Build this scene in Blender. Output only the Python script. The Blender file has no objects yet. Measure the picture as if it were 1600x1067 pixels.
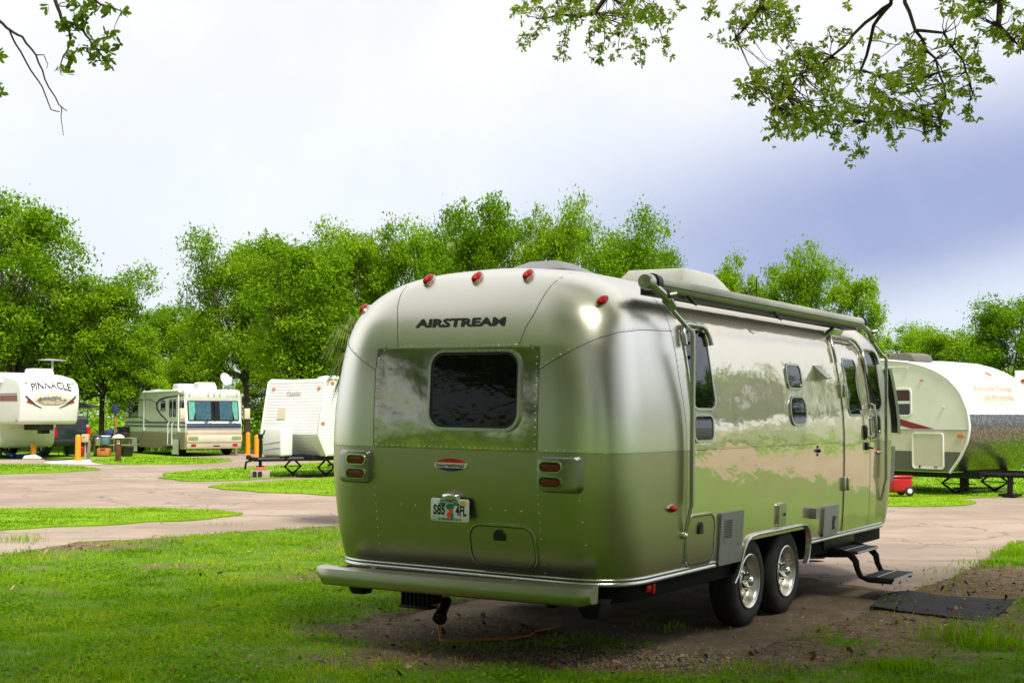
import bpy, bmesh, math, random
import numpy as np
from mathutils import Vector, Matrix
R = math.radians
rng = np.random.default_rng(7)
random.seed(7)
scene = bpy.context.scene
COL = scene.collection

# ------------------------------------------------------------------ camera
CAM_H, FPX, PITCH = 1.67, 2085.0, math.atan((651.0 - 533.5) / 2085.0)
cam_data = bpy.data.cameras.new("camera")
cam_data.sensor_width = 36.0
cam_data.lens = FPX / 1600.0 * 36.0
cam_data.clip_start = 0.1
cam_data.clip_end = 3000.0
cam = bpy.data.objects.new("camera", cam_data)
cam.location = (0, 0, CAM_H)
cam.rotation_euler = (R(90) + PITCH, 0, 0)
COL.objects.link(cam)
scene.camera = cam

# ------------------------------------------------------------------ exposure
scene.view_settings.view_transform = 'Standard'
scene.view_settings.look = 'None'
scene.view_settings.exposure = 0.50
scene.view_settings.gamma = 1.0
scene.cycles.max_bounces = 8
scene.cycles.caustics_reflective = False
scene.cycles.caustics_refractive = False
scene.cycles.sample_clamp_indirect = 4.0
scene.cycles.blur_glossy = 0.4
scene.cycles.transparent_max_bounces = 8

# ------------------------------------------------------------------ sun and sky
SUN_AZ, SUN_EL = 150.0, 58.0          # clockwise from +Y (the way the camera looks)
sl = bpy.data.lights.new("sun", 'SUN')
sl.energy = 4.7
sl.angle = R(13.0)
sl.color = (1.0, 0.955, 0.87)
sun = bpy.data.objects.new("sun", sl)
sd = Vector((math.sin(R(SUN_AZ)) * math.cos(R(SUN_EL)), math.cos(R(SUN_AZ)) * math.cos(R(SUN_EL)), math.sin(R(SUN_EL))))
sun.rotation_euler = sd.to_track_quat('Z', 'Y').to_euler()
sun.location = (0, 0, 60)
COL.objects.link(sun)

world = bpy.data.worlds.new("World")
scene.world = world
world.use_nodes = True
wt = world.node_tree
wt.nodes.clear()

class NT:
    """tiny helper for node trees"""
    def __init__(s, t): s.t = t
    def n(s, kind, **kw):
        nd = s.t.nodes.new(kind)
        for k, v in kw.items():
            if k in nd.inputs: s.set(nd.inputs[k], v)
            else: setattr(nd, k, v)
        return nd
    def set(s, inp, v):
        if isinstance(v, bpy.types.NodeSocket): s.t.links.new(v, inp)
        else: inp.default_value = v
    def math(s, op, a, b=None, c=None, clamp=False):
        nd = s.t.nodes.new('ShaderNodeMath'); nd.operation = op; nd.use_clamp = clamp
        s.set(nd.inputs[0], a)
        if b is not None: s.set(nd.inputs[1], b)
        if c is not None: s.set(nd.inputs[2], c)
        return nd.outputs[0]
    def mix(s, f, a, b):
        nd = s.t.nodes.new('ShaderNodeMix'); nd.data_type = 'RGBA'
        s.set(nd.inputs[0], f); s.set(nd.inputs[6], a); s.set(nd.inputs[7], b)
        return nd.outputs[2]
    def ss(s, x, a, b):
        nd = s.t.nodes.new('ShaderNodeMapRange'); nd.interpolation_type = 'SMOOTHSTEP'
        s.set(nd.inputs[0], x); s.set(nd.inputs[1], a); s.set(nd.inputs[2], b)
        nd.inputs[3].default_value = 0.0; nd.inputs[4].default_value = 1.0
        return nd.outputs[0]
    def noise(s, vec, scale, detail=4.0, rough=0.55):
        nd = s.t.nodes.new('ShaderNodeTexNoise')
        if vec is not None: s.t.links.new(vec, nd.inputs['Vector'])
        nd.inputs['Scale'].default_value = scale
        nd.inputs['Detail'].default_value = detail
        nd.inputs['Roughness'].default_value = rough
        return nd.outputs['Fac']

W = NT(wt)
sky = W.n('ShaderNodeTexSky', sky_type='NISHITA', sun_disc=False, sun_elevation=R(SUN_EL), sun_rotation=R(SUN_AZ))
tc = W.n('ShaderNodeTexCoord')
sep = W.n('ShaderNodeSeparateXYZ'); wt.links.new(tc.outputs['Generated'], sep.inputs[0])
az = W.math('MULTIPLY', W.math('ARCTAN2', sep.outputs[0], sep.outputs[1]), 57.2958)
el = W.math('MULTIPLY', W.math('ARCSINE', sep.outputs[2]), 57.2958)
nz = W.noise(tc.outputs['Generated'], 5.0, 5.0)
nz2 = W.noise(tc.outputs['Generated'], 11.0, 4.0)
wob = W.math('MULTIPLY', W.math('SUBTRACT', nz, 0.5), 14.0)
azw = W.math('ADD', az, wob)
elw = W.math('ADD', el, W.math('MULTIPLY', W.math('SUBTRACT', nz2, 0.5), 6.0))
# the storm bank: a belt of dark cloud over the right-hand horizon
belt = W.math('ADD', el, W.math('MULTIPLY', az, -0.16))              # height above a rising line
d1 = W.ss(azw, -3.0, 15.0)
d2 = W.ss(W.math('ADD', belt, W.math('MULTIPLY', wob, 0.25)), 12.5, 6.0)
d3 = W.ss(W.math('ADD', W.math('ADD', el, W.math('MULTIPLY', az, -0.30)), W.math('MULTIPLY', wob, 0.28)), -1.6, 2.4)
d4 = W.ss(az, 62.0, 30.0)
dark = W.math('MULTIPLY', W.math('MULTIPLY', d1, d2), W.math('MULTIPLY', d3, d4))
dark = W.math('MULTIPLY', dark, W.math('ADD', 0.86, W.math('MULTIPLY', nz2, 0.28)), clamp=True)
haze_b = W.math('MULTIPLY', W.ss(azw, -8.0, 11.0), W.ss(W.math('ADD', el, W.math('MULTIPLY', az, -0.25)), 15.0, 4.0))
low_b = W.math('MULTIPLY', W.ss(elw, 17.0, 3.0), 0.55)
white = W.mix(W.ss(nz, 0.35, 0.68), (7.7, 7.65, 7.75, 1), (6.9, 7.05, 7.4, 1))
c1 = W.mix(low_b, white, (5.2, 6.1, 6.85, 1))
c2 = W.mix(W.math('MULTIPLY', haze_b, 0.42), c1, (5.0, 5.55, 7.1, 1))
c3 = W.mix(dark, c2, (2.75, 3.15, 5.1, 1))
absaz = W.math('ABSOLUTE', az)
front = W.math('MULTIPLY', W.ss(absaz, 125.0, 70.0), W.math('ADD', 0.45, W.math('MULTIPLY', W.ss(el, 75.0, 30.0), 0.55)))
# unseen sky shaped for the light: boosted beside and above the view, dimmed behind
boost = W.math('ADD', 1.0, W.math('MULTIPLY', W.math('MAXIMUM', W.ss(el, 19.0, 38.0), W.ss(absaz, 30.0, 55.0)), 0.75))
grey = W.math('ADD', 0.36, W.math('MULTIPLY', W.math('MULTIPLY', front, 0.64), boost))
vm = W.n('ShaderNodeVectorMath', operation='SCALE'); wt.links.new(c3, vm.inputs[0]); wt.links.new(grey, vm.inputs['Scale'])
c4 = W.mix(0.92, sky.outputs[0], vm.outputs[0])
bg = W.n('ShaderNodeBackground'); wt.links.new(c4, bg.inputs['Color']); bg.inputs['Strength'].default_value = 0.1
wo = W.n('ShaderNodeOutputWorld'); wt.links.new(bg.outputs[0], wo.inputs[0])

# ------------------------------------------------------------------ picture ray -> ground point (used to lay out the site plan)
def gnd(x, y, z=0.0):
    c, s = math.cos(PITCH), math.sin(PITCH)
    dx, dz = (x - 800.0) / FPX, -(y - 533.5) / FPX
    d = (dx, c - dz * s, s + dz * c)
    t = (z - CAM_H) / d[2]
    return np.array([d[0] * t, d[1] * t])
def at(x, y, depth):
    """a point at a given depth (metres in front of the camera)"""
    c, s = math.cos(PITCH), math.sin(PITCH)
    dx, dz = (x - 800.0) / FPX, -(y - 533.5) / FPX
    d = (dx, c - dz * s, s + dz * c)
    t = depth / d[1]
    return np.array([d[0] * t, depth, CAM_H + d[2] * t])

# ------------------------------------------------------------------ value noise in numpy
_perm = np.random.default_rng(3).random((256, 256))
def vnoise(x, y, scale=1.0, octaves=3):
    out = 0.0; amp = 0.5; tot = 0.0
    x = np.asarray(x, float) * scale; y = np.asarray(y, float) * scale
    for _ in range(octaves):
        xi = np.floor(x).astype(int); yi = np.floor(y).astype(int)
        fx = x - xi; fy = y - yi
        fx = fx * fx * (3 - 2 * fx); fy = fy * fy * (3 - 2 * fy)
        g = lambda a, b: _perm[a % 256, b % 256]
        v = (g(xi, yi) * (1 - fx) + g(xi + 1, yi) * fx) * (1 - fy) + (g(xi, yi + 1) * (1 - fx) + g(xi + 1, yi + 1) * fx) * fy
        out = out + amp * v; tot += amp; amp *= 0.5; x = x * 2.03 + 17.1; y = y * 2.03 + 5.7
    return out / tot

# ------------------------------------------------------------------ materials
MATS = {}
def mat(name, col, rough=0.6, metal=0.0, var=0.0, vscale=3.0, bump=0.0, bscale=20.0, spec=0.5, coat=0.0, emit=None, trans=0.0, bdist=0.02):
    """procedural surface: base colour broken up by noise, optional bump"""
    if name in MATS: return MATS[name]
    m = bpy.data.materials.new(name); m.use_nodes = True; MATS[name] = m
    t = NT(m.node_tree); p = m.node_tree.nodes['Principled BSDF']
    c = tuple(col) + (1,)
    p.inputs['Roughness'].default_value = rough
    p.inputs['Metallic'].default_value = metal
    p.inputs['Specular IOR Level'].default_value = spec
    p.inputs['Coat Weight'].default_value = coat
    co = t.n('ShaderNodeTexCoord').outputs['Object']
    if var > 0:
        nf = t.noise(co, vscale, 5.0, 0.6)
        lo = tuple(max(0, k * (1 - var)) for k in col) + (1,); hi = tuple(min(1, k * (1 + var)) for k in col) + (1,)
        t.set(p.inputs['Base Color'], t.mix(t.ss(nf, 0.3, 0.7), lo, hi))
        t.set(p.inputs['Roughness'], t.math('ADD', rough - 0.06, t.math('MULTIPLY', nf, 0.12), clamp=True))
    else:
        p.inputs['Base Color'].default_value = c
    if bump > 0:
        b = t.n('ShaderNodeBump'); b.inputs['Strength'].default_value = bump; b.inputs['Distance'].default_value = bdist
        t.set(b.inputs['Height'], t.noise(co, bscale, 4.0, 0.6)); t.set(p.inputs['Normal'], b.outputs[0])
    if emit:
        p.inputs['Emission Color'].default_value = tuple(emit[:3]) + (1,); p.inputs['Emission Strength'].default_value = emit[3]
    return m

def tint_mat(name, lo, hi, rough=0.6, trans=0.25, spec=0.25, mid=None, vary=0.0):
    """leaf / blade material: colour picked per leaf by the attribute 'tint', partly translucent"""
    m = bpy.data.materials.new(name); m.use_nodes = True; MATS[name] = m
    t = NT(m.node_tree); p = m.node_tree.nodes['Principled BSDF']; out = m.node_tree.nodes['Material Output']
    a = t.n('ShaderNodeAttribute', attribute_name='tint').outputs['Fac']
    if vary: a = t.math('ADD', a, t.math('MULTIPLY', t.math('SUBTRACT', t.n('ShaderNodeObjectInfo').outputs['Random'], 0.5), vary), clamp=True)
    r = t.n('ShaderNodeValToRGB'); t.set(r.inputs[0], a)
    r.color_ramp.elements[0].color = tuple(lo) + (1,); r.color_ramp.elements[1].color = tuple(hi) + (1,)
    if mid:
        e = r.color_ramp.elements.new(0.5); e.color = tuple(mid) + (1,)
    t.set(p.inputs['Base Color'], r.outputs[0])
    p.inputs['Roughness'].default_value = rough; p.inputs['Specular IOR Level'].default_value = spec * .4
    tr = t.n('ShaderNodeBsdfTranslucent'); t.set(tr.inputs[0], r.outputs[0])
    mx = t.n('ShaderNodeMixShader'); mx.inputs[0].default_value = trans
    m.node_tree.links.new(p.outputs[0], mx.inputs[1]); m.node_tree.links.new(tr.outputs[0], mx.inputs[2])
    m.node_tree.links.new(mx.outputs[0], out.inputs[0])
    return m

def metal_mat(name, col, rough, wob=0.0, wscale=2.0, streak=0.0, wdist=0.02, wz=1.0, wob2=0.0, haze=0.0):
    """aluminium sheet: faint oil-canning waves, fine brushed roughness changes"""
    m = bpy.data.materials.new(name); m.use_nodes = True; MATS[name] = m
    t = NT(m.node_tree); p = m.node_tree.nodes['Principled BSDF']
    co = t.n('ShaderNodeTexCoord').outputs['Object']
    p.inputs['Metallic'].default_value = 1.0
    n1 = t.noise(co, 1.3, 3.0)
    t.set(p.inputs['Base Color'], t.mix(n1, tuple(k * 0.93 for k in col) + (1,), tuple(min(1, k * 1.05) for k in col) + (1,)))
    n2 = t.noise(co, 14.0, 4.0)
    t.set(p.inputs['Roughness'], t.math('ADD', max(0.0, rough - streak * 0.5), t.math('MULTIPLY', n2, streak)))
    if wob > 0:
        mp = t.n('ShaderNodeMapping'); t.set(mp.inputs[0], co); mp.inputs['Scale'].default_value = (1, 1, wz)
        b = t.n('ShaderNodeBump'); b.inputs['Strength'].default_value = wob; b.inputs['Distance'].default_value = wdist
        h = t.noise(mp.outputs[0], wscale, 1.5, 0.4)
        if wob2 > 0: h = t.math('ADD', h, t.math('MULTIPLY', t.noise(mp.outputs[0], wscale * 3.7, 2.0, 0.5), wob2))
        t.set(b.inputs['Height'], h)
        t.set(p.inputs['Normal'], b.outputs[0])
    if haze > 0:                              # lacquered sheet: a blurred reflection mixed into the sharp one
        q = t.n('ShaderNodeBsdfPrincipled'); q.inputs['Metallic'].default_value = 1.0; q.inputs['Roughness'].default_value = 0.5
        q.inputs['Base Color'].default_value = tuple(min(1, k * 1.12) for k in col) + (1,)
        mx = t.n('ShaderNodeMixShader'); mx.inputs[0].default_value = haze
        m.node_tree.links.new(p.outputs[0], mx.inputs[1]); m.node_tree.links.new(q.outputs[0], mx.inputs[2])
        m.node_tree.links.new(mx.outputs[0], m.node_tree.nodes['Material Output'].inputs[0])
    return m

M = dict(
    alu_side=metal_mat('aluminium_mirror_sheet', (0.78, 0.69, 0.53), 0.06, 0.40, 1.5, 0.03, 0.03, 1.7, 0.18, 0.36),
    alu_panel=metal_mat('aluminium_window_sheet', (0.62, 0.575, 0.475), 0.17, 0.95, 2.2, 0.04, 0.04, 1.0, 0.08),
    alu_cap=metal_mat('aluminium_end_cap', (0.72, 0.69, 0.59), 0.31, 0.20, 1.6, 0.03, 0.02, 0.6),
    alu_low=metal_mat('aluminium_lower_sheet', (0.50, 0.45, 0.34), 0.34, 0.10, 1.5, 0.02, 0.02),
    alu_trim=metal_mat('aluminium_trim', (0.58, 0.58, 0.54), 0.28, 0.0, 1, 0.08),
    alu_bump=metal_mat('bumper_satin_metal', (0.52, 0.49, 0.40), 0.36, 0.04, 3.0, 0.03),
    chrome=metal_mat('chrome', (0.86, 0.86, 0.86), 0.06, 0.0, 1, 0.03),
    lamphouse=metal_mat('lamp_housing_metal', (0.33, 0.33, 0.29), 0.34, 0.0, 1, 0.04),
    rivet=metal_mat('rivet_metal', (0.66, 0.65, 0.58), 0.34),
    seam=mat('seam_shadow_gap', (0.05, 0.05, 0.04), 0.6),
    glass=mat('dark_tinted_glass', (0.004, 0.004, 0.004), 0.02, spec=0.42),
    glass2=mat('side_tinted_glass', (0.006, 0.007, 0.006), 0.02, spec=0.38),
    black=mat('black_plastic', (0.012, 0.012, 0.012), 0.5, var=0.3),
    blackmetal=mat('black_painted_steel', (0.010, 0.010, 0.010), 0.5, var=0.3, vscale=12, spec=0.25),
    under=mat('underbody', (0.010, 0.010, 0.009), 0.8, var=0.4, spec=0.15),
    rubber=mat('tyre_rubber', (0.016, 0.016, 0.016), 0.75, var=0.25, vscale=9, bump=0.1, bscale=60),
    redlens=mat('red_lens', (0.55, 0.006, 0.008), 0.30, spec=0.3),
    darkred=mat('dark_red_lens', (0.13, 0.004, 0.006), 0.22, coat=0.5),
    orangelens=mat('amber_lens', (0.75, 0.14, 0.02), 0.25, coat=0.5),
    grey=mat('grey_painted_panel', (0.30, 0.30, 0.28), 0.5, var=0.08, vscale=8),
    awn=mat('awning_fabric', (0.50, 0.48, 0.40), 0.55, var=0.1, vscale=4, bump=0.1, bscale=60),
    awnarm=metal_mat('awning_arm_metal', (0.50, 0.50, 0.45), 0.35, 0, 1, 0.08),
    acplastic=mat('air_conditioner_plastic', (0.76, 0.74, 0.67), 0.5, var=0.06, vscale=4),
    white=mat('white_gelcoat', (0.80, 0.80, 0.79), 0.35, var=0.03, vscale=2, coat=0.2),
    white2=mat('white_aluminium_siding', (0.80, 0.80, 0.80), 0.45, var=0.03, vscale=3),
    offwhite=mat('off_white_gelcoat', (0.88, 0.85, 0.79), 0.35, var=0.04, vscale=2, coat=0.2),
    beige=mat('beige_gelcoat', (0.68, 0.61, 0.50), 0.4, var=0.06, vscale=2, coat=0.2),
    tan=mat('gold_tan_paint', (0.36, 0.27, 0.17), 0.3, var=0.06, vscale=2, coat=0.4),
    champagne=mat('champagne_paint', (0.56, 0.46, 0.36), 0.3, var=0.05, vscale=2, coat=0.4),
    wheelalu=metal_mat('wheel_alloy', (0.66, 0.64, 0.57), 0.32, 0, 1, 0.08),
    taupe=mat('taupe_grey_panel', (0.115, 0.105, 0.085), 0.5, var=0.08),
    maroon=mat('maroon_decal', (0.26, 0.006, 0.018), 0.4, var=0.05),
    rust=mat('rust_brown_decal', (0.26, 0.05, 0.022), 0.4, var=0.12, vscale=3),
    navy=mat('navy_stripe', (0.02, 0.04, 0.13), 0.35),
    slate=mat('slate_stripe', (0.06, 0.085, 0.10), 0.35),
    darkgrey=mat('dark_grey_decal', (0.045, 0.045, 0.045), 0.45),
    ink=mat('black_ink', (0.006, 0.006, 0.006), 0.6),
    palegrey=mat('pale_grey_decal', (0.36, 0.36, 0.37), 0.5),
    winglass=mat('vehicle_window_glass', (0.012, 0.014, 0.013), 0.06, spec=0.6),
    shade=mat('maroon_window_shade', (0.07, 0.02, 0.02), 0.6),
    teal=mat('teal_curtain_cloth', (0.10, 0.36, 0.27), 0.8, var=0.15, vscale=6),
    blue=mat('blue_curtain_cloth', (0.025, 0.085, 0.13), 0.8, var=0.35, vscale=9),
    bluehose=mat('blue_sewer_hose', (0.012, 0.06, 0.42), 0.5),
    bollard=mat('orange_yellow_bollard_paint', (0.85, 0.30, 0.008), 0.5, var=0.06, vscale=6),
    brownwood=mat('brown_stained_wood', (0.13, 0.035, 0.02), 0.7, var=0.25, vscale=7),
    greywood=mat('weathered_grey_wood', (0.24, 0.20, 0.13), 0.8, var=0.2, vscale=9),
    boxbeige=mat('beige_utility_box', (0.62, 0.45, 0.24), 0.5, var=0.06),
    concrete=mat('pale_concrete', (0.50, 0.47, 0.43), 0.9, var=0.1, vscale=2, bump=0.1),
    block=mat('concrete_block', (0.40, 0.33, 0.28), 0.95, var=0.12, vscale=14, bump=0.3),
    terracotta=mat('terracotta', (0.55, 0.15, 0.06), 0.8, var=0.1),
    orangebox=mat('orange_plastic', (0.52, 0.17, 0.05), 0.5, var=0.1),
    cooler=mat('blue_grey_plastic', (0.09, 0.20, 0.24), 0.5, var=0.1),
    bluecloth=mat('dark_blue_cloth', (0.02, 0.03, 0.12), 0.8, var=0.2),
    red=mat('red_plastic', (0.45, 0.008, 0.012), 0.35, var=0.05, coat=0.3),
    steel=metal_mat('stainless_steel', (0.62, 0.61, 0.58), 0.25),
    suv=mat('dark_teal_car_paint', (0.012, 0.022, 0.022), 0.22, coat=0.8),
    orangecord=mat('orange_cord', (0.62, 0.24, 0.05), 0.5),
    plate=mat('licence_plate_enamel', (0.62, 0.68, 0.62), 0.4),
    plategreen=mat('plate_green', (0.02, 0.22, 0.13), 0.5),
    plateorange=mat('plate_orange', (0.80, 0.07, 0.015), 0.5),
    stickeryellow=mat('sticker_yellow', (0.75, 0.42, 0.03), 0.5),
    badgered=mat('badge_red', (0.42, 0.012, 0.012), 0.35),
    badgewhite=mat('badge_white', (0.62, 0.62, 0.56), 0.35),
    badgeblue=mat('badge_blue', (0.008, 0.02, 0.16), 0.35),
    tread=mat('step_tread_grit', (0.016, 0.016, 0.020), 0.85, var=0.2, vscale=30, bump=0.2, bscale=120),
    greywhite=mat('grey_white_line', (0.42, 0.42, 0.42), 0.6),
    bark=mat('oak_bark', (0.085, 0.062, 0.045), 0.95, var=0.45, vscale=5, bump=0.9, bscale=14, bdist=0.05),
    twig=mat('twig_bark', (0.075, 0.045, 0.035), 0.9, var=0.3, vscale=12),
    palmtrunk=mat('palm_trunk_fibre', (0.14, 0.10, 0.06), 0.95, var=0.3, vscale=10, bump=0.6),
    mesh=mat('black_rubber_mat', (0.012, 0.012, 0.013), 0.9, var=0.5, vscale=5, bump=0.4, bscale=40),
    mtn1=mat('mural_grey', (0.20, 0.18, 0.165), 0.5, var=0.35, vscale=9),
    mtn2=mat('mural_tan', (0.48, 0.40, 0.29), 0.5, var=0.3, vscale=9),
    palecream=mat('pale_cream_decal', (0.70, 0.60, 0.44), 0.5, var=0.08, vscale=5),
    palepink=mat('pale_brown_lettering', (0.50, 0.37, 0.31), 0.5, var=0.2, vscale=5),
    gravel=mat('limestone_chip', (0.28, 0.23, 0.17), 0.9, var=0.25, vscale=3),
)

# ------------------------------------------------------------------ mesh builder
class MB:
    def __init__(s, tf=None):
        s.v = []; s.f = []; s.mi = []; s.tf = tf
    def add(s, vs, fs, mi=0):
        o = len(s.v)
        s.v.extend(tuple(map(float, p)) for p in vs)
        for f in fs:
            s.f.append(tuple(i + o for i in f)); s.mi.append(mi)
        return s
    def box(s, c, d, mi=0, rz=0.0, ry=0.0):
        hx, hy, hz = d[0] / 2, d[1] / 2, d[2] / 2
        m = Matrix.Rotation(rz, 3, 'Z') @ Matrix.Rotation(ry, 3, 'Y')
        vs = [Vector(c) + m @ Vector((sx * hx, sy * hy, sz * hz)) for sx in (-1, 1) for sy in (-1, 1) for sz in (-1, 1)]
        return s.add(vs, [(0, 1, 3, 2), (4, 6, 7, 5), (0, 4, 5, 1), (2, 3, 7, 6), (0, 2, 6, 4), (1, 5, 7, 3)], mi)
    def tube(s, pts, r, n=8, mi=0, caps=True):
        pts = [Vector(p) for p in pts]
        rs = r if hasattr(r, '__len__') else [r] * len(pts)
        rings = []; up = None
        for i, p in enumerate(pts):
            t = (pts[min(i + 1, len(pts) - 1)] - pts[max(i - 1, 0)])
            if t.length < 1e-9: t = Vector((0, 0, 1))
            t.normalize()
            if up is None:
                up = Vector((0, 0, 1)) if abs(t.z) < 0.9 else Vector((1, 0, 0))
            a = t.cross(up); a.normalize(); b = a.cross(t); up = b
            rings.append([p + (a * math.cos(2 * math.pi * k / n) + b * math.sin(2 * math.pi * k / n)) * rs[i] for k in range(n)])
        vs = [q for ring in rings for q in ring]
        fs = [(i * n + k, i * n + (k + 1) % n, (i + 1) * n + (k + 1) % n, (i + 1) * n + k) for i in range(len(pts) - 1) for k in range(n)]
        if caps: fs += [tuple(range(n - 1, -1, -1)), tuple((len(pts) - 1) * n + k for k in range(n))]
        return s.add(vs, fs, mi)
    def lathe(s, prof, o=(0, 0, 0), ax=(0, 0, 1), n=24, mi=0, closed=False):
        ax = Vector(ax).normalized(); e1 = ax.orthogonal().normalized(); e2 = ax.cross(e1); o = Vector(o)
        vs = []; fs = []
        for (r, h) in prof:
            for k in range(n):
                a = 2 * math.pi * k / n
                vs.append(o + ax * h + (e1 * math.cos(a) + e2 * math.sin(a)) * r)
        m = len(prof)
        for i in range(m - 1 if not closed else m):
            j = (i + 1) % m
            for k in range(n):
                fs.append((i * n + k, i * n + (k + 1) % n, j * n + (k + 1) % n, j * n + k))
        return s.add(vs, fs, mi)
    def prism(s, poly, fn, d0, d1, mi=0):
        """poly: 2-D outline; fn(a, b, d) -> 3-D point; a solid slab between depths d0 and d1"""
        n = len(poly)
        vs = [fn(a, b, d0) for a, b in poly] + [fn(a, b, d1) for a, b in poly]
        fs = [tuple(range(n)), tuple(range(2 * n - 1, n - 1, -1))] + [(i, (i + 1) % n, n + (i + 1) % n, n + i) for i in range(n)]
        return s.add(vs, fs, mi)
    def pad(s, poly, fn, off, base=0.0, rings=3, mi=0, dome=0.0):
        """a patch that follows a curved surface, standing 'off' proud of it, with side walls down to 'base'"""
        n = len(poly); cx = sum(p[0] for p in poly) / n; cz = sum(p[1] for p in poly) / n
        vs = [fn(a, b, base) for a, b in poly]
        for k in range(rings + 1):
            f = 1.0 - k / (rings + 1.0)
            vs += [fn(cx + (a - cx) * f, cz + (b - cz) * f, off + dome * (1 - f * f)) for a, b in poly]
        vs.append(fn(cx, cz, off + dome))
        fs = [(r * n + i, r * n + (i + 1) % n, (r + 1) * n + (i + 1) % n, (r + 1) * n + i) for r in range(rings + 1) for i in range(n)]
        L = (rings + 1) * n
        fs += [(L + i, L + (i + 1) % n, len(vs) - 1) for i in range(n)]
        return s.add(vs, fs, mi)
    def ring(s, outer, inner, fn, off, base=0.0, mi=0):
        n = len(outer)
        mid_o = [(o[0] * 0.85 + i_[0] * 0.15, o[1] * 0.85 + i_[1] * 0.15) for o, i_ in zip(outer, inner)]
        mid_i = [(o[0] * 0.15 + i_[0] * 0.85, o[1] * 0.15 + i_[1] * 0.85) for o, i_ in zip(outer, inner)]
        vs = [fn(a, b, base) for a, b in outer] + [fn(a, b, off) for a, b in mid_o] + [fn(a, b, off) for a, b in mid_i] + [fn(a, b, base) for a, b in inner]
        fs = [(r * n + i, r * n + (i + 1) % n, (r + 1) * n + (i + 1) % n, (r + 1) * n + i) for r in range(3) for i in range(n)]
        return s.add(vs, fs, mi)
    def ribbon(s, pn, w, off, mi=0):
        vs = []; P = [Vector(p) for p, _ in pn]; N = [Vector(n) for _, n in pn]
        for i in range(len(P)):
            t = (P[min(i + 1, len(P) - 1)] - P[max(i - 1, 0)]).normalized()
            sdir = t.cross(N[i]).normalized()
            vs += [P[i] + N[i] * off - sdir * w / 2, P[i] + N[i] * off + sdir * w / 2]
        return s.add(vs, [(2 * i, 2 * i + 1, 2 * i + 3, 2 * i + 2) for i in range(len(P) - 1)], mi)
    def dome(s, p, nrm, r, h=0.6, n=6, mi=0):
        nrm = Vector(nrm).normalized(); e1 = nrm.orthogonal().normalized(); e2 = nrm.cross(e1); p = Vector(p)
        vs = []
        for rr, hh in ((1.0, 0.0), (0.7, h * 0.75)):
            for k in range(n):
                a = 2 * math.pi * k / n
                vs.append(p + nrm * (hh * r) + (e1 * math.cos(a) + e2 * math.sin(a)) * r * rr)
        vs.append(p + nrm * h * r)
        fs = [(k, (k + 1) % n, n + (k + 1) % n, n + k) for k in range(n)] + [(n + k, n + (k + 1) % n, 2 * n) for k in range(n)]
        return s.add(vs, fs, mi)
    def blob(s, c, rad, mi=0, nu=14, nv=8, e=1.0):
        vs = []; fs = []
        sg = lambda x: math.copysign(abs(x) ** e, x)
        for j in range(nv + 1):
            ph = math.pi * j / nv - math.pi / 2
            for i in range(nu):
                th = 2 * math.pi * i / nu
                vs.append((c[0] + rad[0] * sg(math.cos(ph)) * sg(math.cos(th)), c[1] + rad[1] * sg(math.cos(ph)) * sg(math.sin(th)), c[2] + rad[2] * sg(math.sin(ph))))
        for j in range(nv):
            for i in range(nu):
                fs.append((j * nu + i, j * nu + (i + 1) % nu, (j + 1) * nu + (i + 1) % nu, (j + 1) * nu + i))
        return s.add(vs, fs, mi)
    def build(s, name, mats, parent=None, smooth=None, bevel=0.0, seg=2, merge=0.0, label=None):
        me = bpy.data.meshes.new(name)
        vs = [s.tf(p) for p in s.v] if s.tf else s.v
        me.from_pydata(vs, [], s.f)
        mats = mats if isinstance(mats, (list, tuple)) else [mats]
        for m in mats: me.materials.append(m)
        me.polygons.foreach_set('material_index', s.mi)
        bm = bmesh.new(); bm.from_mesh(me)
        if merge > 0: bmesh.ops.remove_doubles(bm, verts=bm.verts, dist=merge)
        bmesh.ops.recalc_face_normals(bm, faces=bm.faces)
        if bevel > 0:
            ed = [e for e in bm.edges if len(e.link_faces) == 2 and e.calc_face_angle(0) > R(28)]
            bmesh.ops.bevel(bm, geom=ed, offset=bevel, segments=seg, affect='EDGES', profile=0.5, clamp_overlap=True)
        bm.to_mesh(me); bm.free()
        if smooth is None: smooth = 40 if bevel == 0 else 50
        if smooth:
            me.polygons.foreach_set('use_smooth', [True] * len(me.polygons))
            me.set_sharp_from_angle(angle=R(smooth))
        me.update()
        o = bpy.data.objects.new(name, me); COL.objects.link(o)
        if parent: o.parent = parent
        if label: o['label'] = label
        return o

def np_mesh(name, verts, loops, counts, m, tint=None, parent=None, smooth=False):
    """big meshes straight from numpy arrays"""
    me = bpy.data.meshes.new(name)
    me.vertices.add(len(verts)); me.vertices.foreach_set('co', np.ascontiguousarray(verts, dtype=np.float32).ravel())
    me.loops.add(len(loops)); me.loops.foreach_set('vertex_index', np.ascontiguousarray(loops, dtype=np.int32))
    me.polygons.add(len(counts))
    st = np.concatenate([[0], np.cumsum(counts)[:-1]]).astype(np.int32)
    me.polygons.foreach_set('loop_start', st)
    if smooth: me.polygons.foreach_set('use_smooth', np.ones(len(counts), dtype=bool))
    me.update(calc_edges=True); me.validate()
    for mm in (m if isinstance(m, (list, tuple)) else [m]): me.materials.append(mm)
    if tint is not None:
        a = me.attributes.new('tint', 'FLOAT', 'POINT'); a.data.foreach_set('value', np.asarray(tint, dtype=np.float32))
    o = bpy.data.objects.new(name, me); COL.objects.link(o)
    if parent: o.parent = parent
    return o

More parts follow.
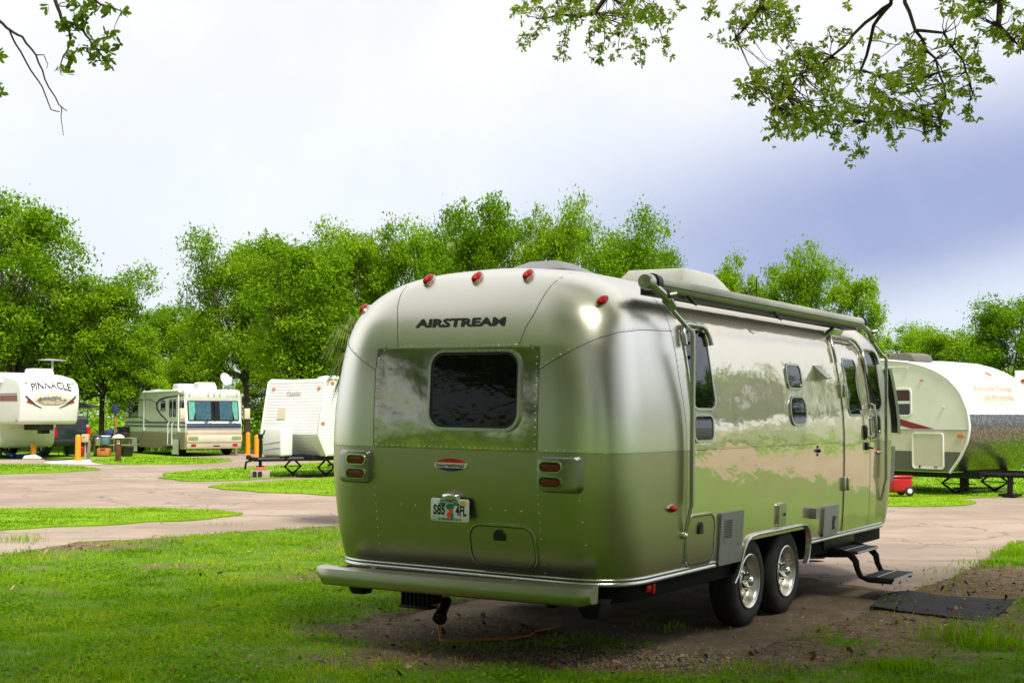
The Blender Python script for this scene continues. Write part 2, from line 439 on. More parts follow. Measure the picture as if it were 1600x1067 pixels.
def tag(o, label, cat, group=None, kind=None):
    o['label'] = label; o['category'] = cat
    if group: o['group'] = group
    if kind: o['kind'] = kind
    return o
def thing(name, label, cat, loc=(0, 0, 0), rz=0.0, group=None):
    o = bpy.data.objects.new(name, None); o.empty_display_size = 0.3
    COL.objects.link(o); o.location = loc; o.rotation_euler = (0, 0, rz)
    return tag(o, label, cat, group)
def struct(o):
    o['kind'] = 'structure'; return o
def dup(root, loc, rz=0.0, scale=None, label=None, group=None):
    r = root.copy(); COL.objects.link(r); r.location = loc; r.rotation_euler = (0, 0, rz)
    if scale: r.scale = scale
    if label: r['label'] = label
    if group: r['group'] = group
    for ch in list(root.children):
        c = ch.copy(); COL.objects.link(c); c.parent = r
        for g in list(ch.children):
            d = g.copy(); COL.objects.link(d); d.parent = c
    return r

def rrect(cx, cz, w, h, r, n=6):
    r = min(r, w / 2 - 1e-4, h / 2 - 1e-4); out = []
    for qx, qz, a0 in ((1, 1, 0), (-1, 1, 90), (-1, -1, 180), (1, -1, 270)):
        for k in range(n + 1):
            a = R(a0 + 90.0 * k / n)
            out.append((cx + qx * (w / 2 - r) + r * math.cos(a), cz + qz * (h / 2 - r) + r * math.sin(a)))
    return out
def ell(cx, cz, a, b, n=24):
    return [(cx + a * math.cos(2 * math.pi * k / n), cz + b * math.sin(2 * math.pi * k / n)) for k in range(n)]

def text_mesh(mb, txt, fn, size, x0, z0, off=0.003, bold=0.0, shear=0.0, mi=0, width=None, align='CENTER', arch=0.0, thick=0.002, height=None):
    """lettering as real raised geometry laid on a surface; x grows to the reader's right"""
    cu = bpy.data.curves.new('t', 'FONT'); cu.body = txt; cu.size = size; cu.offset = bold; cu.shear = shear; cu.align_x = align
    cu.resolution_u = 2
    ob = bpy.data.objects.new('t', cu); COL.objects.link(ob)
    dg = bpy.context.evaluated_depsgraph_get(); dg.update()
    me = bpy.data.meshes.new_from_object(ob.evaluated_get(dg))
    vs = [v.co.copy() for v in me.vertices]; fs = [tuple(p.vertices) for p in me.polygons]
    bpy.data.objects.remove(ob); bpy.data.curves.remove(cu); bpy.data.meshes.remove(me)
    if not vs: return
    mnx = min(v.x for v in vs); mxx = max(v.x for v in vs); mny = min(v.y for v in vs); mxy = max(v.y for v in vs)
    kx = width / (mxx - mnx) if width else 1.0
    kz = height / (mxy - mny) if height else (kx if width else 1.0)
    mx = (mnx + mxx) / 2
    out = []
    for v in vs:
        x = (v.x - (mx if align == 'CENTER' else mnx)) * kx; z = (v.y - (mny if height else 0)) * kz
        hw = (mxx - mnx) * kx / 2
        z += arch * (1 - (x / hw) ** 2) if arch else 0
        out.append(fn(x0 + x, z0 + z, off))
    mb.add(out, fs, mi)

# =================================================================== THE SILVER TRAVEL TRAILER
# local frame while building: u forward from the rear wall, v towards the door side, z up
AU = Vector((0.5258356, 0.85058622, 0.0)); AV = Vector((0.85049041, -0.52577637, -0.01500927)); AW = Vector((0.01276668, -0.00789241, 0.99988735))
AO = Vector((-0.43110455, 9.22839258, 0.01755887))
trailer = thing("travel_trailer", "polished silver riveted aluminium travel trailer with rounded ends, parked in the foreground", "travel trailer")
trailer.location = AO
trailer.rotation_euler = Matrix((AU, -AV, AW)).transposed().to_euler()
TF = lambda p: (p[0], -p[1], p[2])
def AM(): return MB(TF)

_T = np.array([[.58,1.222,.14],[.66,1.232,.115],[.8,1.24,.075],[.95,1.246,.05],[1.2,1.251,.012],[1.43,1.252,.001],[1.6,1.247,0],[1.75,1.235,.003],[1.95,1.207,.012],[2.13,1.178,.03],[2.28,1.145,.065],[2.38,1.105,.1],[2.47,1.045,.15],[2.55,.965,.21],[2.62,.86,.29],[2.67,.74,.37],[2.705,.58,.46],[2.727,.38,.56],[2.738,.18,.64],[2.742,0,.72]])
_d = []
for i in range(len(_T) - 1):
    p0, p1, p2, p3 = _T[max(i - 1, 0)], _T[i], _T[i + 1], _T[min(i + 2, len(_T) - 1)]
    for k in range(16):
        t = k / 16.0
        _d.append(0.5 * ((2 * p1) + (-p0 + p2) * t + (2 * p0 - 5 * p1 + 4 * p2 - p3) * t * t + (-p0 + 3 * p1 - 3 * p2 + p3) * t ** 3))
_d.append(_T[-1]); _d = np.array(_d)
_k = np.ones(9) / 9.0
_ds = np.stack([np.convolve(np.pad(_d[:, j], 4, mode='edge'), _k, 'valid') for j in range(3)], 1)
_ds[0] = _d[0]; _ds[-1] = _d[-1]; _d = _ds
_d[:, 0] = np.maximum.accumulate(_d[:, 0])
ZTOP = _d[-1, 0]; LEN = 6.76; PEX = 2.3; EFK = 1.1; RF = 0.65
def sw(z): return float(np.interp(z, _d[:, 0], _d[:, 1]))
def se(z): return float(np.interp(z, _d[:, 0], _d[:, 2]))
def sr(z): return min(0.44, max(sw(z) * 0.98, 1e-3))
def rear_u(v, z):
    w, e, r = sw(z), se(z), sr(z); a = abs(v) - (w - r)
    if a <= 0: return e
    a = min(a / r, 1.0)
    return e + r - r * (1 - a ** PEX) ** (1 / PEX)
def side_v(u, z):
    w, e, r = sw(z), se(z), sr(z); a = e + r - u
    if a <= 0: 
        ef, rf = se(z) * EFK, min(RF, w); b = u - (LEN - ef - rf)
        if b <= 0: return w
        b = min(b / rf, 1.0); return w - rf + rf * (1 - b ** PEX) ** (1 / PEX)
    a = min(a / r, 1.0)
    return w - r + r * (1 - a ** PEX) ** (1 / PEX)
H_ = 0.004
def nrear(v, z):
    fv = (rear_u(v + H_, z) - rear_u(v - H_, z)) / (2 * H_); fz = (rear_u(v, z + H_) - rear_u(v, z - H_)) / (2 * H_)
    return Vector((-1, fv, fz)).normalized()
def nside(u, z):
    gu = (side_v(u + H_, z) - side_v(u - H_, z)) / (2 * H_); gz = (side_v(u, z + H_) - side_v(u, z - H_)) / (2 * H_)
    return Vector((-gu, 1, -gz)).normalized()
def FR(v, z, d=0.0): return tuple(Vector((rear_u(v, z), v, z)) + nrear(v, z) * d)
def FS(u, z, d=0.0): return tuple(Vector((u, side_v(u, z), z)) + nside(u, z) * d)
def FL(u, z, d=0.0):
    p = FS(u, z, d); return (p[0], -p[1], p[2])
def PR(v, z): return (FR(v, z), nrear(v, z))
def PS(u, z): return (FS(u, z), nside(u, z))
def PL(u, z):
    n = nside(u, z); return (FL(u, z), Vector((n[0], -n[1], n[2])))
def lerp_path(pts, step):
    out = []
    for (a, b), (c, d) in zip(pts[:-1], pts[1:]):
        n = max(1, int(math.hypot(c - a, d - b) / step))
        out += [(a + (c - a) * k / n, b + (d - b) * k / n) for k in range(n)]
    return out + [pts[-1]]

# ---- shell: one skin of sheets; rows of constant height, columns round the plan
zr = sorted(set([.58, .62, .66, .70, .75, .8, .87, .95, 1.03, 1.12, 1.2, 1.3, 1.43, 1.5, 1.6, 1.68, 1.75, 1.85, 1.95, 2.04, 2.13] + [float(z) for z in _d[_d[:, 0] > 2.15][::5, 0]] + [float(ZTOP)]))
vfix = [0, .12, .24, .36, .48, .60, .68]
ufix = [1.2, 1.35, 1.5, 1.7, 1.9, 2.1, 2.25, 2.5, 2.75, 3.0, 3.25, 3.5, 3.72, 3.9, 4.1, 4.35, 4.6, 4.85, 5.1, 5.35, 5.55, 5.72]
def row(z):
    w, e, r = sw(z), se(z), sr(z); rf = min(RF, max(w, 1e-3)); ef = e * EFK
    P = []
    fl = w - r
    for v in vfix: P.append((e, min(v, fl)))
    for k in range(0, 19):
        t = math.pi / 2 * k / 18
        P.append((e + r - r * math.cos(t) ** (2 / PEX), fl + r * math.sin(t) ** (2 / PEX)))
    for u in ufix: P.append((min(u, LEN - ef - rf), w))
    for k in range(0, 15):
        t = math.pi / 2 * k / 14
        P.append((LEN - ef - rf + rf * math.sin(t) ** (2 / PEX), w - rf + rf * math.cos(t) ** (2 / PEX)))
    for k in range(1, 6): P.append((LEN - ef, (w - rf) * (1 - k / 5)))
    return P
rows = [row(z) for z in zr]
NP = len(rows[0])
b = AM()
for sgn in (1, -1):
    vs = [(u, v * sgn, z) for z, rw in zip(zr, rows) for u, v in rw]
    o = len(b.v); b.v.extend(vs)
    for i in range(len(zr) - 1):
        zm = (zr[i] + zr[i + 1]) / 2
        for j in range(NP - 1):
            um = (rows[i][j][0] + rows[i][j + 1][0] + rows[i + 1][j][0] + rows[i + 1][j + 1][0]) / 4
            vm = (rows[i][j][1] + rows[i][j + 1][1]) / 2
            if zm < .70 and 2.25 < um < 3.72 and vm > 1.0: continue          # wheel openings
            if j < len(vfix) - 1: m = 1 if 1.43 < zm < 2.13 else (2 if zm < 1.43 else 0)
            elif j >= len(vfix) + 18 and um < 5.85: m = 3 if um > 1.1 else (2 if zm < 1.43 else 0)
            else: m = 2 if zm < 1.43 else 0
            f = (o + i * NP + j, o + i * NP + j + 1, o + (i + 1) * NP + j + 1, o + (i + 1) * NP + j)
            b.f.append(f if sgn > 0 else f[::-1]); b.mi.append(m)
b.build("body_shell", [M['alu_cap'], M['alu_panel'], M['alu_low'], M['alu_side']], trailer, smooth=35, merge=2e-4)

# ---- seams and rivet rows (surface pattern of the skin: one mesh)
sm = AM()
def seam(fnp, pts, rivets=True, line=True, off2=None, step=0.05, w=0.0045):
    pn = [fnp(*p) for p in lerp_path(pts, 0.03)]
    if line: sm.ribbon(pn, w, 0.0012, 0)
    if rivets:
        o = off2 or (0, 0)
        for p in lerp_path([(x + o[0], y + o[1]) for x, y in pts], step):
            q, n = fnp(*p); sm.dome(q, n, 0.0052, 0.5, 6, 1)
zb = 1.43
for s in (1, -1):
    f = (lambda v, z, s=s: PR(v * s, z))
    seam(f, [(.68, .62), (.68, zb)], line=False, step=.055)
    seam(f, [(.66, zb + .02), (.66, 2.06), (.62, 2.12), (.52, 2.145)], off2=None, step=.045, line=False)
    seam(f, [(.682, zb), (.682, 2.06), (.65, 2.12), (.60, 2.142)], rivets=False, w=.004)
    seam(f, [(.51, 2.147), (.55, 2.27), (.595, 2.36), (.635, 2.51), (.66, 2.62), (.66, 2.66)] if s > 0 else [(.50, 2.14), (.545, 2.33), (.59, 2.46), (.62, 2.6)], off2=(-.018, 0), step=.05)
    seam(f, [(0, 2.145), (.52, 2.145)], line=False, step=.042)
    seam(f, [(0, zb), (1.12, zb)], line=True, w=.003, off2=(0, .014), step=.045)
    # corner diagonal
    seam(f, [(.685, 1.977), (.883, 2.087), (1.0, 2.155), (1.06, 2.19)], off2=(0, .016), step=.05)
    g = PS if s > 0 else PL
    seam(g, [(.16, 2.19), (.30, 2.232), (.57, 2.262), (1.1, 2.282)], off2=(0, .014), step=.05)
    seam(g, [(.13, zb), (5.9, zb)], off2=(0, .014), step=.045, w=.003)
    seam(g, [(1.12, .62), (1.13, 1.2), (1.12, 1.6), (1.08, 1.95), (1.07, 2.28), (1.08, 2.45), (1.10, 2.55)], off2=(.018, 0), step=.04)
    seam(g, [(6.03, .62), (6.03, 2.5)], off2=(-.015, 0), step=.045)
    seam(g, [(1.2, 2.43), (5.9, 2.43)], line=False, step=.09)
for v, z in ((-.45, 1.03), (-.33, 1.03), (.30, 1.03), (.42, 1.03), (.54, 1.03), (.98, 1.12), (.99, .98), (1.0, .83)):
    q, n = PR(v, z); sm.dome(q, n, 0.005, 0.55, 6, 1)
sm.build("seams_and_rivets", [M['seam'], M['rivet']], trailer, smooth=60)

# ---- belly, skirts, wheel housings
b = AM()
def plan(inset, u0, u1, z):
    P = [(u, v) for u, v in row(z)[:] if u < 1.2]
    o = [(max(u + inset, 0.0), max(v - inset, 0)) for u, v in P]
    return o
pl = plan(.06, 0, 2.2, .6); pl = [(u, v) for u, v in pl] + [(2.17, 1.165)]
poly = [(u, v) for u, v in pl] + [(u, -v) for u, v in reversed(pl)][:-1]
b.prism(poly, lambda u, v, d: (u, v, d), .43, .60)
b.box((2.98, 0, .53), (1.7, 1.66, .16)); b.box((4.95, 0, .50), (2.36, 2.33, .17)); b.box((3.4, .0, .40), (5.4, .16, .16))
b.box((3.3, .62, .44), (6.0, .07, .15)); b.box((3.3, -.62, .44), (6.0, .07, .15))
b.build("belly_pan", M['under'], trailer, bevel=.015)
for s in (1, -1):
    b = AM()
    b.box((2.985, s * 1.02, .79), (1.56, .36, .03)); b.box((2.985, s * .84, .62), (1.56, .02, .34))
    b.box((2.20, s * 1.02, .62), (.02, .36, .34)); b.box((3.77, s * 1.02, .62), (.02, .36, .34))
    b.build("wheel_housing", M['under'], trailer)
b = AM()
for v in (-.55, .55): b.box((2.95, v, .37), (1.5, .06, .10))
for u in (2.53, 3.37): b.tube([(u, -1.0, .36), (u, 1.0, .36)], .045, 10)
b.build("axle_frame", M['under'], trailer)

# ---- rub rail, wheel arch trims
b = AM()
def rail_path(u_end, s, zz, d):
    P = [(FR(v, zz, d)) for v in np.linspace(0, .9, 10)]
    fr = []
    w, e, r = sw(zz), se(zz), sr(zz)
    for k in range(2, 19):
        t = math.pi / 2 * k / 18
        p = Vector((e + r - r * math.cos(t) ** (2 / PEX), w - r + r * math.sin(t) ** (2 / PEX), zz)); n = Vector((-math.cos(t), math.sin(t), 0)); fr.append(tuple(p + n * d))
    P = [q for q in P if q[1] < fr[0][1] - .01] + fr + [FS(u, zz, d) for u in np.linspace(.8, u_end, 14)]
    return [(p[0], p[1] * s, p[2]) for p in P]
def rail(zz, d, k, PP):
    """a fluted strip: two ridges with a groove, swept along PP"""
    mbr = AM(); n = len(PP); vs = []; prof_ = ((-.030, -.004), (-.028, .010), (-.018, .015), (-.008, .010), (-.002, .006), (.004, .010), (.012, .015), (.022, .010), (.024, -.004))
    for i, p in enumerate(PP):
        t_ = Vector(PP[min(i + 1, n - 1)]) - Vector(PP[max(i - 1, 0)]); t_.z = 0; o_ = Vector((t_.y, -t_.x, 0)).normalized() * k
        vs += [tuple(Vector(p) + o_ * dd + Vector((0, 0, dz))) for dz, dd in prof_]
    m = len(prof_); mbr.add(vs, [(i * m + j, i * m + j + 1, (i + 1) * m + j + 1, (i + 1) * m + j) for i in range(n - 1) for j in range(m - 1)])
    mbr.build("rub_rail", M['alu_trim'], trailer, smooth=60)
rp_ = [q for q in rail_path(2.2, -1, .58, .0)][::-1] + [q for q in rail_path(1.70, 1, .58, .0)][1:]
rail(.58, 0, -1, rp_)
for s in (1, -1): rail(.58, 0, -1 if s > 0 else 1, [(lambda p: (p[0], p[1] * s, p[2]))(FS(u, .58, .0)) for u in np.linspace(3.80, 5.98, 20)])
arch = [(2.06, .40), (2.14, .46), (2.20, .54), (2.235, .63), (2.28, .69), (2.35, .728), (2.5, .738), (3.5, .738), (3.64, .728), (3.72, .69), (3.765, .63), (3.775, .54), (3.75, .46), (3.69, .40)]
for s in (1, -1):
    b = AM()
    P = [FS(u, z, .012) for u, z in arch]
    n = len(P)
    vs = []
    for (u, z), p in zip(arch, P):
        cx, cz = 2.98, .35; dx, dz = u - cx, z - cz; l = math.hypot(dx, dz); dx, dz = dx / l, dz / l
        for (a, d) in ((-.020, -.03), (-.012, .010), (.004, .016), (.018, .010), (.022, -.02)):
            vs.append((p[0] + dx * a, s * (p[1] + d), p[2] + dz * a))
    b.add(vs, [(i * 5 + k, i * 5 + k + 1, (i + 1) * 5 + k + 1, (i + 1) * 5 + k) for i in range(n - 1) for k in range(4)])
    # filler between the square cut in the skin and the rounded arch
    q = [(2.25, .58), (2.25, .70), (3.72, .70), (3.72, .58)]
    b.build("wheel_arch_trim", M['alu_trim'], trailer, smooth=50)

# ---- wheels
def wheel(u, s, zc=.36):
    o = (u, s * 1.17, zc); ax = (0, s, 0)
    t = AM()
    t.lathe([(.212, -.205), (.25, -.215), (.315, -.215), (.345, -.195), (.358, -.165), (.360, -.11), (.358, -.05), (.345, -.018), (.315, 0.0), (.25, .004), (.212, -.010)], o, ax, 48, 0)
    for k in range(4):
        h = -.06 - .033 * k; t.lathe([(.3605, h), (.3612, h - .004), (.3612, h - .012), (.3605, h - .016)], o, ax, 48, 1)
    w = t.build("wheel", [M['rubber'], M['black']], trailer, smooth=50)
    r = AM()
    r.lathe([(.213, -.010), (.218, .004), (.210, .008), (.198, .0), (.188, -.020), (.182, -.055), (.172, -.075), (.12, -.070), (.085, -.060), (.07, -.045), (.062, -.04)], o, ax, 48, 0)
    for k in range(8):
        a = 2 * math.pi * k / 8 + .2
        c = Vector(o) + Vector((math.cos(a) * .146, s * -.0685, math.sin(a) * .146))
        r.dome(c, ax, .0205, .22, 12, 1)
    for k in range(6):
        a = 2 * math.pi * k / 6
        c = Vector(o) + Vector((math.cos(a) * .07, s * -.050, math.sin(a) * .07)); r.lathe([(.010, 0), (.010, .02), (.006, .026), (0, .027)], c, ax, 8, 0)
    r.build("rim", [M['wheelalu'], M['black']], w, smooth=40)
    h = AM(); h.lathe([(.045, -.06), (.044, .0), (.040, .018), (.030, .028), (0, .032)], o, ax, 20)
    h.build("hub_cap", M['chrome'], w, smooth=40)
for u in (2.53, 3.365):
    wheel(u, 1); wheel(u, -1, .395)

# ---- rear window
b = AM(); wo_ = rrect(.172, 1.837, .765, .565, .125, 8); wi_ = rrect(.172, 1.837, .705, .505, .10, 8)
b.ring(wo_, wi_, FR, .020, -.01)
for x, z in lerp_path(rrect(.172, 1.837, .735, .535, .11, 4) + [rrect(.172, 1.837, .735, .535, .11, 4)[0]], .055): b.dome(FR(x, z, .019), nrear(x, z), .0045, .5, 6, 0)
rw = b.build("rear_window", M['alu_trim'], trailer, smooth=45)
b = AM(); b.pad(rrect(.172, 1.837, .715, .515, .10, 8), FR, .011, -.02, 3); b.build("pane", M['glass'], rw, smooth=30)
b = AM(); b.ring(rrect(.172, 1.837, .71, .51, .10, 8), rrect(.172, 1.837, .675, .475, .088, 8), FR, .0135, .005); b.build("gasket", M['black'], rw)

# ---- lettering, badge, plate
b = AM(); text_mesh(b, "AIRSTREAM", FR, .1, 0.0, 2.276, .004, .0045, 0.0, width=.752, height=.062)
b.build("lettering", M['ink'], trailer, smooth=0)
def badge(fn, cx, cz, w, h, name, text=True):
    b = AM(); b.pad(ell(cx, cz, w / 2 * .93, h / 2, 28), fn, .010, 0, 2, 0)
    o = b.build(name, M['badgered'], trailer)
    c = AM(); lo = [(cx + (x - cx), min(z, cz - h * .02)) for x, z in ell(cx, cz, w / 2 * .925, h / 2 * .99, 28)]
    c.pad(lo, fn, .0112, .004, 0); c.build("blue_band", M['badgeblue'], o)
    c = AM(); c.pad(rrect(cx, cz - h * .04, w, h * .40, h * .12, 4), fn, .0135, 0, 1); c.build("white_band", M['badgewhite'], o)
    if text:
        c = AM(); text_mesh(c, "International", fn, .05, cx, cz - h * .17, .0145, .001, .25, width=w * .90, height=h * .30)
        c.build("badge_lettering", M['ink'], o, smooth=0)
badge(FR, -.008, 1.323, .262, .088, "badge")
badge(FS, 5.77, 1.325, .17, .06, "side_badge", text=False)
# licence plate: hangs from its lamp bracket, slightly proud of the wall
FP = lambda x, z, d: (-.005 - d, x, z)
b = AM(); b.prism(rrect(-.006, 1.013, .318, .158, .018, 4), FP, .0, .004)
for x, z in ((-.105, 1.08), (.09, 1.08)): b.dome(FP(x, z, .004), (-1, 0, 0), .006, .5, 8, 0)
lp = b.build("licence_plate", M['plate'], trailer, bevel=.001)
b = AM()
text_mesh(b, "S85", FP, .1, -.094, .978, .0048, .0035, 0, width=.098, height=.072)
text_mesh(b, "4FL", FP, .1, .088, .978, .0048, .0035, 0, width=.092, height=.072)
text_mesh(b, "SUNSHINE STATE", FP, .03, -.004, .943, .0048, .0008, 0, width=.19, height=.016)
text_mesh(b, "MYFLORIDA.COM", FP, .03, -.012, 1.068, .0048, .0005, 0, width=.15, height=.013)
b.build("plate_lettering", M['ink'], lp, smooth=0)
b = AM(); b.prism(ell(-.002, 1.036, .034, .022, 16), FP, .0042, .0046); b.prism(ell(.014, .975, .015, .028, 14), FP, .0042, .0047)
b.prism(ell(-.07, 1.055, .03, .010, 12), FP, .0042, .0046); b.prism(ell(.05, 1.055, .03, .012, 12), FP, .0042, .0046)
b.build("plate_leaves", M['plategreen'], lp, smooth=0)
b = AM(); b.prism(ell(.006, 1.008, .019, .016, 18), FP, .005, .0058); b.prism(ell(-.012, .982, .017, .020, 18), FP, .005, .0056)
b.build("plate_oranges", M['plateorange'], lp, smooth=0)
b = AM(); b.prism(rrect(.108, 1.062, .046, .032, .006, 3), FP, .0045, .005); b.build("date_sticker", M['stickeryellow'], lp, smooth=0)
b = AM()
ctr = Vector((-.02, -.004, 1.105))
b.blob((.012, -.004, 1.108), (.055, .080, .028), 0, 18, 10); b.box((.03, -.004, 1.07), (.02, .05, .06))
b.build("plate_lamp", M['chrome'], trailer, smooth=60)

# ---- rear hatch, latch
def hatch(fn, cx, cz, w, h, r, name, m, off=.010, par=trailer, fr=True, fm=None):
    b = AM(); b.pad(rrect(cx, cz, w, h, r, 7), fn, off, 0, 3)
    o = b.build(name, m, par, smooth=35)
    if fr:
        c = AM(); c.ring(rrect(cx, cz, w + .045, h + .045, r + .02, 7), rrect(cx, cz, w + .010, h + .010, r + .004, 7), fn, off + .004, 0)
        c.build("hatch_frame", fm or M['alu_trim'], o, smooth=45)
        c = AM(); c.ring(rrect(cx, cz, w + .014, h + .014, r + .004, 7), rrect(cx, cz, w - .004, h - .004, r, 7), fn, off + .0015, off - .004)
        c.build("hatch_gap", M['seam'], o)
    return o
hr_ = hatch(FR, .376, .782, .50, .268, .085, "rear_hatch", M['alu_low'])
def latch(fn, cx, cz, w, h, par):
    b = AM(); b.pad([(cx - w / 2, cz - h / 2), (cx + w / 2, cz - h / 2), (cx + w / 2, cz + h * .05), (cx + w * .3, cz + h * .38), (cx + w * .12, cz + h / 2), (cx - w * .12, cz + h / 2), (cx - w * .3, cz + h * .38), (cx - w / 2, cz + h * .05)], fn, .024, 0, 1)
    b.build("latch", M['black'], par, smooth=30)
latch(FR, .362, .864, .085, .072, hr_)

# ---- tail lights
for s in (1, -1):
    b = AM(); n = 8
    base = [FR(x * s, z, -.005) for x, z in rrect(.858, 1.288, .318, .250, .05, n)]
    mid = [(rear_u(min(x, 1.0), z) * .35 - .012, x * s, z) for x, z in rrect(.846, 1.287, .290, .236, .05, n)]
    face = [(-.034, x * s, z) for x, z in rrect(.806, 1.287, .205, .215, .035, n)]
    m = len(base); vs = base + mid + face
    b.add(vs, [(r * m + i, r * m + (i + 1) % m, (r + 1) * m + (i + 1) % m, (r + 1) * m + i) for r in range(2) for i in range(m)] + [tuple(range(2 * m, 3 * m))])
    hs = b.build("tail_light_housing", M['lamphouse'], trailer, bevel=.006)
    FF = lambda x, z, d, s=s: (-.034 - d, x * s, z)
    for zc in (1.337, 1.237):
        c = AM(); c.ring(rrect(.806, zc, .180, .082, .04, 6), rrect(.806, zc, .156, .058, .029, 6), FF, .012, -.004)
        bz = c.build("lamp_bezel", M['chrome'], hs, smooth=45)
        c = AM(); c.prism(rrect(.806, zc, .160, .062, .03, 6), FF, -.004, .0035); c.build("recess", M['black'], hs)
        c = AM(); c.pad(rrect(.806, zc, .146, .048, .023, 6), FF, .0055, 0, 2, 0, .002); c.build("lens", M['darkred'], hs)

# ---- marker lights: teardrop red lenses in a bright trim
def marker(p, nrm, fwd, name="marker_light", k=1.0):
    p = Vector(p); nrm = Vector(nrm).normalized(); f = (Vector(fwd) - nrm * Vector(fwd).dot(nrm)).normalized(); sd_ = nrm.cross(f)
    def shape(sc, h, n=16):
        out = []
        for i in range(n):
            a = 2 * math.pi * i / n
            x = math.cos(a); y = math.sin(a) * (1 - .30 * max(0, x)) * .52
            out.append(p + f * (x * .068 * sc * k) + sd_ * (y * .060 * sc * k) + nrm * h * k)
        return out
    b = AM(); n = 16
    vs = shape(1.12, -.004) + shape(1.10, .010) + shape(.98, .012); b.add(vs, [(r * n + i, r * n + (i + 1) % n, (r + 1) * n + (i + 1) % n, (r + 1) * n + i) for r in range(2) for i in range(n)] + [tuple(range(2 * n, 3 * n))])
    o = b.build(name, M['alu_trim'], trailer, smooth=40)
    c = AM(); vs = []
    for sc, h in ((.97, .010), (.93, .024), (.78, .035), (.45, .042)): vs += [q - f * (.012 * (h / .042)) for q in shape(sc, h)]
    c.add(vs, [(r * n + i, r * n + (i + 1) % n, (r + 1) * n + (i + 1) % n, (r + 1) * n + i) for r in range(3) for i in range(n)] + [tuple(range(3 * n, 4 * n))])
    c.build("red_lens", M['redlens'], o, smooth=60)
def zmark(v, z): return FR(v, z), nrear(v, z)
for v in (-.435, -.012, .412):
    p, n = zmark(v, 2.637); marker(p, n, (1, 0, .5))
p = FS(.30, 2.44); marker(p, nside(.30, 2.44), (1, .05, .35))
p = FL(.30, 2.44); n = nside(.30, 2.44); marker(p, (n[0], -n[1], n[2]), (1, -.05, .35))
p = FS(.885, 1.037); marker(p, nside(.885, 1.037), (1, 0, 0), k=.85)

# ---- bumper with its storage tray
b = AM(); n = 30; vs = []; prof = [(-.02, .0), (-.09, .0), (-.125, -.012), (-.135, -.06), (-.128, -.105), (-.105, -.128), (-.03, -.13)]
for i in range(n + 1):
    v = -1.125 + 2.25 * i / n
    a = abs(v) / 1.125; cu = .03 * a ** 2.0 + .05 * max(0, a - .93) * 10 * a; zt = .572 + .012 * (v / 1.125); lo = .03 * max(0, a - .95) / .05
    for (pu, pz) in prof: vs.append((pu + cu, v, zt + pz * (1 - .45 * lo / .03 * (1 if v < 0 else .3))))
k = len(prof)
b.add(vs, [(i * k + j, i * k + j + 1, (i + 1) * k + j + 1, (i + 1) * k + j) for i in range(n) for j in range(k - 1)] + [tuple(range(k)), tuple(range(n * k + k - 1, n * k - 1, -1))])
bp = b.build("bumper", M['alu_bump'], trailer, smooth=45)
b = AM(); b.box((.045, -.02, .552), (.19, 1.86, .022)); b.box((.03, -.02, .566), (.03, 1.8, .012)); b.build("storage_lid", M['blackmetal'], bp, bevel=.004)
b = AM(); b.box((.05, 0, .49), (.15, 1.9, .09)); b.build("storage_trough", M['under'], bp)
for vv in (-.62, .55):
    b = AM(); b.box((-.05, vv, .578), (.02, .035, .014)); b.build("lid_clip", M['alu_trim'], bp)
for v in (-.93, 1.0):
    b = AM(); b.add([(.12, v - .10, .47), (.12, v + .10, .47), (.3, v + .10, .47), (.3, v - .10, .47), (.16, v - .055, .345), (.16, v + .055, .345), (.26, v + .055, .345), (.26, v - .055, .345)], [(0, 1, 2, 3), (4, 7, 6, 5), (0, 4, 5, 1), (1, 5, 6, 2), (2, 6, 7, 3), (3, 7, 4, 0)])
    b.build("bumper_bracket", M['blackmetal'], trailer, bevel=.008)
b = AM(); b.box((.66, 1.185, .505), (.09, .02, .045)); b.box((.71, 1.19, .500), (.03, .03, .065)); b.build("red_reflector", M['redlens'], trailer, bevel=.004)

# ---- waste outlet under the rear (slatted black housing and capped pipe)
b = AM()
for k in range(7): b.box((.42 + .0 * k, -.70 + .038 * k, .345), (.05, .015, .19))
b.box((.50, -.585, .36), (.14, .27, .17)); b.box((.44, -.585, .255), (.10, .27, .025))
wo2 = b.build("waste_outlet", M['black'], trailer, bevel=.005)
b = AM(); b.tube([(.55, -.40, .30), (.45, -.36, .25), (.38, -.34, .215)], .036, 14); b.lathe([(.048, -.01), (.052, .0), (.052, .03), (.045, .035), (0, .036)], (.38, -.34, .21), (-.75, .25, -.45), 18)
b.build("pipe_cap", M['black'], wo2)

# ---- side windows
def side_window(cx, cz, w, h, r, name, par=trailer, top=0.0, frm=.024, skew=0.0, gm=None):
    mp = lambda P: [(x - skew * (z - cz), z) for x, z in P]
    b = AM(); b.ring(mp(rrect(cx, cz, w + 2 * frm, h + 2 * frm, r + frm * .8, 7)), mp(rrect(cx, cz, w, h, r, 7)), FS, .014, -.004)
    for x, z in lerp_path(mp(rrect(cx, cz, w + frm, h + frm, r + .01, 2)), .06): b.dome(FS(x, z, .013), nside(x, z), .004, .5, 5, 0)
    o = b.build(name, M['alu_trim'], par, smooth=45)
    c = AM(); c.pad(mp(rrect(cx, cz, w + .004, h + .004, r, 7)), FS, .007, -.004, 3); c.build("pane", gm or M['glass2'], o, smooth=30)
    return o
w1 = side_window(1.452, 2.02, .395, .565, .075, "side_window", skew=-.0)
c = AM()
hood = [(1.205, 2.18), (1.215, 2.26), (1.25, 2.315), (1.32, 2.335), (1.58, 2.335), (1.65, 2.315), (1.685, 2.26), (1.69, 2.20)]
c.tube([FS(u, z, .030) for u, z in lerp_path(hood, .03)], .020, 8); c.build("rain_hood", M['alu_trim'], w1, smooth=60)
